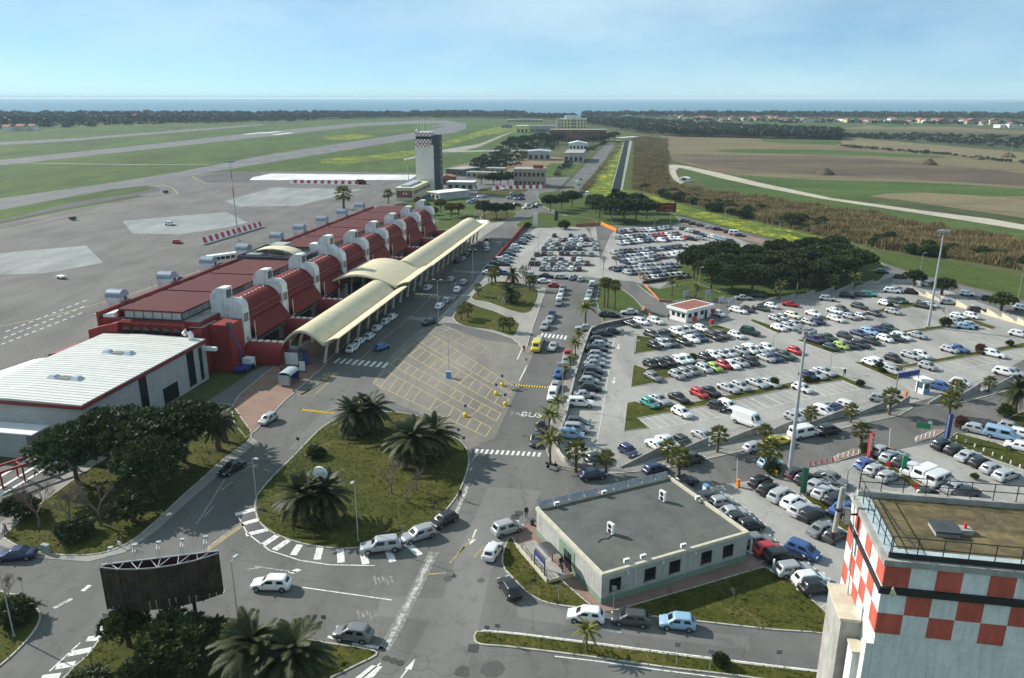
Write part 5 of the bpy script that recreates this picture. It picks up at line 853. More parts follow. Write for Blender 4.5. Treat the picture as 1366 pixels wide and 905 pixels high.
wood('pine_wood', 700, -80, 700, ([-80, 700], [155, 153.8]), ([-80, 700], [158.5, 155.5]), (10, 16), (6, 10), label='farther line of coastal pines before the sea on the airfield side')
wood('pine_wood', 1500, 770, 1120, ([770, 800, 850, 900, 1000, 1120], [160, 160, 162, 168, 174, 181]), ([770, 800, 850, 900, 1000, 1120], [164, 168, 178, 182.5, 184.5, 187]), (8, 12), (4, 6.5), label='broad dark pine wood between the canal and the brown field')
wood('pine_wood', 900, 780, 1500, ([780, 1000, 1366, 1500], [154.2, 154.2, 156.2, 157]), ([780, 1000, 1366, 1500], [156.5, 156.6, 160.5, 161]), (8, 15), (6, 10), label='line of coastal pines behind the village on the field side')
wood('hedgerow', 240, 880, 1500, ([880, 1500], [160, 166]), ([880, 1500], [163, 170]), (3, 7), (3, 6), label='scattered trees and hedges among the village gardens')
wood('hedgerow', 300, -80, 420, ([-80, 420], [165, 158]), ([-80, 420], [176, 162]), (4, 8), (3, 6), label='scattered dark trees at the far airfield boundary')
wood('olive_trees', 520, 1130, 1500, ([1130, 1240, 1500], [181, 180, 188]), ([1130, 1240, 1366, 1500], [184, 192, 200, 214]), (3, 4.5), (2, 3), 'leaf_wood', 'rows of small grey green olive trees beyond the tan field', 22)
wood('field_hedge', 130, 1110, 1500, ([1110, 1126, 1250, 1500], [188, 195, 205, 233]), ([1110, 1126, 1250, 1500], [192, 197, 207, 235]), (1.5, 2.5), (1.5, 2.5), 'leaf_wood', 'thin dark hedge dividing the tan field from the brown field', 18)
wood('garden_scrub', 190, 628, 742, ([628, 690, 742], [222, 186, 186]), ([628, 690, 742], [236, 222, 200]), (1.5, 5), (1.8, 3.6), 'leaf_wood', 'dark scrub and small garden trees around the far sheds', 22)
wood('roadside_bushes', 60, 742, 812, ([742, 775, 812], [232, 204, 189]), ([742, 775, 812], [238, 207, 191]), (1.5, 3.5), (1.5, 2.5), 'leaf_wood', 'low dark bushes along the left side of the straight road', 20)
def reeds(name, P, h, mat, label, per=14):
    n = len(P); c = np.repeat(np.array(P), per, 0); c[:, :2] += rng.normal(size=(n * per, 2)) * .8; cl = .62 + .42 * np.sin(c[:, 0] * .21 + 2 * np.sin(c[:, 1] * .13)) * np.cos(c[:, 1] * .17 + c[:, 0] * .07); hh = ((h[0] + (h[1] - h[0]) * rng.random(n * per)) * np.clip(cl, .35, 1.05))[:, None]; d = rng.normal(size=(n * per, 3)) * np.array([.16, .16, 0]) + np.array([0, 0, 1.]); a = rng.random(n * per) * 6.28; q = np.stack([np.cos(a), np.sin(a), 0 * a], 1) * .14
    o = link(name, np_mesh(name, np.concatenate([np.stack([c - q, c + q, c + d * hh], 1), np.stack([c + d * hh * .45 - q * 1.3, c + d * hh * .45 + q * 1.3, c + d * hh * 1.02 + q], 1)]), mat), kind='stuff'); tagged(o, label, 'reeds')
reeds('reed_bed', band(6500, 845, 1460, ([845, 900, 1016, 1170, 1272, 1460], [238, 250, 266, 288, 312, 344]), ([845, 900, 1016, 1175, 1285, 1460], [252, 266, 296, 332, 347, 378])), (2.6, 4.4), 'leaf_reed', 'wide bed of tan dry reeds between meadow and fields')
reeds('reed_bed', band(3600, 846, 890, ([846, 890], [184, 186]), ([846, 860, 890], [240, 246, 256])), (2.4, 4.2), 'leaf_reed', 'tan dry reeds along the canal towards the sea')
reeds('roadside_scrub', band(500, 775, 830, ([775, 790, 812, 830], [252, 236, 208, 190]), ([775, 790, 812, 830], [260, 250, 224, 193])), (.5, 1.4), 'leaf_reed', 'low dry scrub between the long straight road and the canal', 7)
random.seed(8)
P = band(75, 850, 1400, ([850, 950, 1093, 1175, 1285, 1400], [250, 268, 300, 322, 338, 356]), ([850, 950, 1093, 1175, 1285, 1400], [256, 282, 312, 333, 349, 370]))
for p in P: tree('oleander_bush', BUSH[random.randrange(2)], (p[0], p[1], 0), random.uniform(2.4, 4.2), 'dark green bush growing among the tan reeds', 'bush', 'green bushes in the reed bed', 3.4, random.uniform(1.1, 1.7), z=0)
for px_, s in [((1101, 233), 1.), ((1239, 220), 1.1), ((1345, 210), 1.0), ((1138, 197), .8), ((1306, 213), .8)]:
    p = G(*px_); hp = MB(); k = 14; vs_ = []
    for r_ in range(4):
        for j in range(k): a = 2 * math.pi * j / k; rr = (6.5, 5.0, 2.6, .4)[r_] * s * random.uniform(.85, 1.15); vs_.append((rr * math.cos(a), rr * math.sin(a), (0, 1.6, 3.4, 4.6)[r_] * s + random.uniform(-.15, .15)))
    hp.add(vs_, [(r_ * k + j, r_ * k + (j + 1) % k, (r_ + 1) * k + (j + 1) % k, (r_ + 1) * k + j) for r_ in range(3) for j in range(k)] + [tuple(3 * k + j for j in range(k))]); tagged(link('earth_heap', hp.mesh('earth_heap', 'field_dark'), None, p), 'dark conical heap out on the ploughed field', 'heap', 'heaps on the field')

# ---- rough tufts in the nearer lawns
TP = []
for pts, z in LAWNS:
    a = np.array(pts); x0, y0 = a.min(0); x1, y1 = a.max(0)
    if y0 > 112: continue
    n = int((x1 - x0) * (y1 - y0) * 9); q = np.stack([rng.uniform(x0, x1, n), rng.uniform(y0, y1, n)], 1); ins = np.zeros(n, bool); m_ = len(a)
    for i in range(m_):
        xa, ya = a[i]; xb, yb = a[(i + 1) % m_]; c = (ya > q[:, 1]) != (yb > q[:, 1]); xx = (xb - xa) * (q[:, 1] - ya) / (yb - ya + 1e-9) + xa; ins ^= c & (q[:, 0] < xx)
    q = q[ins]; keep = (np.sin(q[:, 0] * .9 + 2 * np.sin(q[:, 1] * .6)) * np.cos(q[:, 1] * .8) + rng.random(len(q)) * 1.6) > .55; q = q[keep]; TP.append(np.concatenate([q, np.full((len(q), 1), z)], 1))
TP = np.concatenate(TP); o = link('lawn_tufts', np_mesh('lawn_tufts', tufts(TP, np.tile([0, 0, 1.], (len(TP), 1)), .08 + .12 * rng.random(len(TP)), 3, .9, .35), 'leaf_grass'), kind='stuff'); tagged(o, 'rough grass tufts growing through the near lawns', 'grass')
# ================================================================== CARS
# kind: (length, width, height, belt, sill, wheel radius, windscreen base/top, roof rear top/base, bonnet height, tail height)
CT = {'h': (3.8, 1.66, 1.47, .95, .22, .29, (1.16, .40), (-1.42, -1.80), .88, .95),
      's': (4.5, 1.76, 1.43, .93, .20, .31, (1.12, .30), (-.98, -1.66), .86, .98),
      'e': (4.5, 1.76, 1.48, .94, .20, .31, (1.14, .34), (-1.80, -2.15), .87, .95),
      'm': (4.1, 1.74, 1.64, 1.02, .22, .30, (1.50, .58), (-1.72, -1.98), .95, 1.02),
      'u': (4.5, 1.84, 1.80, 1.12, .32, .36, (1.12, .52), (-1.92, -2.18), 1.06, 1.12),
      'v': (5.6, 2.0, 2.45, 1.30, .28, .34, (2.30, 1.45), (-2.70, -2.78), 1.25, 1.3),
      'b': (4.9, 1.95, 2.0, 1.15, .28, .33, (2.05, 1.25), (-2.30, -2.44), 1.12, 1.15)}
KIND = {'h': 'hatchback', 's': 'saloon car', 'e': 'estate car', 'm': 'people carrier', 'u': 'off roader', 'v': 'panel van', 'b': 'minibus'}
PAINT = {'w': ('white', (.80, .80, .79)), 's': ('silver', (.36, .37, .38)), 'g': ('grey', (.17, .175, .18)), 'k': ('black', (.012, .012, .014)), 'n': ('dark blue', (.012, .02, .075)), 'b': ('blue', (.045, .11, .30)), 'l': ('pale blue', (.25, .40, .55)), 'r': ('red', (.42, .015, .018)), 'G': ('lime green', (.36, .50, .10)), 't': ('turquoise', (.06, .33, .28)), 'y': ('yellow', (.72, .56, .06)), 'm': ('maroon', (.07, .018, .028)), 'c': ('cream', (.70, .66, .52)), 'd': ('charcoal', (.045, .047, .05)), 'D': ('dark green', (.012, .04, .03))}
def car_shapes(t):
    L, W, H, belt, sill, wr, (wx0, wx1), (rx1, rx0), bh, th = CT[t]; hw = W / 2; f, r = L / 2, -L / 2
    st = [(f, sill + .10, bh - .30, .80), (f - .08, sill, bh - .16, .93), (f - .45, sill, bh - .03, 1.0), (wx0, sill, belt - .01, 1), (wx1 - .2, sill, belt, 1), (rx1, sill, belt + .01, 1), (rx0 + .05, sill, th, .99), (r + .18, sill, th - .03, .95), (r + .02, sill + .06, th - .14, .86), (r, sill + .14, th - .3, .80)]
    st = sorted(set(st), key=lambda q: -q[0]); b = MB(); vs_ = []
    for y, z0, z1, k in st:
        x = hw * k; zm = z0 + (z1 - z0) * .55; vs_ += [(-x * .9, y, z0), (-x, y, z0 + .12), (-x, y, zm), (-x * .965, y, z1 - .06), (-x * .86, y, z1), (x * .86, y, z1), (x * .965, y, z1 - .06), (x, y, zm), (x, y, z0 + .12), (x * .9, y, z0)]
    n = 10; fs = [(i * n + j, (i + 1) * n + j, (i + 1) * n + (j + 1) % n, i * n + (j + 1) % n) for i in range(len(st) - 1) for j in range(n)]
    fs = [q[::-1] for q in fs]; fs += [tuple(range(n))[::-1] if 0 else tuple(range(n)), tuple((len(st) - 1) * n + j for j in range(n))[::-1]]; b.add(vs_, fs)
    # cabin: five rings of twelve, its glazed faces marked 1..6, rounded by subdivision and then split into parts
    bw, tw_ = hw * .95, hw * (.80 if t not in 'vb' else .90); yb = (wx1 + rx1) / 2 + .05; ym = {'v': wx0 - 1.1}.get(t, yb)
    pl_b = [(-bw * .95, wx0), (bw * .95, wx0), (bw, wx0 - .20), (bw, ym + .04), (bw, ym - .04), (bw, rx0 + .26), (bw * .93, rx0), (-bw * .93, rx0), (-bw, rx0 + .26), (-bw, ym - .04), (-bw, ym + .04), (-bw, wx0 - .20)]
    pl_t = [(-tw_ * .94, wx1), (tw_ * .94, wx1), (tw_, wx1 - .10), (tw_, min(ym + .05, wx1 - .3)), (tw_, min(ym - .05, wx1 - .4)), (tw_, rx1 + .14), (tw_ * .93, rx1), (-tw_ * .93, rx1), (-tw_, rx1 + .14), (-tw_, min(ym - .05, wx1 - .4)), (-tw_, min(ym + .05, wx1 - .3)), (-tw_, wx1 - .10)]
    cy_, rings = (wx1 + rx1) / 2, []
    for z, u, kk in ((belt - .12, -.06, 1), (belt - .01, .02, 1), (H - .11, .93, 1), (H - .05, 1, 1), (H + .005, 1, .86), (H + .015, 1, .45)):
        rings += [((a_[0] + (c_[0] - a_[0]) * u) * kk, (a_[1] + (c_[1] - a_[1]) * u - cy_) * (1 if kk == 1 else kk + .04) + cy_, z) for a_, c_ in zip(pl_b, pl_t)]
    c_ = MB(); gl = {0: 1, 6: 2, 2: 3, 4: 4, 8: 5, 10: 6}
    if t == 'v': gl = {0: 1, 2: 3, 10: 6}
    for r_ in range(5):
        for j in range(12): c_.add([], []); c_.f.append((r_ * 12 + j, (r_ + 1) * 12 + j, (r_ + 1) * 12 + (j + 1) % 12, r_ * 12 + (j + 1) % 12)[::-1]); c_.m.append(gl.get(j, 0) if r_ == 1 else 0)
    c_.v = rings; c_.f.append(tuple(60 + j for j in range(12))); c_.m.append(0)
    for j in range(12):                                       # holding loops keep the glass edges crisp
        pass
    def rounded(mb, nm):
        me_ = bpy.data.meshes.new('tmp'); me_.from_pydata(mb.v, [], mb.f)
        for _ in range(8): me_.materials.append(None)
        me_.polygons.foreach_set('material_index', mb.m); ob_ = bpy.data.objects.new('tmp', me_); COL.objects.link(ob_); sd_ = ob_.modifiers.new('s', 'SUBSURF'); sd_.levels = 1; sd_.render_levels = 1
        dg_ = bpy.context.evaluated_depsgraph_get(); dg_.update(); ev = bpy.data.meshes.new_from_object(ob_.evaluated_get(dg_)); bpy.data.objects.remove(ob_)
        out = {}
        for p_ in ev.polygons:
            m_ = out.setdefault(p_.material_index, (MB(), {})); ids = []
            for vi in p_.vertices:
                if vi not in m_[1]: m_[1][vi] = len(m_[0].v); m_[0].v.append(tuple(ev.vertices[vi].co))
                ids.append(m_[1][vi])
            m_[0].f.append(tuple(ids)); m_[0].m.append(0)
        return {k_: q_[0] for k_, q_ in out.items()}
    rb_ = rounded(b, 'body')[0]; rb_.v = [(x * 1.015, y * 1.02, z) for x, y, z in rb_.v]; rc_ = rounded(c_, 'cabin'); rb_.add(rc_[0].v, rc_[0].f)
    for sx in (-1, 1):                                        # dark wheel arches let into the flanks
        for y in ((f - .78, r + .72) if t not in 'vb' else (f - .95, r + 1.0)):
            n_ = 14; k_ = len(rb_.v); x_ = sx * (hw + .012); rb_.v += [(x_, y, wr)] + [(x_, y + (wr + .075) * math.cos(math.pi * q / n_), wr + (wr + .075) * math.sin(math.pi * q / n_)) for q in range(n_ + 1)]
            rb_.f += [(k_, k_ + 1 + q, k_ + 2 + q) if sx < 0 else (k_, k_ + 2 + q, k_ + 1 + q) for q in range(n_)]; rb_.m += [1] * n_
    sh = {'body': rb_, 'windscreen': rc_[1], 'rear_window': rc_.get(2), 'sides': [rc_[q] for q in (3, 4, 5, 6) if q in rc_]}
    wx = [(sx * (hw - .09), y) for sx in (-1, 1) for y in (f - .78 if t not in 'vb' else f - .95, r + .72 if t not in 'vb' else r + 1.0)]; sh['wheels'] = (wx, wr)
    sh['lights'] = [MB().box(s * hw * .62 - .2, s * hw * .62 + .2, f - .1, f - .005 + (.0), bh - .30, bh - .15) for s in (-1, 1)]; sh['tails'] = [MB().box(s * hw * .70 - .10, s * hw * .70 + .10, r - .0, r + .12, th - .36, th - .12) for s in (-1, 1)]
    sh['bumper_f'] = MB().box(-hw * .72, hw * .72, f - .04, f + .03, sill + .14, sill + .30); sh['bumper_r'] = MB().box(-hw * .74, hw * .74, r - .03, r + .04, sill + .16, sill + .30); sh['plate'] = MB().box(-.25, .25, r - .035, r - .028, sill + .34, sill + .45)
    sh['grille'] = MB().box(-hw * .34, hw * .34, f - .02, f + .012, bh - .36, bh - .24); sh['mirrors'] = [MB().box(s * (hw + .06) - .09, s * (hw + .06) + .09, wx0 - .55, wx0 - .42, belt - .02, belt + .13) for s in (-1, 1)]
    return sh
SH = {t: car_shapes(t) for t in CT}
def wheel_mesh(wr): return MB().path([(-.10, 0, 0), (-.09, 0, 0), (.09, 0, 0), (.10, 0, 0)], [wr - .03, wr, wr, wr - .03], 16).mesh('tyre', 'tyre', 40), MB().tube((-.108, 0, 0), (.108, 0, 0), wr * .62, n=12).mesh('rim', 'rim', 40)
PROTO, MIDP, LOW = {}, {}, {}
for t in CT:
    s = SH[t]; ms = {'body': s['body'].mesh('body', ['car_paint', 'trim'], 50), 'windscreen': s['windscreen'].mesh('windscreen', 'glass_car', 60), 'rear_window': s['rear_window'].mesh('rear_window', 'glass_car', 60) if s['rear_window'] else None, 'sides': [q.mesh('side_window', 'glass_car', 60) for q in s['sides']], 'tyre': None}
    ms['tyre'], ms['rim'] = wheel_mesh(s['wheels'][1]); ms['lights'] = [q.mesh('headlight', 'lamp_clear') for q in s['lights']]; ms['tails'] = [q.mesh('tail_light', 'lamp_red') for q in s['tails']]; ms['bf'] = s['bumper_f'].mesh('bumper', 'trim'); ms['br'] = s['bumper_r'].mesh('bumper', 'trim'); ms['plate'] = s['plate'].mesh('number_plate', 'plate'); ms['grille'] = s['grille'].mesh('grille', 'trim'); ms['mirrors'] = [q.mesh('mirror', 'trim') for q in s['mirrors']]
    PROTO[t] = ms; lo = MB(); lo.v = list(s['body'].v); lo.f = list(s['body'].f); lo.m = [2 if q else 0 for q in s['body'].m]
    for q in [s['windscreen'], s['rear_window']] + s['sides']:
        if q: lo.add(q.v, q.f, 1)
    for x, y in s['wheels'][0]: lo.path([(x - .1, y, s['wheels'][1]), (x + .1, y, s['wheels'][1])], s['wheels'][1], 8, 2)
    for q in s['tails']: lo.add(q.v, q.f, 3)
    LOW[t] = lo; MIDP[t] = lo.mesh('car', ['car_paint', 'glass_car', 'tyre', 'lamp_red'], 50)
FAR_CARS = []; ALL_CARS = []
OFFS = {'A': (600, 270), 'B': (790, 270), 'C': (680, 380), 'D': (840, 390), 'E': (1000, 370), 'F': (1166, 350), 'Q': (680, 490), 'H': (820, 470), 'I': (1000, 450), 'J': (1166, 440), 'K': (1000, 560), 'L': (1166, 540), 'M': (860, 600), 'N': (970, 660)}
def cars(reg, data, bearing, where, jit=3., types='hhse', s=6.83, off=None, z=.6):
    ox, oy = off or OFFS[reg]
    for q in data.split():
        x, y, c = q.split(',')[:3]; px, py = ox + float(x) / s, oy + float(y) / s; t = c[1] if len(c) > 1 else random.choice(types); br = bearing
        ex = q.split(',')[3:]
        if ex: br = float(ex[0])
        ALL_CARS.append((G(px, py, z), br + random.uniform(-jit, jit), c[0], t, where))
random.seed(44)
E4 = 3.903
# single cars on the roads near the island and the office
cars('', '70,75,sh,200', 0, 'driving past the brick pavement', 0, s=E4, off=(340, 540)); cars('', '1207,328,ks,205', 0, 'on the shaded road beside the pine lawn', 0, s=E4, off=(0, 540)); cars('', '80,250,ns,262', 0, 'stopped at the kerb of the pine lawn', 0, s=E4, off=(0, 675))
cars('', '655,210,su,258,0', 0, 'parked over the chevrons of the palm island', 0, s=E4, off=(340, 675)); cars('', '850,148,se,238 985,72,kh,224 85,405,we,272 1315,118,sm,60 1238,235,wh,18 1325,425,kh,-22 512,665,gh,280', 0, 'by the road junction around the palm island', 0, s=E4, off=(340, 675))
cars('', '397,570,wh,279 630,585,dh,279 873,605,lh,279', 0, 'parked in the line of three along the office lawn', 1, s=E4, off=(680, 675))
# kerb of the divided road
cars('C', '410,0,r 480,35,g 470,72,s 455,115,w 448,165,ge', 190, 'queued along the plaza pavement', 4); cars('C', '380,272,n 365,320,s 322,378,s', 196, 'parked by the plaza kerb above the crossing', 3)
cars('C', '265,515,s,195 245,570,yb,190 395,565,s,194 680,395,ss,275 880,270,kh,95 940,275,kh,95 1090,250,ss,275', 0, 'around the zebra crossing of the divided road', 2)
cars('C', '745,15,n 740,55,d 725,85,s 715,130,g 700,160,w', 190, 'parked beside the green wedge lawn', 3); cars('C', '525,635,r 510,690,s 465,770,d,200 450,810,b,195', 188, 'parked at the kerb among the drooping palms', 3)
cars('Q', '415,175,s 390,260,wu 285,540,kh 235,655,ds', 188, 'parked at the kerb before the zebra crossing', 3)
cars('C', '840,445,k,88 935,425,k,88 810,500,d 835,545,s 790,590,k 800,635,s 790,680,s 775,720,s 750,765,g 760,790,k 740,835,k 725,875,s', 95, 'in the tight row against the dark dividing wall', 3)
cars('Q', '740,190,kh 680,250,ss 645,330,wu 610,500,dh 605,560,sm 560,615,lm', 95, 'in the loose end of the row against the dark dividing wall', 3)
cars('C', '1110,355,d 1195,335,w 1245,335,w 1330,330,w', 148, 'beside the ticket booth entrance', 4)
# main car park, rows named by their lawns
w1 = 'in the double row nearest the white ticket booth'
cars('D', '205,385,d 275,390,k 330,380,k 370,375,s 435,360,w 490,345,s 545,340,s 595,335,w 650,330,w', 152, w1); cars('D', '225,485,k 300,465,s 370,460,d 420,455,k 490,450,k 565,425,w 640,415,n 700,415,g 770,405,k 840,390,d 975,390,w', 152, w1); cars('D', '1095,365,Du,140 810,195,w,150', 150, 'standing alone near the red umbrellas of the booth', 4)
w2 = 'in the double row of the second lawn'
cars('D', '190,655,k 275,650,k 360,635,k 450,620,w 515,610,w 695,590,k 760,570,w 850,560,s 915,555,s 945,545,s 1020,535,s 1090,525,wm 1180,520,s 1260,500,w', 152, w2); cars('D', '215,770,ge 430,755,s 500,730,s 575,715,g 680,695,sm 770,685,G 855,660,rh 920,655,w 1005,640,s 1100,630,km', 152, w2)
cars('E', '15,640,w 95,655,s 160,640,w 30,750,k 150,735,s 225,730,n 320,715,D 415,670,rh', 152, 'at the road end of the second lawn')
w3 = 'in the row above the stalls of the third lawn'
cars('H', '315,465,th 405,430,ss 585,415,ks 770,375,rh 870,360,ks 1035,325,ss 1145,310,s 1295,280,ss', 150, w3); cars('I', '60,415,ss 180,410,ss 530,350,n 600,340,s 680,310,s', 152, w3); cars('H', '610,550,wh 935,495,k 1035,485,we', 148, 'parked alone in the empty stalls below the third lawn'); cars('I', '480,465,wh', 150, 'parked by the mast in the empty stalls')
cars('H', '1210,635,wv,140', 0, 'crossing the lower lane of the car park', 0); cars('H', '125,900,n,150 395,855,w,150 480,815,w,150 625,820,k,150 815,760,ss,150', 0, 'behind the railings of the lower wall', 2)
cars('I', '410,730,s 495,700,s 675,680,wm 795,650,n 905,630,w 1185,560,s,120', 145, 'behind the lower wedge wall', 3); cars('Q', '795,830,kh,60', 0, 'in the rounded wall corner', 0)
w4 = 'in the double row behind the tall lamp mast'
cars('E', '580,570,n 640,565,m 715,550,D 865,530,d 1000,510,n 1090,495,l 1175,475,n 1270,465,D', 152, w4); cars('E', '745,640,D 830,625,G 920,620,k 1005,610,k 1110,585,k 1235,560,w 1315,540,d', 152, w4); cars('F', '95,695,w 250,675,we 200,690,k 395,665,s', 152, w4)
w5 = 'in the row along the long right hand lawn'
cars('J', '35,295,we 80,290,d 185,260,k 345,235,s 430,230,w 690,180,s 760,170,b 185,380,s 490,335,s 1090,220,we,140', 152, w5); cars('E', '1110,780,wh 1190,770,d 1310,740,k 1310,855,g', 152, 'at the tip of the long right hand lawn')
cars('J', '600,520,bm,140 790,480,w,130 1195,390,wm,140 1270,385,s,140', 0, 'near the exit booth and its wall', 2); cars('F', '1330,655,we,140', 0, 'on the far side lane of the long lawn', 0)
w6 = 'in the double row of the upper lawn below the grove'
cars('E', '240,375,s 305,365,s 400,350,c 455,350,s 585,330,w 265,460,w 355,450,s 410,430,s 540,410,s 625,405,n', 152, w6); cars('E', '780,305,w 840,290,k 1000,265,d 790,380,w 920,360,s 1020,355,s 1140,330,d', 152, w6)
cars('E', '80,280,D 205,260,w 375,245,rs 715,195,s 890,165,k 1010,160,d 1085,155,t 1290,120,w 1330,115,s', 120, 'along the shaded wall of the grove'); cars('D', '1040,50,s,100 1180,30,k,100 990,165,w,140 1060,155,m,140 1195,145,d,140 1295,125,w,140 1330,235,s,150 1345,315,w,150', 0, 'beside the grove at the booth end', 3)
cars('F', '105,375,w 245,350,D 180,350,d 440,395,d 515,385,s 175,450,s 45,465,k', 150, 'around the small upper lawn by the mast'); cars('F', '165,260,w,120 340,270,k,110 675,365,s,110 945,435,m,110', 0, 'against the cream wedge walls', 4); cars('F', '770,490,w 890,490,w 740,545,s 830,585,l,120 880,575,s,120', 150, 'around the bush on the mast lawn', 4)
cars('F', '75,85,d 235,130,d 485,200,w 845,285,w 1030,330,k 1340,415,w', 112, 'parked on the verge road beside the meadow', 3)
# hire yards
wy = 'in the hire row facing the office'
cars('K', '100,565,k 175,630,k 285,690,sm 395,750,wh 480,815,se 575,860,ke', 55, wy, 2); cars('N', '865,310,gs 985,370,dh', 55, wy, 2)
cars('N', '690,510,bm,135', 0, 'turning in the lane of the hire yard', 0); cars('M', '1140,120,lh,70', 0, 'behind the russet palm trunk', 0); cars('K', '750,540,gs,140', 0, 'crossing the lane between the hire rows', 0)
wx_ = 'in the hire row behind the green column sign'
cars('K', '420,490,m 510,540,k 610,600,s 690,660,se 790,725,k 850,800,b', 55, wx_, 2)
wz = 'backed against the office side of the hire yard'
cars('M', '590,435,d 705,480,s 800,570,s 860,640,k 960,690,k', 75, wz, 3); cars('N', '270,420,ge 380,500,rh 510,560,k 610,680,se 760,770,wh 810,850,kh', 78, wz, 3)
wr_ = 'in the hire row before the red sign'
cars('K', '1060,405,b 1150,460,s 1265,520,s', 58, wr_, 2); cars('L', '70,420,s 165,475,se 255,520,d 355,590,wm 485,630,wb 590,690,wb 740,750,s 850,805,k 480,810,k', 58, 'in the hire row with the green flag sign', 2)
wb_ = 'in the hire row along the flower strip'
cars('L', '635,365,k 735,410,k 855,465,s 965,520,k 1070,580,s 1205,640,s', 62, wb_, 2); cars('L', '950,230,s,130 1160,280,lb,130 1240,205,s,130 1340,265,w,130 1350,390,w,130', 0, 'behind the lawn of the flower strip', 3)
# road beside the lower wall
cars('M', '95,175,nh,62 425,90,dm,62 370,290,k,66', 0, 'parked below the lower wedge wall near the office', 2); cars('K', '45,250,sh,62 265,190,ye,66 490,125,wb,66 720,100,km,66', 0, 'parked below the lower wedge wall near the mast', 2); cars('', '430,365,nh,75', 0, 'parked behind the office by the bushy palms', 0, s=E4, off=(680, 540))
# terminal road
cars('', '510,525,we 545,490,we 597,465,w 637,420,we 682,388,w 717,363,w', 10, 'waiting in the taxi rank under the canopy', 2, s=E4, off=(340, 330)); cars('', '660,520,bh,35 905,390,k,215 902,210,w,10 1022,168,s,10 1087,182,s,12 1055,220,w,10 998,275,s,10 963,305,w,10', 0, 'on the terminal drop off road', 3, s=E4, off=(340, 330))
cars('A', '335,400,s 345,345,d 335,380,w 345,430,s', 10, 'waiting at the far end of the canopy', 3); cars('A', '120,515,s 150,480,d 60,540,k 215,440,d', 10, 'half hidden beneath the canopy edge', 3)
wq = 'in the slanted row along the low red wall'
cars('A', '725,305,s 700,325,d 680,345,s 650,370,d 610,402,w 630,400,w 585,432,d 570,440,s 545,475,n 520,500,s 470,522,w 528,535,s 410,560,k 490,562,k 385,600,n 355,640,w 500,645,b', 98, wq, 3)
wl = 'in the packed columns of the middle car park'
for rowy, xs in ((305, (955, 1105, 1180, 1225)), (342, (905, 1005, 1055, 1110, 1155, 1200, 1245, 1290)), (382, (880, 950, 985, 1075, 1130, 1185, 1240, 1310)), (420, (860, 935, 1005, 1070, 1125, 1185, 1320)), (470, (795, 860, 915, 1020, 1075, 1140, 1210, 1290)), (520, (760, 870, 945, 1015, 1130, 1180)), (560, (750, 800, 865, 940, 1010, 1100, 1165, 1255)), (600, (840, 900, 965, 1030, 1110, 1180))):
    cars('A', ' '.join(f'{x},{rowy + random.uniform(-6, 6):.0f},{random.choice("ssswgkkdnmsw")}' for x in xs), 10, wl, 3)
cars('A', '740,660,s,100 880,670,k,98 1020,680,s,98 1125,685,g,20 1195,700,s,15 860,720,w,100 960,755,r,100', 0, 'in the line at the foot of the middle car park', 3); cars('A', '1300,740,w 1295,770,k 1290,805,n 1280,835,s 1255,875,d', 12, 'nose to tail beside the exit lane', 3)
wu = 'in the packed rows of the upper car park'
for (x0, y0, x1, y1, n) in ((255, 270, 700, 235, 12), (245, 325, 770, 285, 13), (260, 370, 560, 345, 8), (590, 345, 880, 325, 8), (200, 455, 520, 430, 8), (560, 425, 850, 400, 6), (230, 510, 560, 475, 9), (590, 500, 780, 470, 5), (300, 545, 560, 510, 7), (200, 610, 440, 600, 6), (410, 590, 760, 575, 9), (320, 640, 720, 610, 10), (510, 695, 820, 660, 7)):
    cars('B', ' '.join(f'{x0 + (x1 - x0) * k / (n - 1):.0f},{y0 + (y1 - y0) * k / (n - 1) + random.uniform(-4, 4):.0f},{random.choice("sssswwggkkddnnsmlr" if random.random() < .5 else "sswgkdn")}' for k in range(n)), 152, wu, 4)
cars('B', '840,245,d 885,258,w 920,268,s 960,280,k 1010,300,d 1060,305,s 1100,315,w 1150,325,s 1170,335,l 1215,345,s 1265,355,k 990,330,s 910,335,k 960,450,w 1045,470,g 1135,465,D 1220,450,w 1290,435,d', 128, 'along the brick road of the upper car park', 4)
cars('B', '845,170,k 875,178,d 925,195,k 990,210,d 1075,230,s 1150,245,k 1240,270,d 1300,285,wb 1350,300,k', 118, 'parked on the verge at the edge of the yellow meadow', 3)
cars('', '615,770,w,10 625,790,s,10 645,745,g,12 655,865,k,10 705,880,wb,8 550,845,y,280 490,865,k,20', 0, 'on the far straight road', 3, off=(680, 130)); cars('', '955,375,s,10 945,390,s,10 310,785,wb,10 265,785,wb,10', 0, 'by the far buildings', 3, off=(680, 130))
wyd = 'in the yard beyond the terminal end'
cars('', '890,810,n 920,800,s 960,770,w 1000,765,s 1190,700,w 1260,740,s 1290,760,d 1330,750,k 1300,790,s 1340,790,n 1230,780,s 870,820,l', 80, wyd, 6, off=(500, 150)); cars('A', '610,20,k 720,30,s 700,50,w 770,40,d 810,20,s', 60, 'at the yard gate', 6); cars('', '100,760,b,60 130,745,s,60 160,735,s,60', 0, 'beside the fence of the red and cream office', 4, off=(500, 150))
cars('', '888,700,wu,100 925,793,rh,100', 0, 'out on the concrete of the apron', 0, s=E4, off=(0, 120)); cars('', '775,275,sm,60 810,270,g,60', 0, 'behind the apron side of the terminal', 0, off=(120, 330))
ALL_CARS.sort(key=lambda q: q[0].y); random.seed(5)
spots = []
def lone(p):                                                  # no two cars inside one another
    for q in spots:
        if (q - p).length < 1.5: return False
    spots.append(p.copy()); return True
cnt = 0
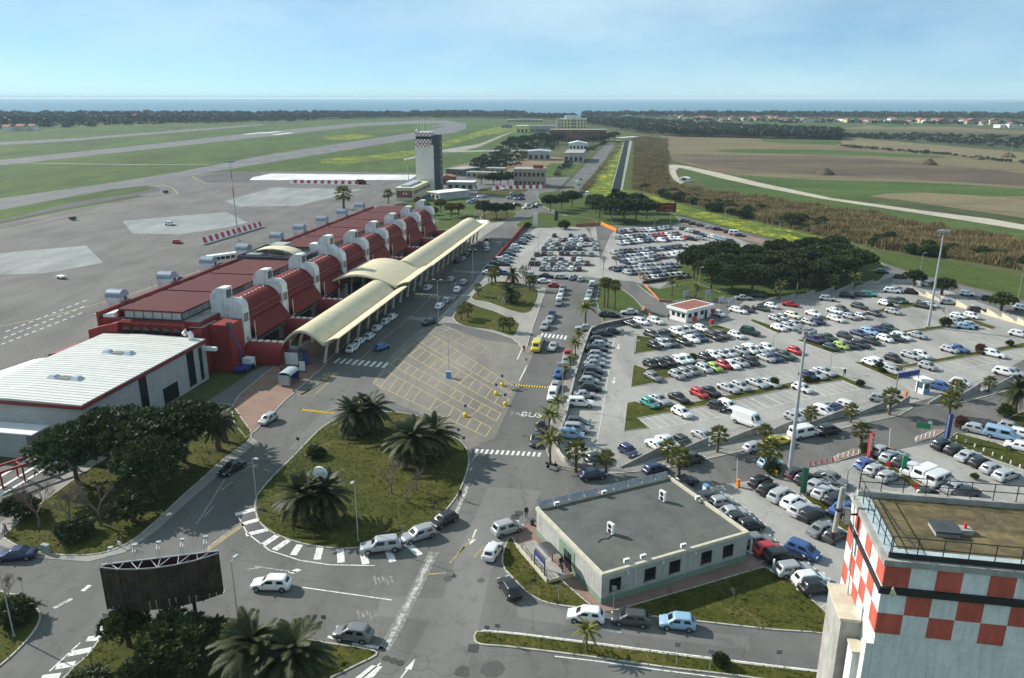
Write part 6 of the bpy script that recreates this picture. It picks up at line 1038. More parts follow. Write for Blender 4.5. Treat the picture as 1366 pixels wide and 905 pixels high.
for p, br, c, t, where in ALL_CARS:
    if not lone(p.xy): continue
    cnt += 1; p = Vector((p.x, p.y, .03)); cn, col = PAINT[c]; fk = random.uniform(.82, 1.15); col = tuple(min(.85, x * fk) for x in col)
    if cnt > 300: FAR_CARS.append((p, br, t, col)); continue
    lab = f'{cn} {KIND[t]} {where}'; grp = f'cars {where}'; near = p.y < 128
    if not near:
        o = link('parked_car', MIDP[t], None, p, -R(br)); tagged(o, lab, 'van' if t in 'vb' else 'car', grp); o.color = (*col, 1); o.scale = (random.uniform(.97, 1.04), random.uniform(.93, 1.07), random.uniform(.95, 1.06)); continue
    o = thing('parked_car', lab, 'van' if t in 'vb' else 'car', p, br, grp); o.scale = (random.uniform(.98, 1.03), random.uniform(.95, 1.06), random.uniform(.96, 1.05)); m = PROTO[t]; b = link('body', m['body'], o); b.color = (*col, 1)
    link('windscreen', m['windscreen'], o); (link('rear_window', m['rear_window'], o) if m['rear_window'] else None); [link('side_window', q, o) for q in m['sides']]
    for x, y in SH[t]['wheels'][0]: w_ = link('wheel', m['tyre'], o, (x, y, SH[t]['wheels'][1])); link('rim', m['rim'], w_)
    for q in m['lights']: link('headlight', q, o)
    for q in m['tails']: link('tail_light', q, o)
    for q in m['mirrors']: link('mirror', q, o)
    for k, nm in (('bf', 'bumper'), ('br', 'bumper'), ('plate', 'number_plate'), ('grille', 'grille')): link(nm, m[k], o)
# the cars past the first three hundred, too far away to tell apart
V, F_, MI, CC = [], [], [], []
for p, br, t, col in FAR_CARS:
    lo = LOW[t]; k = len(V); c, s = math.cos(-R(br)), math.sin(-R(br)); V += [(p.x + c * x - s * y, p.y + s * x + c * y, p.z + z) for x, y, z in lo.v]; F_ += [tuple(i + k for i in f) for f in lo.f]; MI += lo.m; CC += [(*col, 1)] * len(lo.v)
if V:
    me = bpy.data.meshes.new('distant_parked_cars'); me.from_pydata(V, [], F_)
    for mm in ('car_paint_mixed', 'glass_car', 'tyre', 'lamp_red'): me.materials.append(MATS[mm])
    me.polygons.foreach_set('material_index', MI); at = me.color_attributes.new('paint', 'FLOAT_COLOR', 'POINT'); at.data.foreach_set('color', np.array(CC, dtype=np.float32).reshape(-1)); me.shade_smooth(); me.set_sharp_from_angle(angle=R(32))
    tagged(link('distant_parked_cars', me, kind='stuff'), 'mass of small parked cars in the farthest car parks and along the far road', 'cars')
print('cars', cnt, 'far', len(FAR_CARS), 'cut-off y', ALL_CARS[min(300, len(ALL_CARS) - 1)][0].y)
# ================================================================== STREET FURNITURE, WALLS, SIGNS
def letters(txt, size, mat, parent, loc, rot, sx=1., depth=.01):
    cu = bpy.data.curves.new('letters', 'FONT'); cu.body = txt; cu.size = size; cu.align_x = 'CENTER'; cu.align_y = 'CENTER'; cu.extrude = depth; ob = bpy.data.objects.new('letters', cu); COL.objects.link(ob)
    me = bpy.data.meshes.new_from_object(ob.evaluated_get(bpy.context.evaluated_depsgraph_get())); bpy.data.objects.remove(ob); me.materials.clear(); me.materials.append(MATS[mat]); o = link('lettering', me, parent, loc, rot); o.scale = (sx, 1, 1); return o
def lamp_post(px, ty, kind, label, arm=90., group=None):
    h = HZ(px[0], px[1], ty); o = thing('street_lamp', label, 'street lamp', G(*px) + Vector((0, 0, .03)), arm, group); part('pole', MB().path([(0, 0, 0), (0, 0, 1.0), (0, 0, h)], [.09, .075, .045], 8), 'mast_grey', o, 50); part('base', MB().tube((0, 0, 0), (0, 0, .25), .16, n=8), 'concrete', o)
    arms = {1: [(0, .7)], 2: [(0, .9), (0, -.9)], 4: [(0, .9), (0, -.9), (.9, 0), (-.9, 0)]}[kind]
    for x, y in arms:
        part('arm', MB().path([(0, 0, h - .15), (x * .5, y * .5, h + .05), (x, y, h + .08)], .03, 6), 'mast_grey', o); hd = part('lamp_head', MB().box(x - .16, x + .16, y - .32, y + .32, h + .04, h + .18) if x == 0 else MB().box(x - .32, x + .32, y - .16, y + .16, h + .04, h + .18), 'mast_grey', o); part('lens', MB().box(x - .12, x + .12, y - .22, y + .22, h + .02, h + .04), 'lamp_clear', hd)
    return o
for px_, ty, kd, lab, arm in [((585, 430), 374, 2, 'two headed street lamp at the corner of the coach plaza', 100), ((631, 376), 334, 2, 'two headed street lamp at the plaza pavement beside the crossing', 100), ((599, 502), 441, 4, 'four headed lamp standing on a blue base amid the yellow bays', 10), ((478, 723), 642, 1, 'slim street lamp on the palm island beside the silver off roader', 190), ((344, 680), 612, 1, 'slim street lamp at the left kerb of the palm island', 120), ((319, 838), 749, 1, 'slim street lamp beside the billboard', 20), ((19, 850), 762, 1, 'slim street lamp on the planted corner bed', 300), ((750, 543), 486, 1, 'street lamp on the kerb strip with a blue sign', 280), ((931, 399), 357, 1, 'lamp post on the lawn behind the ticket booth', 100), ((816, 302), 280, 1, 'lamp post before the canal evergreens', 100), ((872, 317), 294, 2, 'two headed lamp in the upper car park', 100), ((894, 300), 287, 1, 'lamp post at the start of the brick road', 100), ((967, 297), 278, 1, 'lamp post at the meadow edge behind the upper car park', 100), ((1038, 327), 295, 2, 'two headed lamp at the end of the brick road', 100), ((1123, 331), 313, 1, 'lamp post on the meadow beyond the grove', 100), ((1159, 349), 335, 1, 'lamp post where the verge road leaves the grove', 100), ((1227, 367), 338, 1, 'lamp post on the verge beside the tall mast', 100), ((1356, 408), 366, 1, 'lamp post on the verge behind the round clipped trees', 100), ((713, 385), 330, 1, 'lamp post by the middle car park corner', 100), ((718, 342), 308, 1, 'lamp post amid the middle car park columns', 100), ((1196, 420), 404, 1, 'short post lamp among the mast lawn cars', 90), ((662, 249), 226, 1, 'lamp post before the yard evergreens', 90), ((1107, 495), 472, 1, 'short lamp post at the end of the third lawn', 100), ((1031, 464), 446, 1, 'short lamp post at the end of the second lawn', 100), ((846, 472), 455, 1, 'short lamp post on the first lawn tip', 100)]: lamp_post(px_, ty, kd, lab, arm)
o = thing('lamp_base_box', 'blue box round the foot of the four headed lamp', 'box', G(599, 503.5) + Vector((0, -.5, .03)), 10); part('case', MB().box(-.45, .45, -.3, .3, 0, 1.3), 'light_blue', o); part('lid', MB().box(-.5, .5, -.35, .35, 1.3, 1.38), 'mast_grey', o)
def mast(px, ty, label, striped=False):
    h = HZ(px[0], px[1], ty); o = thing('light_mast', label, 'light mast', G(*px) + Vector((0, 0, .03)), 20); r0 = .33 if not striped else .28
    if striped:
        n = 9
        for k in range(n): part('mast_section', MB().path([(0, 0, h * k / n), (0, 0, h * (k + 1) / n)], [r0 * (1 - .6 * k / n), r0 * (1 - .6 * (k + 1) / n)], 8), 'signal_red' if k % 2 and k > 3 else 'mast_grey', o)
    else: part('pole', MB().path([(0, 0, 0), (0, 0, h * .5), (0, 0, h)], [r0, r0 * .72, r0 * .4], 12), 'mast_grey', o, 50)
    part('foot', MB().box(-.7, .7, -.7, .7, 0, .3), 'concrete', o); part('head_ring', MB().tube((0, 0, h - .1), (0, 0, h + .15), .55, n=12), 'grey_metal', o)
    for k in range(8):
        a = k * math.pi / 4; x, y = 1.1 * math.cos(a), 1.1 * math.sin(a); fl = part('floodlight', MB().box(x - .28, x + .28, y - .28, y + .28, h - .45, h + .05), 'grey_metal', o); part('flood_lens', MB().box(x - .22, x + .22, y - .22, y + .22, h - .48, h - .45), 'lamp_clear', fl); part('bracket', MB().tube((0, 0, h + .02), (x, y, h - .1), .05, n=6), 'grey_metal', o)
    return o
mast((1052, 640), 440, 'tall grey floodlight mast rising from the hire rows'); mast((1238, 437), 308, 'tall grey floodlight mast on the grass strip by the wedge walls'); mast((318, 322), 215, 'red and white banded floodlight mast behind the terminal', True); mast((545, 246), 196, 'thin banded floodlight mast beside the control tower', True)
# ---- walls and railings
def wall(px, h, th, name, label, mat='concrete_dark', cap=None, cat='wall', z=.02):
    pts = [G(*p).xy for p in px]; base = pts[0]; o = thing(name, label, cat, (base.x, base.y, z))
    a = [(p.x - base.x, p.y - base.y) for p in ribbon(px, th)]; n = len(pts); mb = MB()
    for i in range(n - 1): mb.prism([a[i], a[i + 1], a[2 * n - 2 - i], a[2 * n - 1 - i]], 0, h)
    part('wall_run', mb, mat, o)
    if cap:
        a = [(p.x - base.x, p.y - base.y) for p in ribbon(px, th + .12)]; mb = MB()
        for i in range(n - 1): mb.prism([a[i], a[i + 1], a[2 * n - 2 - i], a[2 * n - 1 - i]], h, h + .1)
        part('coping', mb, cap, o)
    return o
def dense(px, k=6): return [tuple(p) for p in smooth_poly([Vector(p) for p in px], k, False)]
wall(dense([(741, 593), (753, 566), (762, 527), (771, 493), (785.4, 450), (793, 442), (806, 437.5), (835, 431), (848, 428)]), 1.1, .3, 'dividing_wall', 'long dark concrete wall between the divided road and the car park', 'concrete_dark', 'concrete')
wall(dense([(741, 593), (744, 606), (752, 617), (764, 623), (790, 627)]), .8, .25, 'corner_wall', 'low curved wall with railings at the car park corner', 'concrete', 'coping')
wall([(660, 350), (700, 303)], 1.5, .4, 'red_wall', 'low red wall beside the slanted parking row', 'red_wall'); wall([(767, 303), (800, 301)], 1.4, .3, 'red_wall', 'low terracotta wall under the canal evergreens', 'terracotta'); wall([(802, 300), (822, 309)], 1.2, .3, 'orange_barrier_wall', 'orange plastic barrier wall at the upper car park gate', 'orange')
wall([(858, 379), (905, 372), (918, 369)], .9, .8, 'clipped_hedge', 'brown clipped hedge along the last row of the upper car park', 'rust_panel', None, 'hedge'); wall([(860, 382), (880, 403), (897, 404)], .7, .3, 'planter_wall', 'low terracotta edging of the entrance ramp', 'terracotta'); wall([(858, 412), (868, 424)], .8, .4, 'planter_wall', 'short terracotta planter wall at the ramp foot', 'terracotta')
def wedge(a, b_, h0, h1, label, group, mat='concrete', rail=True, th=.25):
    A, B = G(*a).xy, G(*b_).xy; d = B - A; L = d.length; o = thing('wedge_wall', label, 'wall', (A.x, A.y, .03), math.degrees(math.atan2(d.x, d.y)), group)
    part('wall_panel', MB().add([(-th / 2, 0, 0), (th / 2, 0, 0), (th / 2, L, 0), (-th / 2, L, 0), (-th / 2, 0, h0), (th / 2, 0, h0), (th / 2, L, h1), (-th / 2, L, h1)], [(0, 3, 2, 1), (4, 5, 6, 7), (0, 1, 5, 4), (1, 2, 6, 5), (2, 3, 7, 6), (3, 0, 4, 7)]), mat, o)
    if rail:
        n = max(2, int(L / .3)); hr = max(h0, h1) + .35
        for k in range(n + 1): u = k / n; z = h0 + (h1 - h0) * u; part('baluster', MB().tube((0, L * u, z), (0, L * u, hr + .25), .018, n=4), 'mast_grey', o)
        part('rail', MB().tube((0, 0, hr + .25), (0, L, hr + .25), .025, n=5), 'mast_grey', o)
wl_ = 'sloping concrete wedge wall with railing along the lower car park edge'
for a, b_ in (((828, 625), (882, 607)), ((886, 611), (944, 595)), ((948, 597), (1010, 580)), ((1014, 582), (1058, 571)), ((1062, 573), (1126, 556)), ((1130, 559), (1182, 545)), ((1188, 546), (1212, 538))): wedge(a, b_, .35, 1.5, wl_, 'lower wedge walls')
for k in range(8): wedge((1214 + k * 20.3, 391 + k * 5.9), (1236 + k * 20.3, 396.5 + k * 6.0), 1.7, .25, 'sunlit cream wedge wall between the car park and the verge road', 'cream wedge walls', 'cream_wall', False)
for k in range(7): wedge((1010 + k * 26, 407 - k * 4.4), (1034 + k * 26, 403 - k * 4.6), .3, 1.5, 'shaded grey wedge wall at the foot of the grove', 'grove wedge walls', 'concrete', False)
for a, b_ in (((1238, 540), (1262, 534)), ((1270, 536), (1306, 522)), ((1312, 524), (1350, 512))): wedge(a, b_, .4, 1.7, 'grey wedge wall beyond the exit booth', 'exit wedge walls', 'concrete', True)
def fence(a, b_, n, h, label, mat='mast_grey', name='railing'):
    A, B = G(*a).xy, G(*b_).xy; d = B - A; L = d.length; o = thing(name, label, 'railing', (A.x, A.y, .1), math.degrees(math.atan2(d.x, d.y)))
    for k in range(n + 1): part('post', MB().tube((0, L * k / n, 0), (0, L * k / n, h), .03, n=5), mat, o)
    for z in (h, h * .5): part('rail', MB().tube((0, 0, z), (0, L, z), .03, n=5), mat, o)
fence((755, 622), (826, 627), 22, 1.5, 'vertical bar railing on the low curved corner wall'); fence((480, 268), (520, 248), 16, 2.4, 'wire fence between apron and red and cream office', 'grey_metal'); fence((520, 248), (548, 240), 10, 2.4, 'wire fence bending towards the control tower', 'grey_metal')
fence((735, 262), (790, 213), 30, 1.6, 'long dark fence on the left of the straight far road', 'dark_metal'); fence((540, 275), (600, 255), 14, 2, 'grey fence beside the white flat building', 'grey_metal')
# ---- red and white apron barriers
for a, b_, n, lab in (((269, 327), (350, 303), 22, 'slanted red and white blast barrier behind the striped mast'), ((387, 245), (478, 247), 20, 'red and white blast barrier by the white concrete strip'), ((632, 254), (640, 253), 3, 'short red and white barrier left of the yard trees'), ((657, 254), (728, 252), 16, 'red and white barrier before the old frame building')):
    A, B = G(*a).xy, G(*b_).xy; d = B - A; L = d.length; o = thing('striped_barrier', lab, 'barrier', (A.x, A.y, .04), math.degrees(math.atan2(d.x, d.y))); st = L / n
    part('foot', MB().box(-.5, .6, -.2, L + .2, 0, .25), 'white_paint', o)
    for k in range(n): part('barrier_panel', MB().add([(-.1, k * st, .25), (-.1, (k + .96) * st, .25), (-.9, (k + .96) * st, 2.3), (-.9, k * st, 2.3), (.0, k * st, .25), (.0, (k + .96) * st, .25), (-.8, (k + .96) * st, 2.3), (-.8, k * st, 2.3)], [(3, 2, 1, 0), (4, 5, 6, 7), (0, 1, 5, 4), (1, 2, 6, 5), (2, 3, 7, 6), (3, 0, 4, 7)]), 'signal_red' if k % 2 else 'white_paint', o)
# ---- booth, kiosks, gantry, shelters
o = thing('ticket_booth', 'white ticket office with rounded white eaves and brown flat roof', 'booth', G(920, 424) + Vector((0, 0, .03)), 52)
part('wall', MB().box(-2.6, 2.6, -4.6, 4.6, 0, 2.7), 'white_paint', o); part('eaves', MB().box(-3.2, 3.2, -5.2, 5.2, 2.7, 3.3), 'white_paint', o); part('roof', MB().box(-2.7, 2.7, -4.7, 4.7, 3.3, 3.34), 'brick_far', o)
for y in (-3.2, -1.0, 1.4): part('window', MB().box(2.6, 2.64, y - .6, y + .6, 1.1, 2.1), 'glass_dark', o)
part('door', MB().box(2.6, 2.65, 2.4, 3.3, 0, 2.1), 'glass_dark', o)
for x in (-1.4, .2, 1.7): part('window', MB().box(x - .45, x + .45, -4.64, -4.6, 1.1, 2.1), 'glass_dark', o)
for px_, m_, lab in (((936, 418), 'orange', 'orange ticket machine by the booth door'), ((951, 421), 'signal_red', 'crimson board on a stand beside the booth'), ((949, 436), 'signal_red', 'crimson board on a stand at the kerb tip'), ((926, 432), 'signal_red', 'red and white sun shade before the booth')):
    o = thing('ticket_machine' if m_ == 'orange' else 'board_stand', lab, 'machine' if m_ == 'orange' else 'sign', G(*px_) + Vector((0, 0, .03)), 150); part('case', MB().box(-.5, .5, -.3, .3, .7, 1.7), m_, o); part('stand', MB().box(-.12, .12, -.12, .12, 0, .7), 'mast_grey', o); part('front_plate', MB().box(-.4, .4, -.33, -.3, .85, 1.55), 'white_paint' if m_ != 'orange' else 'rust_panel', o)
for px_, lab in (((962, 408), 'pale grey wall panel standing right of the booth'), ((975, 410), 'tall grey panel sign beside the booth car row'), ((915, 400), 'white panel sign on the lawn behind the booth'), ((944, 399), 'wide white sign board on posts behind the booth')):
    o = thing('panel_sign', lab, 'sign', G(*px_) + Vector((0, 0, .03)), 140); part('panel', MB().box(-1.2, 1.2, -.06, .06, 1.0, 2.4), 'pale_metal', o)
    for x in (-1.1, 1.1): part('post', MB().box(x - .05, x + .05, .07, .16, 0, 2.4), 'mast_grey', o)
o = thing('exit_gantry', 'dark banner gantry on two posts over the car park exit', 'gantry', G(1208, 526) + Vector((0, 0, .03)), 158)
for x in (-2.6, 2.6): part('post', MB().tube((x, 0, 0), (x, 0, 4.6), .1), 'grey_metal', o)
bn = part('banner', MB().box(-2.5, 2.5, -.08, .08, 3.4, 4.4), 'sign_blue', o); part('banner_band', MB().box(-2.2, 2.2, -.1, -.08, 3.75, 4.05), 'grey_metal', bn)
o = thing('exit_booth', 'small white and blue exit booth with overhanging roof', 'booth', G(1230, 524) + Vector((0, 0, .03)), 160); part('cabin', MB().box(-.8, .8, -.9, .9, 0, 2.4), 'white_paint', o); part('roof', MB().box(-1.2, 1.2, -1.3, 1.3, 2.4, 2.75), 'white_paint', o); part('window', MB().box(-.6, .6, .9, .93, 1.0, 2.1), 'glass_blue', o); part('window', MB().box(.8, .83, -.6, .6, 1.0, 2.1), 'glass_blue', o); part('blue_panel', MB().box(-.7, .7, .9, .92, .1, .9), 'light_blue', o)
def barrier_arm(px, lab, up=True):
    o = thing('parking_barrier', lab, 'barrier', G(*px) + Vector((0, 0, .03)), 60); part('housing', MB().box(-.22, .22, -.18, .18, 0, 1.1), 'orange', o); part('cap', MB().box(-.26, .26, -.22, .22, 1.1, 1.16), 'orange', o)
    part('arm', MB().path([(0, -.24, .95), (-.3, -.24, 4.2)], .045, 6) if up else MB().path([(0, -.24, .95), (0, -3.4, 1.0)], .045, 6), 'white_paint', o)
barrier_arm((984, 650), 'orange barrier box with raised arm at the yard lane'); barrier_arm((1186, 606), 'orange barrier box beside the red sign row'); barrier_arm((1208, 530), 'orange and white barrier under the exit gantry', False); barrier_arm((853, 372), 'orange barrier box at the head of the ramp'); barrier_arm((860, 371), 'second orange box beside the ramp head barrier', False)
def totem(px, ty, w_, mat, lab, bearing, txt=None, band=None, rnd=False):
    h = HZ(px[0], px[1], ty); o = thing('totem_sign', lab, 'sign', G(*px) + Vector((0, 0, .1)), bearing); part('panel', MB().box(-w_ / 2, w_ / 2, -.15, .15, .1, h), mat, o); part('foot', MB().box(-w_ / 2 - .1, w_ / 2 + .1, -.3, .3, 0, .12), 'concrete', o)
    if band: part('face_band', MB().box(-w_ / 2 + .06, -w_ / 2 + .06 + w_ * .28, -.17, -.15, .3, h - .1), band, o)
    if txt:
        for k, c in enumerate(txt): letters(c, w_ * .95, 'white_paint', o, (w_ * .12, -.165, h - .7 - k * w_ * .82), (math.pi / 2, 0, 0))
    return o
totem((1159, 611), 579, .75, 'signal_red', 'red and white totem sign with white letters at the yard corner', -20, 'AVIS', 'white_paint'); totem((1262, 588), 553, .8, 'sign_blue', 'tall dark blue totem sign with a pale stripe in front of the fan palm', 10, None, 'white_paint'); totem((1204, 634), 609, .6, 'sign_green', 'bright green leaning flag sign among the silver hire cars', 10); totem((1071, 660), 625, .8, 'sign_dgreen', 'dark green column sign on the grass between the hire rows', 20, None, 'sign_green'); totem((714, 303), 284, 2.0, 'far_white', 'tall white totem sign at the road fork', 10); totem((742, 295), 282, 1.6, 'dark_panel', 'dark information stand with a white sign', 10)
def post_sign(px, h, mat, lab, bearing=10, w_=.6, hh=.6, back=False, cat='road sign'):
    o = thing('road_sign', lab, cat, G(*px) + Vector((0, 0, .05)), bearing); part('post', MB().tube((0, 0, 0), (0, 0, h), .03, n=6), 'mast_grey', o); part('plate', MB().box(-w_ / 2, w_ / 2, -.05, -.03, h - hh, h), mat, o); part('plate_back', MB().box(-w_ / 2, w_ / 2, -.03, -.02, h - hh, h), 'grey_metal', o)
    return o
def disc_sign(px, h, mat, lab, bearing=10, r=.32):
    o = thing('round_sign', lab, 'road sign', G(*px) + Vector((0, 0, .05)), bearing); part('post', MB().tube((0, 0, 0), (0, 0, h), .03, n=6), 'mast_grey', o); part('plate', MB().tube((0, -.05, h - r), (0, -.03, h - r), r, n=18), mat, o)
post_sign((1228, 590), 3.2, 'sign_green', 'green direction sign on a post at the yard entrance', 20, 2.0, .9); disc_sign((1238, 582), 2.6, 'white_paint', 'white round sign on a post beside the green sign'); post_sign((763, 510), 2.6, 'light_blue', 'pale blue square sign at the dividing wall', 10, 1.0, .5); post_sign((815, 622), 2.2, 'sign_blue', 'small blue parking sign behind the corner wall', 10, .6, .6)
for px_, h, lab in (((399, 603), 2.4, 'small dark sign at the left kerb of the palm island near the clipped bush'), ((354, 690), 1.2, 'low dark sign at the left tip of the palm island'), ((612, 592), 2.6, 'pair sign post at the plaza tip of the palm island'), ((619, 600), 2.2, 'lower sign post near the crossing end of the palm island'), ((582, 690), 2.4, 'sign post above the dark car on the palm island kerb'), ((537, 716), 1.4, 'short sign post by the silver estate on the palm island'), ((146, 852), 3.0, 'sign post at the tip of the billboard lawn'), ((434, 850), 2.6, 'sign post above the lawn tip by the silver car'), ((650, 848), 1.2, 'low sign at the tip of the narrow median'), ((664, 855), 2.0, 'thin signpost on the narrow median'), ((32, 795), 2.4, 'sign post on the planted corner bed'), ((282, 624), 2.6, 'grey sign panel at the kerb of the pine lawn'), ((420, 528), 2.6, 'thin sign post by the painted letters'), ((394, 535), 2.2, 'thin post sign at the pavement edge by the shelter'), ((702, 495), 2.6, 'post sign at the plaza edge by the yellow van'), ((715, 382), 3.0, 'post sign above the plaza lawn end'), ((818, 817), 3.2, 'thin post by the lawn in front of the office corner'), ((902, 888), 2.6, 'thin post on the median lawn near the palm'), ((946, 900), 2.8, 'thin post on the median lawn beside the scrubby bush'), ((1037, 893), 2.2, 'yellow topped post at the median end by the tower'), ((745, 803), 2.0, 'thin post on the lawn beside the office ramp'), ((712, 793), 2.0, 'thin post on the lawn by the dark car'), ((1122, 600), 2.2, 'road sign on the brick traffic island'), ((978, 645), 2.4, 'thin sign beside the orange barrier')):
    post_sign(px_, h, 'grey_metal' if 'dark' not in lab else 'dark_panel', lab, 10, .5, .5)
o = thing('round_white_sign', 'big round white sign standing behind the near palm pair', 'sign', G(432, 690) + Vector((0, 0, .1)), 10); part('post', MB().box(-.12, .12, -.1, .1, 0, 5.4), 'mast_grey', o); part('disc', MB().tube((0, -.2, 6.2), (0, .05, 6.2), .95, n=28), 'white_paint', o)
for k, (px_, lab) in enumerate((((1099, 670), 'low yellow sign in the grass by the silver hatchback'), ((1032, 637), 'wide low yellow sign beside the russet palm'), ((1184, 626), 'low orange white stand in the grass by the flag sign'), ((1220, 655), 'narrow red stand in the grass before the minibuses'))):
    o = thing('low_sign', lab, 'sign', G(*px_) + Vector((0, 0, .1)), 40); part('panel', MB().box(-.5 if k == 1 else -.3, .5 if k == 1 else .3, -.04, .04, .3, 1.1), 'yellow' if k < 2 else 'signal_red', o); part('stand', MB().box(-.05, .05, -.04, .04, 0, .3), 'grey_metal', o)
def bollards(a, b_, n, mat, lab, grp, h=.8):
    for k in range(n):
        p = G(a[0] + (b_[0] - a[0]) * k / max(1, n - 1), a[1] + (b_[1] - a[1]) * k / max(1, n - 1)); o = thing('bollard', lab, 'bollard', (p.x, p.y, .05), 0, grp); part('post', MB().path([(0, 0, 0), (0, 0, h - .1), (0, 0, h)], [.11, .1, .05], 8), mat, o); part('foot', MB().tube((0, 0, 0), (0, 0, .08), .18, n=8), 'concrete', o)
bollards((1118, 612), (1145, 607), 5, 'white_paint', 'white bollard on the brick traffic island before the red sign', 'bollards of the brick island'); bollards((1223, 588), (1246, 582), 5, 'white_paint', 'white bollard along the yard entrance beneath the green sign', 'bollards of the yard entrance'); bollards((1276, 586), (1360, 625), 8, 'white_paint', 'short white garden light in the flower strip', 'lights of the flower strip', .6); bollards((1080, 622), (1110, 616), 5, 'signal_red', 'small red post at the yard lane mouth', 'red posts of the yard lane', .7)
for px_ in ((621, 556), (662, 527), (670, 515), (674, 541)):
    o = thing('plaza_post', 'blue and white post on a yellow foot at the plaza edge', 'post', G(*px_) + Vector((0, 0, .05)), 10, 'yellow footed posts of the plaza'); part('foot', MB().path([(0, 0, 0), (0, 0, .5), (0, 0, .7)], [.4, .38, .1], 10), 'yellow', o); part('post', MB().tube((0, 0, .6), (0, 0, 2.2), .04, n=6), 'mast_grey', o); part('plate', MB().box(-.22, .22, -.05, -.02, 1.7, 2.2), 'sign_blue', o)
o = thing('foot_barrier', 'small grey metal barrier on feet at the speed bump', 'barrier', G(686, 521) + Vector((0, 0, .05)), 10); part('leg', MB().box(-.5, -.4, -.4, .4, 0, .7), 'mast_grey', o); part('leg', MB().box(.4, .5, -.4, .4, 0, .7), 'mast_grey', o); part('rail', MB().box(-.55, .55, -.06, .06, .6, .75), 'mast_grey', o)
# brick island kerbs
island([(1115, 617), (1146, 607), (1156, 600), (1138, 600), (1112, 610)], 'brick_walk', 0, 'traffic_island'); island([(1222, 591), (1247, 584), (1262, 574), (1246, 574), (1220, 585)], 'brick_walk', 0, 'traffic_island')
# bus shelter and information board on the brick pavement
o = thing('bus_shelter', 'glass bus shelter with arched pale roof and blue advert panel', 'bus shelter', G(386, 512) + Vector((0, 0, .12)), 10)
part('roof', MB().extrude(strip([(1.3 * math.cos(R(a)) * 1.0, 2.2 + .55 * math.sin(R(a))) for a in range(0, 181, 20)], .06), -1.9, 1.9), 'pale_metal', o, 50)
for x in (-1.25, 1.25):
    for y in (-1.85, 1.85): part('post', MB().box(x - .05, x + .05, y - .05, y + .05, 0, 2.25), 'grey_metal', o)
part('end_pane', MB().box(-1.2, 1.0, -1.87, -1.83, .2, 2.2), 'pale_metal', o); part('advert_panel', MB().box(-1.2, 1.2, 1.84, 1.9, .2, 2.3), 'sign_blue', o); part('back_pane', MB().box(-1.28, -1.24, -1.8, 1.8, .3, 2.1), 'glass_blue', o); part('bench', MB().box(-1.0, -.55, -1.5, 1.5, .42, .5), 'yellow', o); part('bench_leg', MB().box(-.85, -.75, -1.2, -1.1, 0, .42), 'grey_metal', o); part('bench_leg', MB().box(-.85, -.75, 1.1, 1.2, 0, .42), 'grey_metal', o)
o = thing('information_board', 'white poster board in a dark frame beside the bus shelter', 'board', G(404, 498) + Vector((0, 0, .12)), 10); part('frame', MB().box(-.75, .75, -.08, .08, .3, 2.5), 'dark_metal', o); part('poster', MB().box(-.62, .62, -.1, -.08, .42, 2.4), 'white_paint', o)
for x in (-.65, .65): part('post', MB().box(x - .05, x + .05, -.06, .06, 0, .3), 'dark_metal', o)
o = thing('dark_kiosk', 'dark blue sign totem in the shade of the canopy end', 'sign', G(408, 488) + Vector((0, 0, .12)), 10); part('panel', MB().box(-.5, .5, -.2, .2, 0, 2.6), 'sign_blue', o); part('top', MB().box(-1.2, .55, -.22, .22, 2.6, 3.3), 'dark_panel', o)
o = thing('utility_box', 'pale grey utility cabinet at the kerb of the pine lawn', 'cabinet', G(62, 738) + Vector((0, 0, .1)), 20); part('case', MB().box(-.5, .5, -.25, .25, 0, 1.1), 'concrete', o); part('door', MB().box(-.45, .45, -.27, -.25, .1, 1.0), 'pale_metal', o)
o = thing('lawn_plate', 'small white plate sign on the pine lawn kerb', 'sign', G(160, 731) + Vector((0, 0, .1)), 20); part('plate', MB().box(-.25, .25, -.03, .03, .3, .8), 'white_paint', o); part('stake', MB().box(-.03, .03, -.02, .02, 0, .3), 'grey_metal', o)
o = thing('water_cooler', 'pale blue machine outside the east wall of the office', 'machine', G(941, 662) + Vector((0, 0, .05)), 60); part('case', MB().box(-.4, .4, -.3, .3, 0, 1.7), 'light_blue', o); part('front', MB().box(-.3, .3, -.33, -.3, .6, 1.5), 'white_paint', o)
for k, px_ in enumerate(((1001, 738), (1031, 764), (1067, 789))):
    o = thing('white_cross_post', ('white post with concrete foot at the office wall corner', 'white post with concrete foot at the kerb of the office lawn', 'white post with concrete foot at the tower end of the office lawn')[k], 'post', G(*px_) + Vector((0, 0, .05)), 50); part('post', MB().box(-.09, .09, -.09, .09, 0, 1.7), 'white_paint', o); part('foot', MB().box(-.4, .4, -.14, .14, 0, .12), 'white_paint', o)
# flags at the plaza end
for k in range(5):
    o = thing('flagpole', 'thin white flagpole by the foot of the middle car park', 'flagpole', G(696 + k * 2.6, 383 + k * .6) + Vector((0, 0, .1)), 10, 'flagpoles at the plaza end'); part('pole', MB().tube((0, 0, 0), (0, 0, 7), .05, .03, 6), 'white_paint', o)
    part('flag', MB().add([(0, 0, 6.9), (.25, .1, 6.2), (.3, -.05, 5.4), (.02, 0, 5.5), (0, .02, 6.9), (.25, .12, 6.2), (.3, -.03, 5.4), (.02, .02, 5.5)], [(0, 1, 2, 3), (7, 6, 5, 4)]), ('sign_blue', 'white_paint', 'sign_green', 'signal_red', 'sign_blue')[k], o)
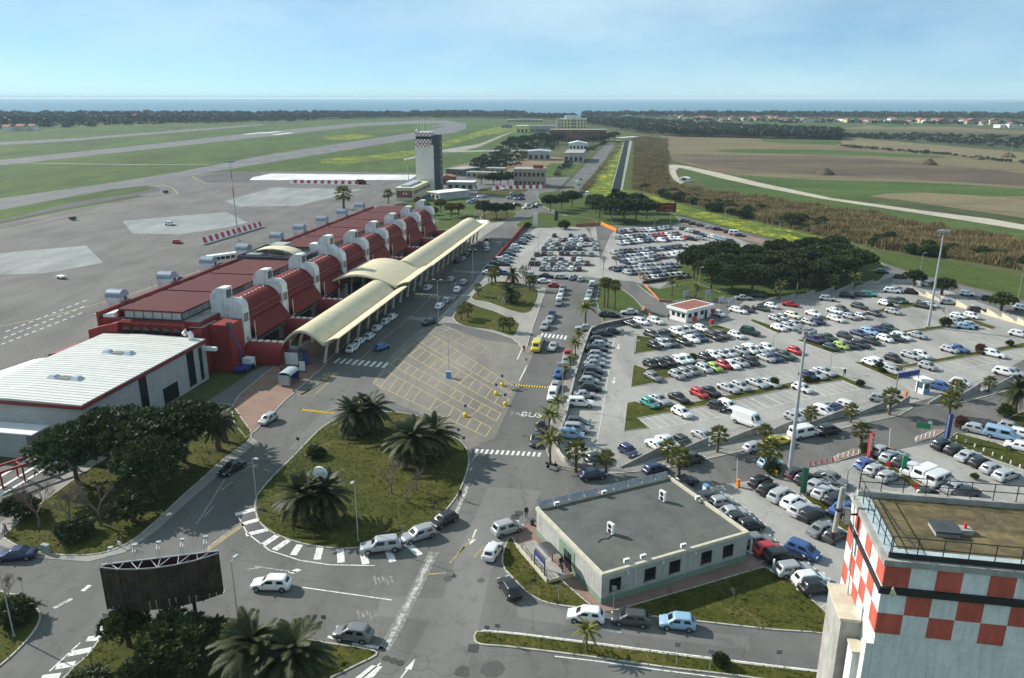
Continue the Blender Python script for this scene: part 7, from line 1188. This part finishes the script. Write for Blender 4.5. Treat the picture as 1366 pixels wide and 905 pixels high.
# ---- billboard on the near lawn, seen from behind
o = thing('billboard', 'large dark billboard seen from behind with lamp arms along its top', 'billboard', (-34.4, 65.6, 0), -13)
BW, B0, B1 = 5.4, 4.0, 8.7
part('front_panel', MB().box(-BW, BW, .9, 1.0, B0, B1), 'dark_red_lattice', o); part('top_cap', MB().box(-BW, BW, .86, 1.05, B1, B1 + .1), 'grey_metal', o)
xs = [-BW, -3.6, -1.8, 0, 1.8, 3.6, BW]; ys = [.6, -.15, -.55, -.7, -.55, -.15, .6]
for k in range(6):                                            # bent back skin of ribbed panels
    for r_ in range(2):
        z0, z1 = B0 + r_ * 2.35, B0 + (r_ + 1) * 2.35 - .12; m0 = (xs[k + 1] - xs[k]) / 3
        for j in range(3):
            u0, u1 = j / 3, (j + 1) / 3 - .02; x0, x1 = xs[k] + (xs[k + 1] - xs[k]) * u0, xs[k] + (xs[k + 1] - xs[k]) * u1; y0, y1 = ys[k] + (ys[k + 1] - ys[k]) * u0, ys[k] + (ys[k + 1] - ys[k]) * u1
            part('back_sheet', MB().add([(x0, y0, z0), (x1, y1, z0), (x1, y1, z1), (x0, y0, z1), (x0, y0 + .05, z0), (x1, y1 + .05, z0), (x1, y1 + .05, z1), (x0, y0 + .05, z1)], [(0, 1, 2, 3), (7, 6, 5, 4), (0, 4, 5, 1), (3, 2, 6, 7), (0, 3, 7, 4), (1, 5, 6, 2)]), 'rust_panel', o)
    part('rib', MB().tube((xs[k], ys[k] - .05, B0 - .1), (xs[k], ys[k] - .05, B1), .05, n=6), 'dark_metal', o); part('top_chord', MB().tube((xs[k], ys[k], B1), (xs[k + 1], ys[k + 1], B1), .06, n=6), 'grey_metal', o); part('waist_chord', MB().tube((xs[k], ys[k] - .06, B0 + 2.3), (xs[k + 1], ys[k + 1] - .06, B0 + 2.3), .07, n=6), 'dark_metal', o)
    part('strut', MB().tube((xs[k + 1] if k < 3 else xs[k], ys[k + 1] if k < 3 else ys[k], B1), ((xs[k] + xs[k + 1]) / 2, .9, B1), .045, n=6), 'mast_grey', o); part('strut', MB().tube((xs[k], ys[k], B1), (xs[k] * .93, .9, B1), .045, n=6), 'mast_grey', o)
for x in (-4.6, -2.4, -.2, 2.0, 4.2):
    for d in (-.12, .12): part('lamp_arm', MB().path([(x + d, .95, B1 + .1), (x + d, 1.15, B1 + .9), (x + d, 1.9, B1 + 1.25)], .035, 6), 'mast_grey', o)
    part('lamp_head', MB().box(x - .22, x + .22, 1.7, 2.0, B1 + 1.2, B1 + 1.36), 'mast_grey', o)
for x in (-2.6, 2.6): part('leg', MB().tube((x, .3, 0), (x, .3, B1 - .2), .2, .16, 10), 'dark_metal', o)
part('catwalk', MB().box(-BW, BW, 1.05, 1.6, B0 - .3, B0 - .22), 'mast_grey', o)
# ---- boom lift against the first stair tower
o = thing('boom_lift', 'blue articulated boom lift raised against the first white stair tower', 'boom lift', G(326, 495) + Vector((0, 0, .05)), 15); part('chassis', MB().box(-1.0, 1.0, -2.2, 2.2, .5, 1.1), 'sign_blue', o); part('cab', MB().box(-.95, .95, 1.0, 2.6, .5, 2.2), 'white_paint', o); part('windscreen', MB().box(-.85, .85, 2.6, 2.64, 1.3, 2.0), 'glass_car', o)
part('boom', MB().path([(.2, -1, 1.1), (.6, -1.6, 5.2)], .18, 8), 'sign_blue', o); part('boom', MB().path([(.6, -1.6, 5.2), (-1.4, -1.2, 9.6)], .13, 8), 'sign_blue', o); part('basket', MB().box(-1.9, -1.1, -1.6, -.8, 9.4, 10.3), 'dark_panel', o)
for x in (-.95, .95):
    for y in (-1.4, 1.6): part('wheel', MB().tube((x - .14, y, .45), (x + .14, y, .45), .45, n=14), 'tyre', o)
# ---- apron vehicles and kit
o = thing('apron_bus', 'long white airport bus parked behind the terminal', 'bus', G(300, 351) + Vector((0, 0, .05)), 48); part('body', MB().extrude([(-1.3, .4), (-1.35, 2.6), (-1.2, 3.1), (1.2, 3.1), (1.35, 2.6), (1.3, .4)], -5.5, 5.5), 'white_paint', o, 30)
for s in (-1, 1):
    for k in range(6): part('window', MB().box(s * 1.36 - .02, s * 1.36 + .02, -5 + k * 1.65, -3.6 + k * 1.65, 1.5, 2.5), 'glass_car', o)
    for y in (-3.6, 3.6): part('wheel', MB().tube((s * 1.3 - .12, y, .5), (s * 1.3 + .12, y, .5), .5, n=14), 'tyre', o)
part('windscreen', MB().box(-1.1, 1.1, 5.5, 5.54, 1.3, 2.7), 'glass_car', o); part('rear_window', MB().box(-1.0, 1.0, -5.54, -5.5, 1.6, 2.6), 'glass_car', o)
o = thing('light_trailer', 'small white tow trailer with a tall drawbar on the near concrete stand', 'trailer', G(82, 372) + Vector((0, 0, .05)), 120); part('deck', MB().box(-.9, .9, -1.4, 1.4, .4, .9), 'white_paint', o); part('drawbar', MB().tube((0, 1.3, .6), (.1, 3.6, 2.6), .07), 'white_paint', o)
for s in (-1, 1): part('wheel', MB().tube((s * .9 - .1, 0, .35), (s * .9 + .1, 0, .35), .35, n=12), 'tyre', o)
for px_, lab in (((221, 258), 'small dark ground unit by the grass tongue corner'), ((97, 294), 'small dark ground unit at the yellow apron line')):
    o = thing('ground_unit', lab, 'ground unit', G(*px_) + Vector((0, 0, .05)), 30); part('case', MB().box(-.9, .9, -1.2, 1.2, .3, 1.5), 'dark_panel', o); part('drawbar', MB().tube((0, 1.2, .5), (0, 2.4, .4), .06), 'dark_metal', o)
    for s in (-1, 1): part('wheel', MB().tube((s * .9 - .1, 0, .3), (s * .9 + .1, 0, .3), .3, n=10), 'tyre', o)
o = thing('ground_equipment', 'cluster of dark ground equipment at the end of the striped blast barrier', 'equipment', G(480, 246) + Vector((0, 0, .05)), 90); part('case', MB().box(-1.4, 1.4, -4, 4, .2, 2.2), 'rust_panel', o); part('hood', MB().box(-1.0, 1.0, -2, 2.6, 2.2, 2.9), 'dark_panel', o)
# ================================================================== BUILDINGS FARTHER OFF
plain('tower_shaft', (.72, .68, .60), .85, var=.08, scale=.12)
o = thing('control_tower', 'tall slab control tower with three red and white chequered bands', 'tower', G(570, 256) + Vector((0, 0, 0)), 6)
CW, CD, CH = 5.2, 4.6, 34
part('shaft', MB().box(-CW, CW, -CD, CD, 0, 26.5), 'tower_shaft', o); part('stair_core', MB().box(CW, CW + 3.4, -3.2, 4.2, 0, 32.2), 'dark_panel', o)
for k in range(9): part('stair_landing', MB().box(CW + 3.4, CW + 3.7, -3.0, 4.0, 1.5 + k * 3.3, 2.0 + k * 3.3), 'grey_metal', o)
for k, (z0, z1, s) in enumerate(((25.6, 27.4, 0), (28.0, 29.8, .2), (31.8, 33.6, .2))):
    part('band_core', MB().box(-CW + s, CW - s - 1, -CD + s, CD - s, z0 - (.4 if k else -.1), z1), 'white_render', o)
    for r_ in range(2):
        for j in range(9):
            x0 = -CW + s + j * (2 * CW - 2 * s - 1) / 9; part('square', MB().box(x0, x0 + (2 * CW - 2 * s - 1) / 9, -CD + s - .12, -CD + s - .01, z0 + r_ * .9, z0 + (r_ + 1) * .9), 'tower_red' if (j + r_) % 2 else 'white_paint', o)
part('cab_glazing', MB().box(-CW + .5, CW - 1.5, -CD + .4, CD - .4, 29.8, 31.8), 'glass_dark', o); part('recess', MB().box(-CW + .5, CW - 1.5, -CD + .4, CD - .4, 27.4, 28.0), 'glass_dark', o); part('roof_dome', MB().path([(-CW + 1, -2, 33.6), (-CW + 1, -2, 34.6), (-CW + 1, -2, 35.2)], [.9, .9, .3], 10), 'pale_metal', o)
for k in range(6): part('aerial', MB().tube((-CW + 1 + k * 1.7, -1 + (k % 2) * 2, 33.6), (-CW + 1 + k * 1.7, -1 + (k % 2) * 2, 39 + (k % 3)), .07, n=5), 'white_paint', o)
o = thing('apron_office', 'two storey cream office with red window bands beside the control tower', 'office', G(540, 268), 8)
part('wall', MB().box(-4.8, 4.8, 0, 38, 0, 6.4), 'cream_wall', o); part('red_panel', MB().box(-4.2, 4.2, -.06, -.01, 1.6, 5.2), 'brick_far', o); part('roof', MB().box(-5, 5, -.2, 38.2, 6.4, 6.8), 'cream_wall', o); part('roof_light', MB().box(-3, 1.5, 4, 30, 6.8, 7.8), 'pale_metal', o)
for k in range(9): wn = part('window', MB().box(4.8, 4.86, 1.5 + k * 4, 4.2 + k * 4, 3.4, 5.2), 'brick_far', o); part('pane', MB().box(4.86, 4.9, 2.0 + k * 4, 3.6 + k * 4, 3.6, 5.0), 'glass_dark', wn)
for x in (-.9, .6): part('window', MB().box(x, x + .7, -.1, -.06, 3.2, 4.2), 'white_paint', o)
def block(name, label, px, bearing, hx, y0, y1, h, wall_m, roof_m, gable=0., wins=0, cat='building', wside=True, floors=1, over=.3):
    o = thing(name, label, cat, G(*px), bearing); part('wall', MB().box(-hx, hx, y0, y1, 0, h), wall_m, o)
    if gable: rf = part('roof', MB().extrude([(-hx - over, h), (0, h + gable), (hx + over, h)], y0 - over, y1 + over), roof_m, o)
    else: rf = part('roof', MB().box(-hx - over, hx + over, y0 - over, y1 + over, h, h + .4), roof_m, o)
    for fl in range(floors):
        z = 1.1 + fl * (h / floors)
        for k in range(wins):
            x = -hx + (k + .5) * 2 * hx / wins; wn = part('window', MB().box(x - hx / wins * .5, x + hx / wins * .5, y0 - .06, y0 + .01, z, z + h / floors * .45), 'glass_dark', o); part('sill', MB().box(x - hx / wins * .55, x + hx / wins * .55, y0 - .16, y0 - .06, z - .15, z), 'concrete', wn)
    return o
block('flat_building', 'long low building with bright white flat roof beside the control tower', (584, 266), 45, 5, -3, 18, 3.6, 'grey_render', 'far_white', wins=3); block('flat_building', 'grey building with white flat roof in the yard', (614, 254), 8, 8, 0, 9, 4.4, 'grey_render', 'far_white', wins=4); block('brick_hut', 'small brick hut behind the control tower', (596, 247), 8, 4.5, 0, 8, 5, 'brick_far', 'terracotta', 1.2, wins=2)
block('hangar_ruin', 'dark open sided shed behind the grey yard building', (606, 235), 30, 7, 0, 22, 4.5, 'concrete_dark', 'concrete', wins=3); block('yard_shed', 'long low grey shed beyond the yard', (640, 238), 20, 10, 0, 8, 3.6, 'grey_render', 'concrete', wins=5); block('yard_shed', 'small pale shed near the dirt plot', (660, 232), 15, 7, 0, 9, 3.5, 'ochre_render', 'concrete', wins=4)
o = block('frame_building', 'old two storey frame building with open bays behind the striped barrier', (706, 250), 6, 9.5, 0, 14, 10.5, 'ochre_render', 'concrete', 0, 7, floors=2)
for k in range(8): part('pier', MB().box(-9.4 + k * 2.62, -9.0 + k * 2.62, -.5, -.07, 0, 10.4), 'concrete', o)
part('roof_hut', MB().box(2, 8, 3, 9, 10.9, 13), 'brick_far', o)
block('grey_warehouse', 'pale grey warehouse beyond the grass plot', (719, 214), 4, 10, 0, 20, 7.5, 'grey_clad', 'pale_metal', 1.0, 4); block('grey_box_building', 'flat roofed grey box beside the straight road', (765, 217), 8, 8, 0, 45, 7.5, 'grey_render', 'concrete', 0, 4); block('white_house', 'white building with pale sloping roof near the long brick block', (771, 200), 4, 9.5, 0, 16, 6.5, 'far_white', 'far_white', 2.2, 5)
block('brick_block', 'very long brick building with dark flat roof', (771, 189), 3, 35, 0, 22, 14, 'brick_far', 'concrete', 0, 16, floors=2); o = block('yellow_block', 'pale yellow three storey block above the brick building', (765, 176), 2, 21, 0, 18, 20, 'yellow_render', 'far_white', 0, 8, floors=4); part('roof_plant', MB().box(-14, 12, 2, 12, 20.4, 25), 'far_white', o); part('side_tower', MB().box(-27, -21.1, 2, 14, 0, 21), 'grey_render', o); part('gap_strip', MB().box(-1.0, 1.2, -.3, -.07, 0, 19.8), 'ochre_render', o)
block('yellow_shed', 'low pale yellow shed behind the dark trees', (697, 178), 2, 9, 0, 20, 11, 'yellow_render', 'far_white', 0, 3); block('grey_shed', 'long grey shed between the yellow shed and block', (724, 177), 2, 20, 0, 20, 10, 'grey_render', 'concrete', 0, 10); block('pale_shed', 'long pale roofed shed at the runway end', (700, 163), 2, 40, 0, 26, 5, 'ochre_render', 'grey_render', 1.5, 9); block('track_hut', 'low cream hut at the canal head', (826, 188), 40, 4, 0, 40, 3.5, 'cream_wall', 'far_white', 0, 2); block('dark_house', 'small pale hut with dark roof on the runway end grass', (676, 171), 2, 10, 0, 12, 5, 'grey_render', 'concrete_dark', 1.5, 3)
block('site_hut', 'tiny white hut at the bend of the dirt track', (912, 243), 30, 3, 0, 4, 2.6, 'far_white', 'far_white', .6, 1); block('red_billboard_house', 'x', (0, 0), 0, 1, 0, 1, 1, 'far_white', 'far_white') if 0 else None
o = thing('red_billboard', 'dark red billboard standing in the yellow meadow', 'billboard', G(888, 287), 15); part('panel', MB().box(-4.4, 4.4, -.1, .1, 1.6, 5.4), 'red_dark', o); part('frame', MB().box(-4.6, 4.6, .1, .2, 1.4, 5.6), 'dark_metal', o); part('pale_print', MB().box(-2.4, 3.4, -.13, -.1, 3.9, 4.5), 'brick_far', o); part('pale_print', MB().box(0, 3, -.13, -.1, 2.0, 2.5), 'terracotta', o)
for x in (-3.5, 0, 3.5): part('leg', MB().box(x - .12, x + .12, .2, .4, 0, 5.4), 'dark_metal', o)
o = thing('tall_pylon', 'grey pole standing in the field beyond the thin hedge', 'pole', G(1347, 211)); part('pole', MB().tube((0, 0, 0), (0, 0, 14), .25, .12, 6), 'mast_grey', o); part('cross_arm', MB().box(-1.4, 1.4, -.1, .1, 13, 13.3), 'mast_grey', o)
for k, (px_, h) in enumerate((((1151, 183), 12), ((1171, 184), 9), ((1240, 212), 10), ((1226, 207), 9))): o = thing('field_pole', ('pale pole by the pine wood corner', 'short pale pole beside the wood corner pole', 'thin pole above the middle earth heap', 'thin pole near the middle earth heap hedge')[k], 'pole', G(*px_)); part('pole', MB().tube((0, 0, 0), (0, 0, h), .18, .1, 6), 'mast_grey', o); part('cross_arm', MB().box(-.9, .9, -.08, .08, h - .8, h - .6), 'mast_grey', o)
# ---- village houses, one by one
def make_house(w_, d, h, wm, rm, flat=False):
    k = MB().box(-w_, w_, -d, d, 0, h).mesh('wall', wm); r_ = (MB().extrude([(-w_ - .5, h), (0, h + w_ * .42), (w_ + .5, h)], -d - .5, d + .5) if not flat else MB().box(-w_ - .3, w_ + .3, -d - .3, d + .3, h, h + .5)).mesh('roof', rm); win = [MB().box(x - .8, x + .8, -d - .08, -d, 1.2, 2.8).mesh('window', 'glass_dark') for x in (-w_ * .5, w_ * .5)]
    return k, r_, win
HOUSES = [make_house(6, 5, 6, 'far_white', 'terracotta'), make_house(8, 5, 4, 'far_white', 'terracotta'), make_house(7, 6, 6.5, 'cream_wall', 'terracotta'), make_house(9, 5, 4, 'far_white', 'far_white', True), make_house(6, 5, 7, 'yellow_render', 'terracotta'), make_house(10, 6, 5, 'ochre_render', 'brick_far')]
HD = ['white two storey house with terracotta roof', 'long white bungalow with terracotta roof', 'cream house with terracotta roof', 'white flat roofed house', 'tall yellow house with terracotta roof', 'ochre barn with brick red roof']
random.seed(17)
def house(px, where, rz=None):
    t = random.randrange(6); o = thing('village_house', f'{HD[t]} {where}', 'house', G(*px), random.choice((0, 90, 20, -25, 70)) if rz is None else rz, 'houses ' + where); s = random.uniform(.9, 1.35); o.scale = (s, s, s); m = HOUSES[t]; link('wall', m[0], o); link('roof', m[1], o)
    for q in m[2]: link('window', q, o)
for k in range(30): house((900 + k * 9.2 + random.uniform(-4, 4), 159.8 + k * .13 + random.uniform(-1.2, 1.8)), 'in the seaside village beyond the pine wood')
for k in range(14): house((1180 + k * 14 + random.uniform(-6, 6), 164.5 + random.uniform(-2, 3.5) + k * .25), 'among the gardens by the olive rows')
for k in range(30): house((6 + k * 11.5 + random.uniform(-5, 5), 161.5 - k * .14 + random.uniform(-1.5, 1.0)), 'in the pines beyond the runway')
for px_ in ((12, 175), (30, 174.5), (45, 174)): house(px_, 'at the far airfield corner', 90)
# ---- people
def person_mesh(top, legs, walk=.0, hair='hair'):
    me = bpy.data.meshes.new('skeleton'); J = [(0, 0, .95), (0, 0, 1.15), (0, 0, 1.38), (0, 0, 1.5), (0, .01, 1.58), (0, .02, 1.7), (.1, 0, .9), (.11, walk * .5, .5), (.11, walk * .75 - .03, .08), (.11, walk * .75 + .14, .03), (-.1, 0, .9), (-.11, -walk * .4, .5), (-.11, -walk * .9 - .04, .08), (-.11, -walk * .9 + .13, .03), (.19, 0, 1.4), (.25, -walk * .3, 1.12), (.24, -walk * .3 + .12, .88), (.24, -walk * .3 + .16, .80), (-.19, 0, 1.4), (-.25, walk * .3, 1.12), (-.24, walk * .3 + .12, .88), (-.24, walk * .3 + .16, .80)]
    E_ = [(0, 1), (1, 2), (2, 3), (3, 4), (4, 5), (0, 6), (6, 7), (7, 8), (8, 9), (0, 10), (10, 11), (11, 12), (12, 13), (2, 14), (14, 15), (15, 16), (16, 17), (2, 18), (18, 19), (19, 20), (20, 21)]; RD = [.15, .15, .17, .06, .085, .09, .1, .075, .05, .045, .1, .075, .05, .045, .075, .055, .042, .04, .075, .055, .042, .04]
    me.from_pydata(J, E_, []); ob = bpy.data.objects.new('skeleton', me); COL.objects.link(ob); md = ob.modifiers.new('skin', 'SKIN'); 
    for k, v in enumerate(me.skin_vertices[0].data): v.radius = (RD[k], RD[k] * (.72 if k in (0, 1, 2) else 1)); v.use_root = k == 0
    sb_ = ob.modifiers.new('sub', 'SUBSURF'); sb_.levels = 1; sb_.render_levels = 1; dg = bpy.context.evaluated_depsgraph_get(); dg.update(); out = bpy.data.meshes.new_from_object(ob.evaluated_get(dg)); bpy.data.objects.remove(ob); out.name = 'person'
    out.materials.clear()
    for mm in (legs, top, 'skin', hair): out.materials.append(MATS[mm])
    for pl_ in out.polygons: c = pl_.center; pl_.material_index = 0 if c.z < .93 and abs(c.x) < .2 else 2 if (c.z < .87 and abs(c.x) > .2) or 1.49 < c.z <= 1.64 else 1 if c.z <= 1.49 else (2 if c.y > .06 and c.z < 1.72 else 3)
    out.shade_smooth(); return out
PM = [person_mesh('cloth_black', 'cloth_black', .35), person_mesh('cloth_black', 'cloth_blue', 0), person_mesh('cloth_red', 'cloth_blue', .2), person_mesh('cloth_white', 'cloth_grey', .3), person_mesh('cloth_grey', 'cloth_black', .3)]
for k, (px_, m_, br, lab) in enumerate([((614, 668), 0, 200, 'person in black walking along the kerb of the palm island'), ((702, 692), 1, 180, 'person in a dark jacket standing at the far office corner'), ((748, 760), 0, 140, 'person in black waiting under the office porch'), ((699, 471), 2, 190, 'person in a red top on the pavement by the yellow van'), ((892, 428), 0, 150, 'person in black at the foot of the entrance ramp'), ((7, 716), 3, 30, 'person in a pale top on the corner path'), ((9.5, 715), 4, 30, 'person in grey on the corner path'), ((667, 332), 3, 10, 'person in white on the drop off road by the red wall'), ((672, 331), 4, 190, 'person in grey on the drop off road by the red wall'), ((679, 326), 2, 10, 'person in red beside the red wall'), ((652, 378), 4, 100, 'person in grey crossing to the plaza lawn'), ((918, 423), 1, 60, 'person in dark clothes by the booth window'), ((1126, 503), 0, 40, 'person in black walking in the car park lane'), ((376, 498), 4, 20, 'person in grey near the canopy end'), ((399, 507), 2, 300, 'person in a red top beside the bus shelter'), ((1236, 470), 0, 0, '')]):
    if lab: o = link('person', PM[m_], None, G(*px_) + Vector((0, 0, .12)), -R(br)); tagged(o, lab, 'person')
o = thing('motor_scooter', 'dark motor scooter parked at the pavement corner beneath a palm', 'scooter', G(736, 625) + Vector((0, 0, .13)), 70); part('body', MB().path([(0, -.75, .6), (0, -.3, .75), (0, .1, .45), (0, .45, .5), (0, .62, .95)], [.14, .17, .12, .12, .08], 8), 'dark_panel', o, 50); part('handlebar', MB().tube((-.3, .6, 1.0), (.3, .6, 1.0), .025, n=6), 'grey_metal', o); part('top_box', MB().box(-.18, .18, -.98, -.68, .72, 1.0), 'dark_metal', o)
for y in (-.6, .68): part('wheel', MB().tube((-.06, y, .26), (.06, y, .26), .26, n=14), 'tyre', o)
o = thing('litter_bin', 'small dark bin at the far corner of the office', 'bin', G(710, 701) + Vector((0, 0, .1)), 0); part('case', MB().path([(0, 0, 0), (0, 0, .7), (0, 0, .8)], [.25, .3, .2], 10), 'dark_panel', o); part('rim_ring', MB().tube((0, 0, .68), (0, 0, .74), .32, n=12), 'dark_metal', o)
# ================================================================== air between the camera and the coast
m = bpy.data.materials.new('haze_air'); m.use_nodes = True; t = m.node_tree; t.nodes.remove(t.nodes["Principled BSDF"]); pv = t.nodes.new("ShaderNodeVolumePrincipled"); pv.inputs['Color'].default_value = (.66, .86, 1.0, 1); pv.inputs['Density'].default_value = 0.00008; pv.inputs['Anisotropy'].default_value = .0; t.links.new(pv.outputs[0], t.nodes["Material Output"].inputs['Volume']); MATS['haze_air'] = m
tagged(link('haze', MB().box(-252000, 252000, -600, 252000, -4, 85).mesh('haze', 'haze_air'), kind='stuff'), 'thin blue haze over the fields and the sea', 'haze')
